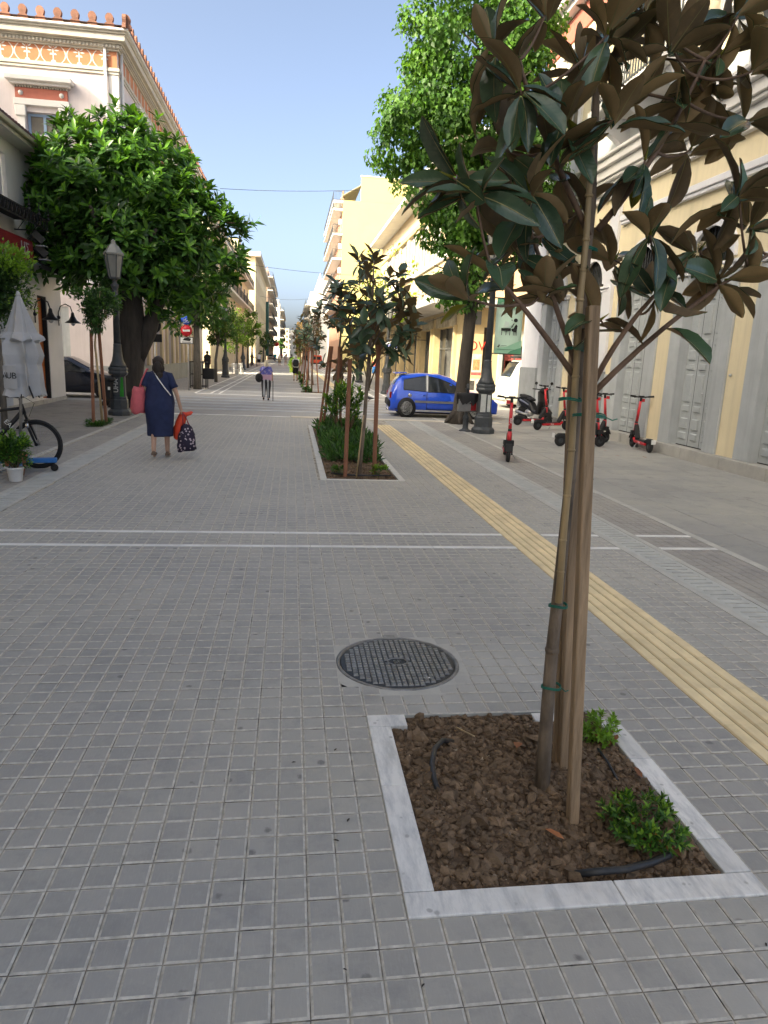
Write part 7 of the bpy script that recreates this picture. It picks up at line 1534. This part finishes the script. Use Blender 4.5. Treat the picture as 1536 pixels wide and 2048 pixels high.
for (z,w,d,x) in ((.74,.07,.10,-.33),(.745,.1,.15,-.33),(.8,.115,.17,-.335),(.95,.115,.17,-.325),(1.1,.10,.15,-.31),(1.16,.085,.13,-.30)): rings.append([(x+(w+.01*math.sin(k*1.9+z*20))*math.cos(2*math.pi*k/18),-.03+d*math.sin(2*math.pi*k/18),z+.015*math.sin(k*.9)) for k in range(18)])
b.loft(rings); b.build('sack',MAT['pink_bag'],bt); b=MB()
for dy in (-.07,.05): b.tube([(-.30,-.03+dy,1.14),(-.25,-.02+dy*.6,1.3),(-.175,-.01+dy*.5,1.46),(-.16,.0+dy*.4,1.45)],.012,6)
b.build('handles',MAT['pink_bag'],bt)
hx,hz=.36,.80; fm=M('floral_base',(.02,.012,.035),.7,.3,20); m,nt,bs=newmat('floral'); tc=nt.nodes.new('ShaderNodeTexCoord'); v=nt.nodes.new('ShaderNodeTexVoronoi'); v.inputs['Scale'].default_value=22; nt.links.new(tc.outputs['Object'],v.inputs['Vector']); f=_ramp(nt,v.outputs['Distance'],[(.0,.1),(.16,1),(.3,1),(.36,0)]); c1=_mix(nt,(.018,.012,.035),(.55,.45,.5),f); nt.links.new(c1,bs.inputs['Base Color']); bs.inputs['Roughness'].default_value=.7
sbg=thing('shopping_bag','dark floral shopping bag hanging from the woman\'s right hand','bag',(wp_.x,wp_.y,0),R(4)); b=MB(); rings=[]
for (z,w,d) in ((.13,.10,.06),(.135,.15,.085),(.25,.155,.09),(.4,.13,.08),(.52,.085,.06),(.57,.05,.04)): rings.append([(hx+.06+(w+.012*math.sin(k*2.1+z*15))*math.cos(2*math.pi*k/20),.0+d*math.sin(2*math.pi*k/20),z+.012*math.sin(k)+.05*(.5-z)*math.cos(2*math.pi*k/20)) for k in range(20)])
b.loft(rings); b.build('sack',m,sbg); b=MB()
for dx in (-.05,.05): b.tube([(hx+.06+dx,0,.54),(hx+.03+dx*.5,.01,.68),(hx,.03,.775)],.009,6)
b.build('handles',M('bag_handle',(.35,.05,.06),.6),sbg)
rbg=thing('plastic_bag','orange red plastic bag in the woman\'s right hand','bag',(wp_.x,wp_.y,0),R(4)); b=MB(); rings=[]
for (z,w,d,x) in ((.3,.03,.03,hx-.09),(.33,.06,.06,hx-.085),(.5,.085,.08,hx-.07),(.62,.075,.07,hx-.03),(.72,.06,.05,hx),(.77,.03,.03,hx)): rings.append([(x+(w+.014*math.sin(k*2.7+z*25))*math.cos(2*math.pi*k/18),.09+d*math.sin(2*math.pi*k/18),z) for k in range(18)])
b.loft(rings); b.loft([[(hx+.05+u+(r+.01*math.sin(k*3))*math.cos(2*math.pi*k/14)*.5,.06+r*.6*math.sin(2*math.pi*k/14),.745+.02*u+r*.55*math.sin(2*math.pi*k/14+1)) for k in range(14)] for (u,r) in ((-.06,.02),(0,.05),(.06,.075),(.09,.05))]); b.build('sack',MAT['red_bag'],rbg)

def person(px,py,label,H,top,bottom,hair,rz=0,stride=.14,short=False,long_sleeve=False,fat=1.0,Y=None,hairlong=0,arms=None,skirt=None):
    p=ground(px,py) if Y is None else at(px,py,Y); t=thing('person',label,'person',(p.x,p.y,0),rz); V,E,Rr,J,s=skeleton(H,stride,arms,False,fat=fat); skinbody('body',V,E,Rr,MAT['skin_far'],t,sub=1)
    b=MB(); torso(b,J,s,.86,1.45,.185*fat,.205*fat,.135*fat,.125*fat); [sleeve(b,J,n,.068,1.0 if long_sleeve else .7) for n in 'LR']; b.build('shirt',top,t)
    b=MB()
    if skirt: b.loft([ell((0,0,z*s),w*s,d*s,18) for (z,w,d) in ((skirt,.24,.2),(.7,.21,.18),(.95,.18,.14))])
    else:
        b.loft([ell((0,0,z*s),w*s*fat,d*s*fat,16) for (z,w,d) in ((.78,.17,.13),(.85,.185,.14),(.95,.175,.13))]); [garment_leg(b,J,n,1,.8 if short else .1,.105*s*fat,.07*s) for n in 'LR']
    b.build('skirt' if skirt else ('shorts' if short else 'trousers'),bottom,t); hairdo(t,J,s,hair,hairlong); shoes(t,J,s,MAT['black_matt']); return t,J,s
CB=lambda n,c:M(n,c,.85,.15,8)
# elderly woman with a stick
m,nt,bs=newmat('tie_dye'); tc=nt.nodes.new('ShaderNodeTexCoord'); sx=nt.nodes.new('ShaderNodeSeparateXYZ'); nt.links.new(tc.outputs['Object'],sx.inputs[0]); f=_ramp(nt,sx.outputs['Z'],[(.98,0),(1.14,1)]); n_=_noise(nt,tc.outputs['Object'],14,3); base=_mix(nt,(.62,.36,.46),(.10,.10,.42),f); nt.links.new(_mix(nt,base,(.6,.5,.6),_ramp(nt,n_,[(.5,0),(.68,.7)])),bs.inputs['Base Color'])
m2,nt,bs=newmat('striped'); tc=nt.nodes.new('ShaderNodeTexCoord'); w=nt.nodes.new('ShaderNodeTexWave'); w.inputs['Scale'].default_value=2.2; w.bands_direction='X'; nt.links.new(tc.outputs['Object'],w.inputs['Vector']); nt.links.new(_mix(nt,(.02,.02,.025),(.5,.5,.5),_ramp(nt,w.outputs['Fac'],[(.5,0),(.6,1)])),bs.inputs['Base Color'])
t,J,s=person(532,802,'old woman with blonde hair, purple top and striped trousers walking with a stick',1.52,m,m2,MAT['hair_blond'],0,.1,fat=1.25,hairlong=.05,arms={'L':((-.25,-.02,1.14),(-.24,.04,.92),(-.23,.06,.85)),'R':((.25,-.02,1.12),(.26,.08,.9),(.27,.12,.84))})
p=t.location; c=thing('walking_stick','dark walking stick in the old woman\'s right hand','walking stick',p); b=MB(); b.tube([(.26,.0,0),(.255,.08,.74),(.25,.12,.78),(.24,.07,.8)],.013,8); b.build('stick',MAT['black'],c); hb=thing('handbag','black handbag on the old woman\'s left side','bag',p); b=MB(); b.ball((-.26,-.12,.86),(.14,.1,.17),14,9); b.build('sack',MAT['black_matt'],hb); b=MB(); b.tube([(-.24,-.14,1.0),(-.1,-.17,1.15),(.06,-.12,1.27)],.01,6); b.build('strap',MAT['black_matt'],hb)
person(415,752,'man in black shirt and trousers standing by the left shop fronts',1.74,CB('blk_shirt',(.018,.02,.022)),CB('blk_tr',(.02,.02,.024)),MAT['hair_dark'],R(20),.1,fat=1.1)
t,J,s=person(591,763,'man in white shirt and black shorts with a dark backpack',1.74,MAT['white_cloth'],CB('blk_sh',(.014,.014,.016)),CB('cap',(.6,.6,.58)),0,.16,True)
bp_=thing('backpack','dark grey backpack worn by the man in black shorts','backpack',t.location); b=MB(); b.loft([[((w)*math.cos(2*math.pi*k/16)*s,(-.2+.1*math.sin(2*math.pi*k/16))*s,z*s) for k in range(16)] for (z,w) in ((.95,.1),(.98,.16),(1.1,.19),(1.3,.17),(1.4,.1))]); b.build('pack',CB('pack',(.025,.028,.032)),bp_)
person(583,741,'man in navy shirt walking left of the backpack man',1.74,CB('nvy',(.02,.025,.05)),CB('gry_tr',(.2,.2,.21)),MAT['hair_dark'],0,.15); person(550,724,'man in a turquoise shirt walking in the middle distance',1.76,CB('teal',(.0,.22,.32)),CB('jean',(.03,.05,.1)),MAT['hair_dark'],0,.14); person(559,731,'person in pale top and khaki skirt walking in the distance',1.66,CB('pale',(.55,.52,.47)),CB('khaki',(.22,.2,.13)),MAT['hair_blond'],0,.1,skirt=.45); person(571,731,'person in pale shorts and grey top walking in the distance',1.68,CB('gryt',(.3,.3,.32)),CB('pale2',(.45,.42,.4)),MAT['hair_dark'],0,.14,True); person(518,733,'man in white shirt and black shorts beside the wooden stand',1.76,MAT['white_cloth'],CB('blk3',(.016,.016,.018)),MAT['hair_dark'],0,.14,True); person(748,752,'woman in a blue skirt on the right pavement beyond the car',1.64,CB('redtop',(.5,.12,.08)),CB('bluesk',(.03,.16,.42)),MAT['hair_dark'],R(160),.1,skirt=.3); person(690,748,'person in pale clothes on the right pavement behind the stakes',1.66,CB('pinkish',(.6,.45,.42)),CB('palet',(.55,.5,.45)),MAT['hair_dark'],0,.12); person(573,716,'distant walker in dark clothes by the white truck',1.75,CB('dk4',(.04,.04,.05)),CB('dk5',(.03,.03,.04)),MAT['hair_dark'],0,.12); person(563,718,'distant walker in red near the end of the street',1.7,CB('rd4',(.35,.05,.05)),CB('dk6',(.03,.03,.04)),MAT['hair_dark'],0,.12); person(447,748,'person in dark clothes seated beside the cafe tables',1.3,CB('dk7',(.02,.02,.025)),CB('dk8',(.03,.03,.03)),MAT['hair_dark'],R(90),.02)
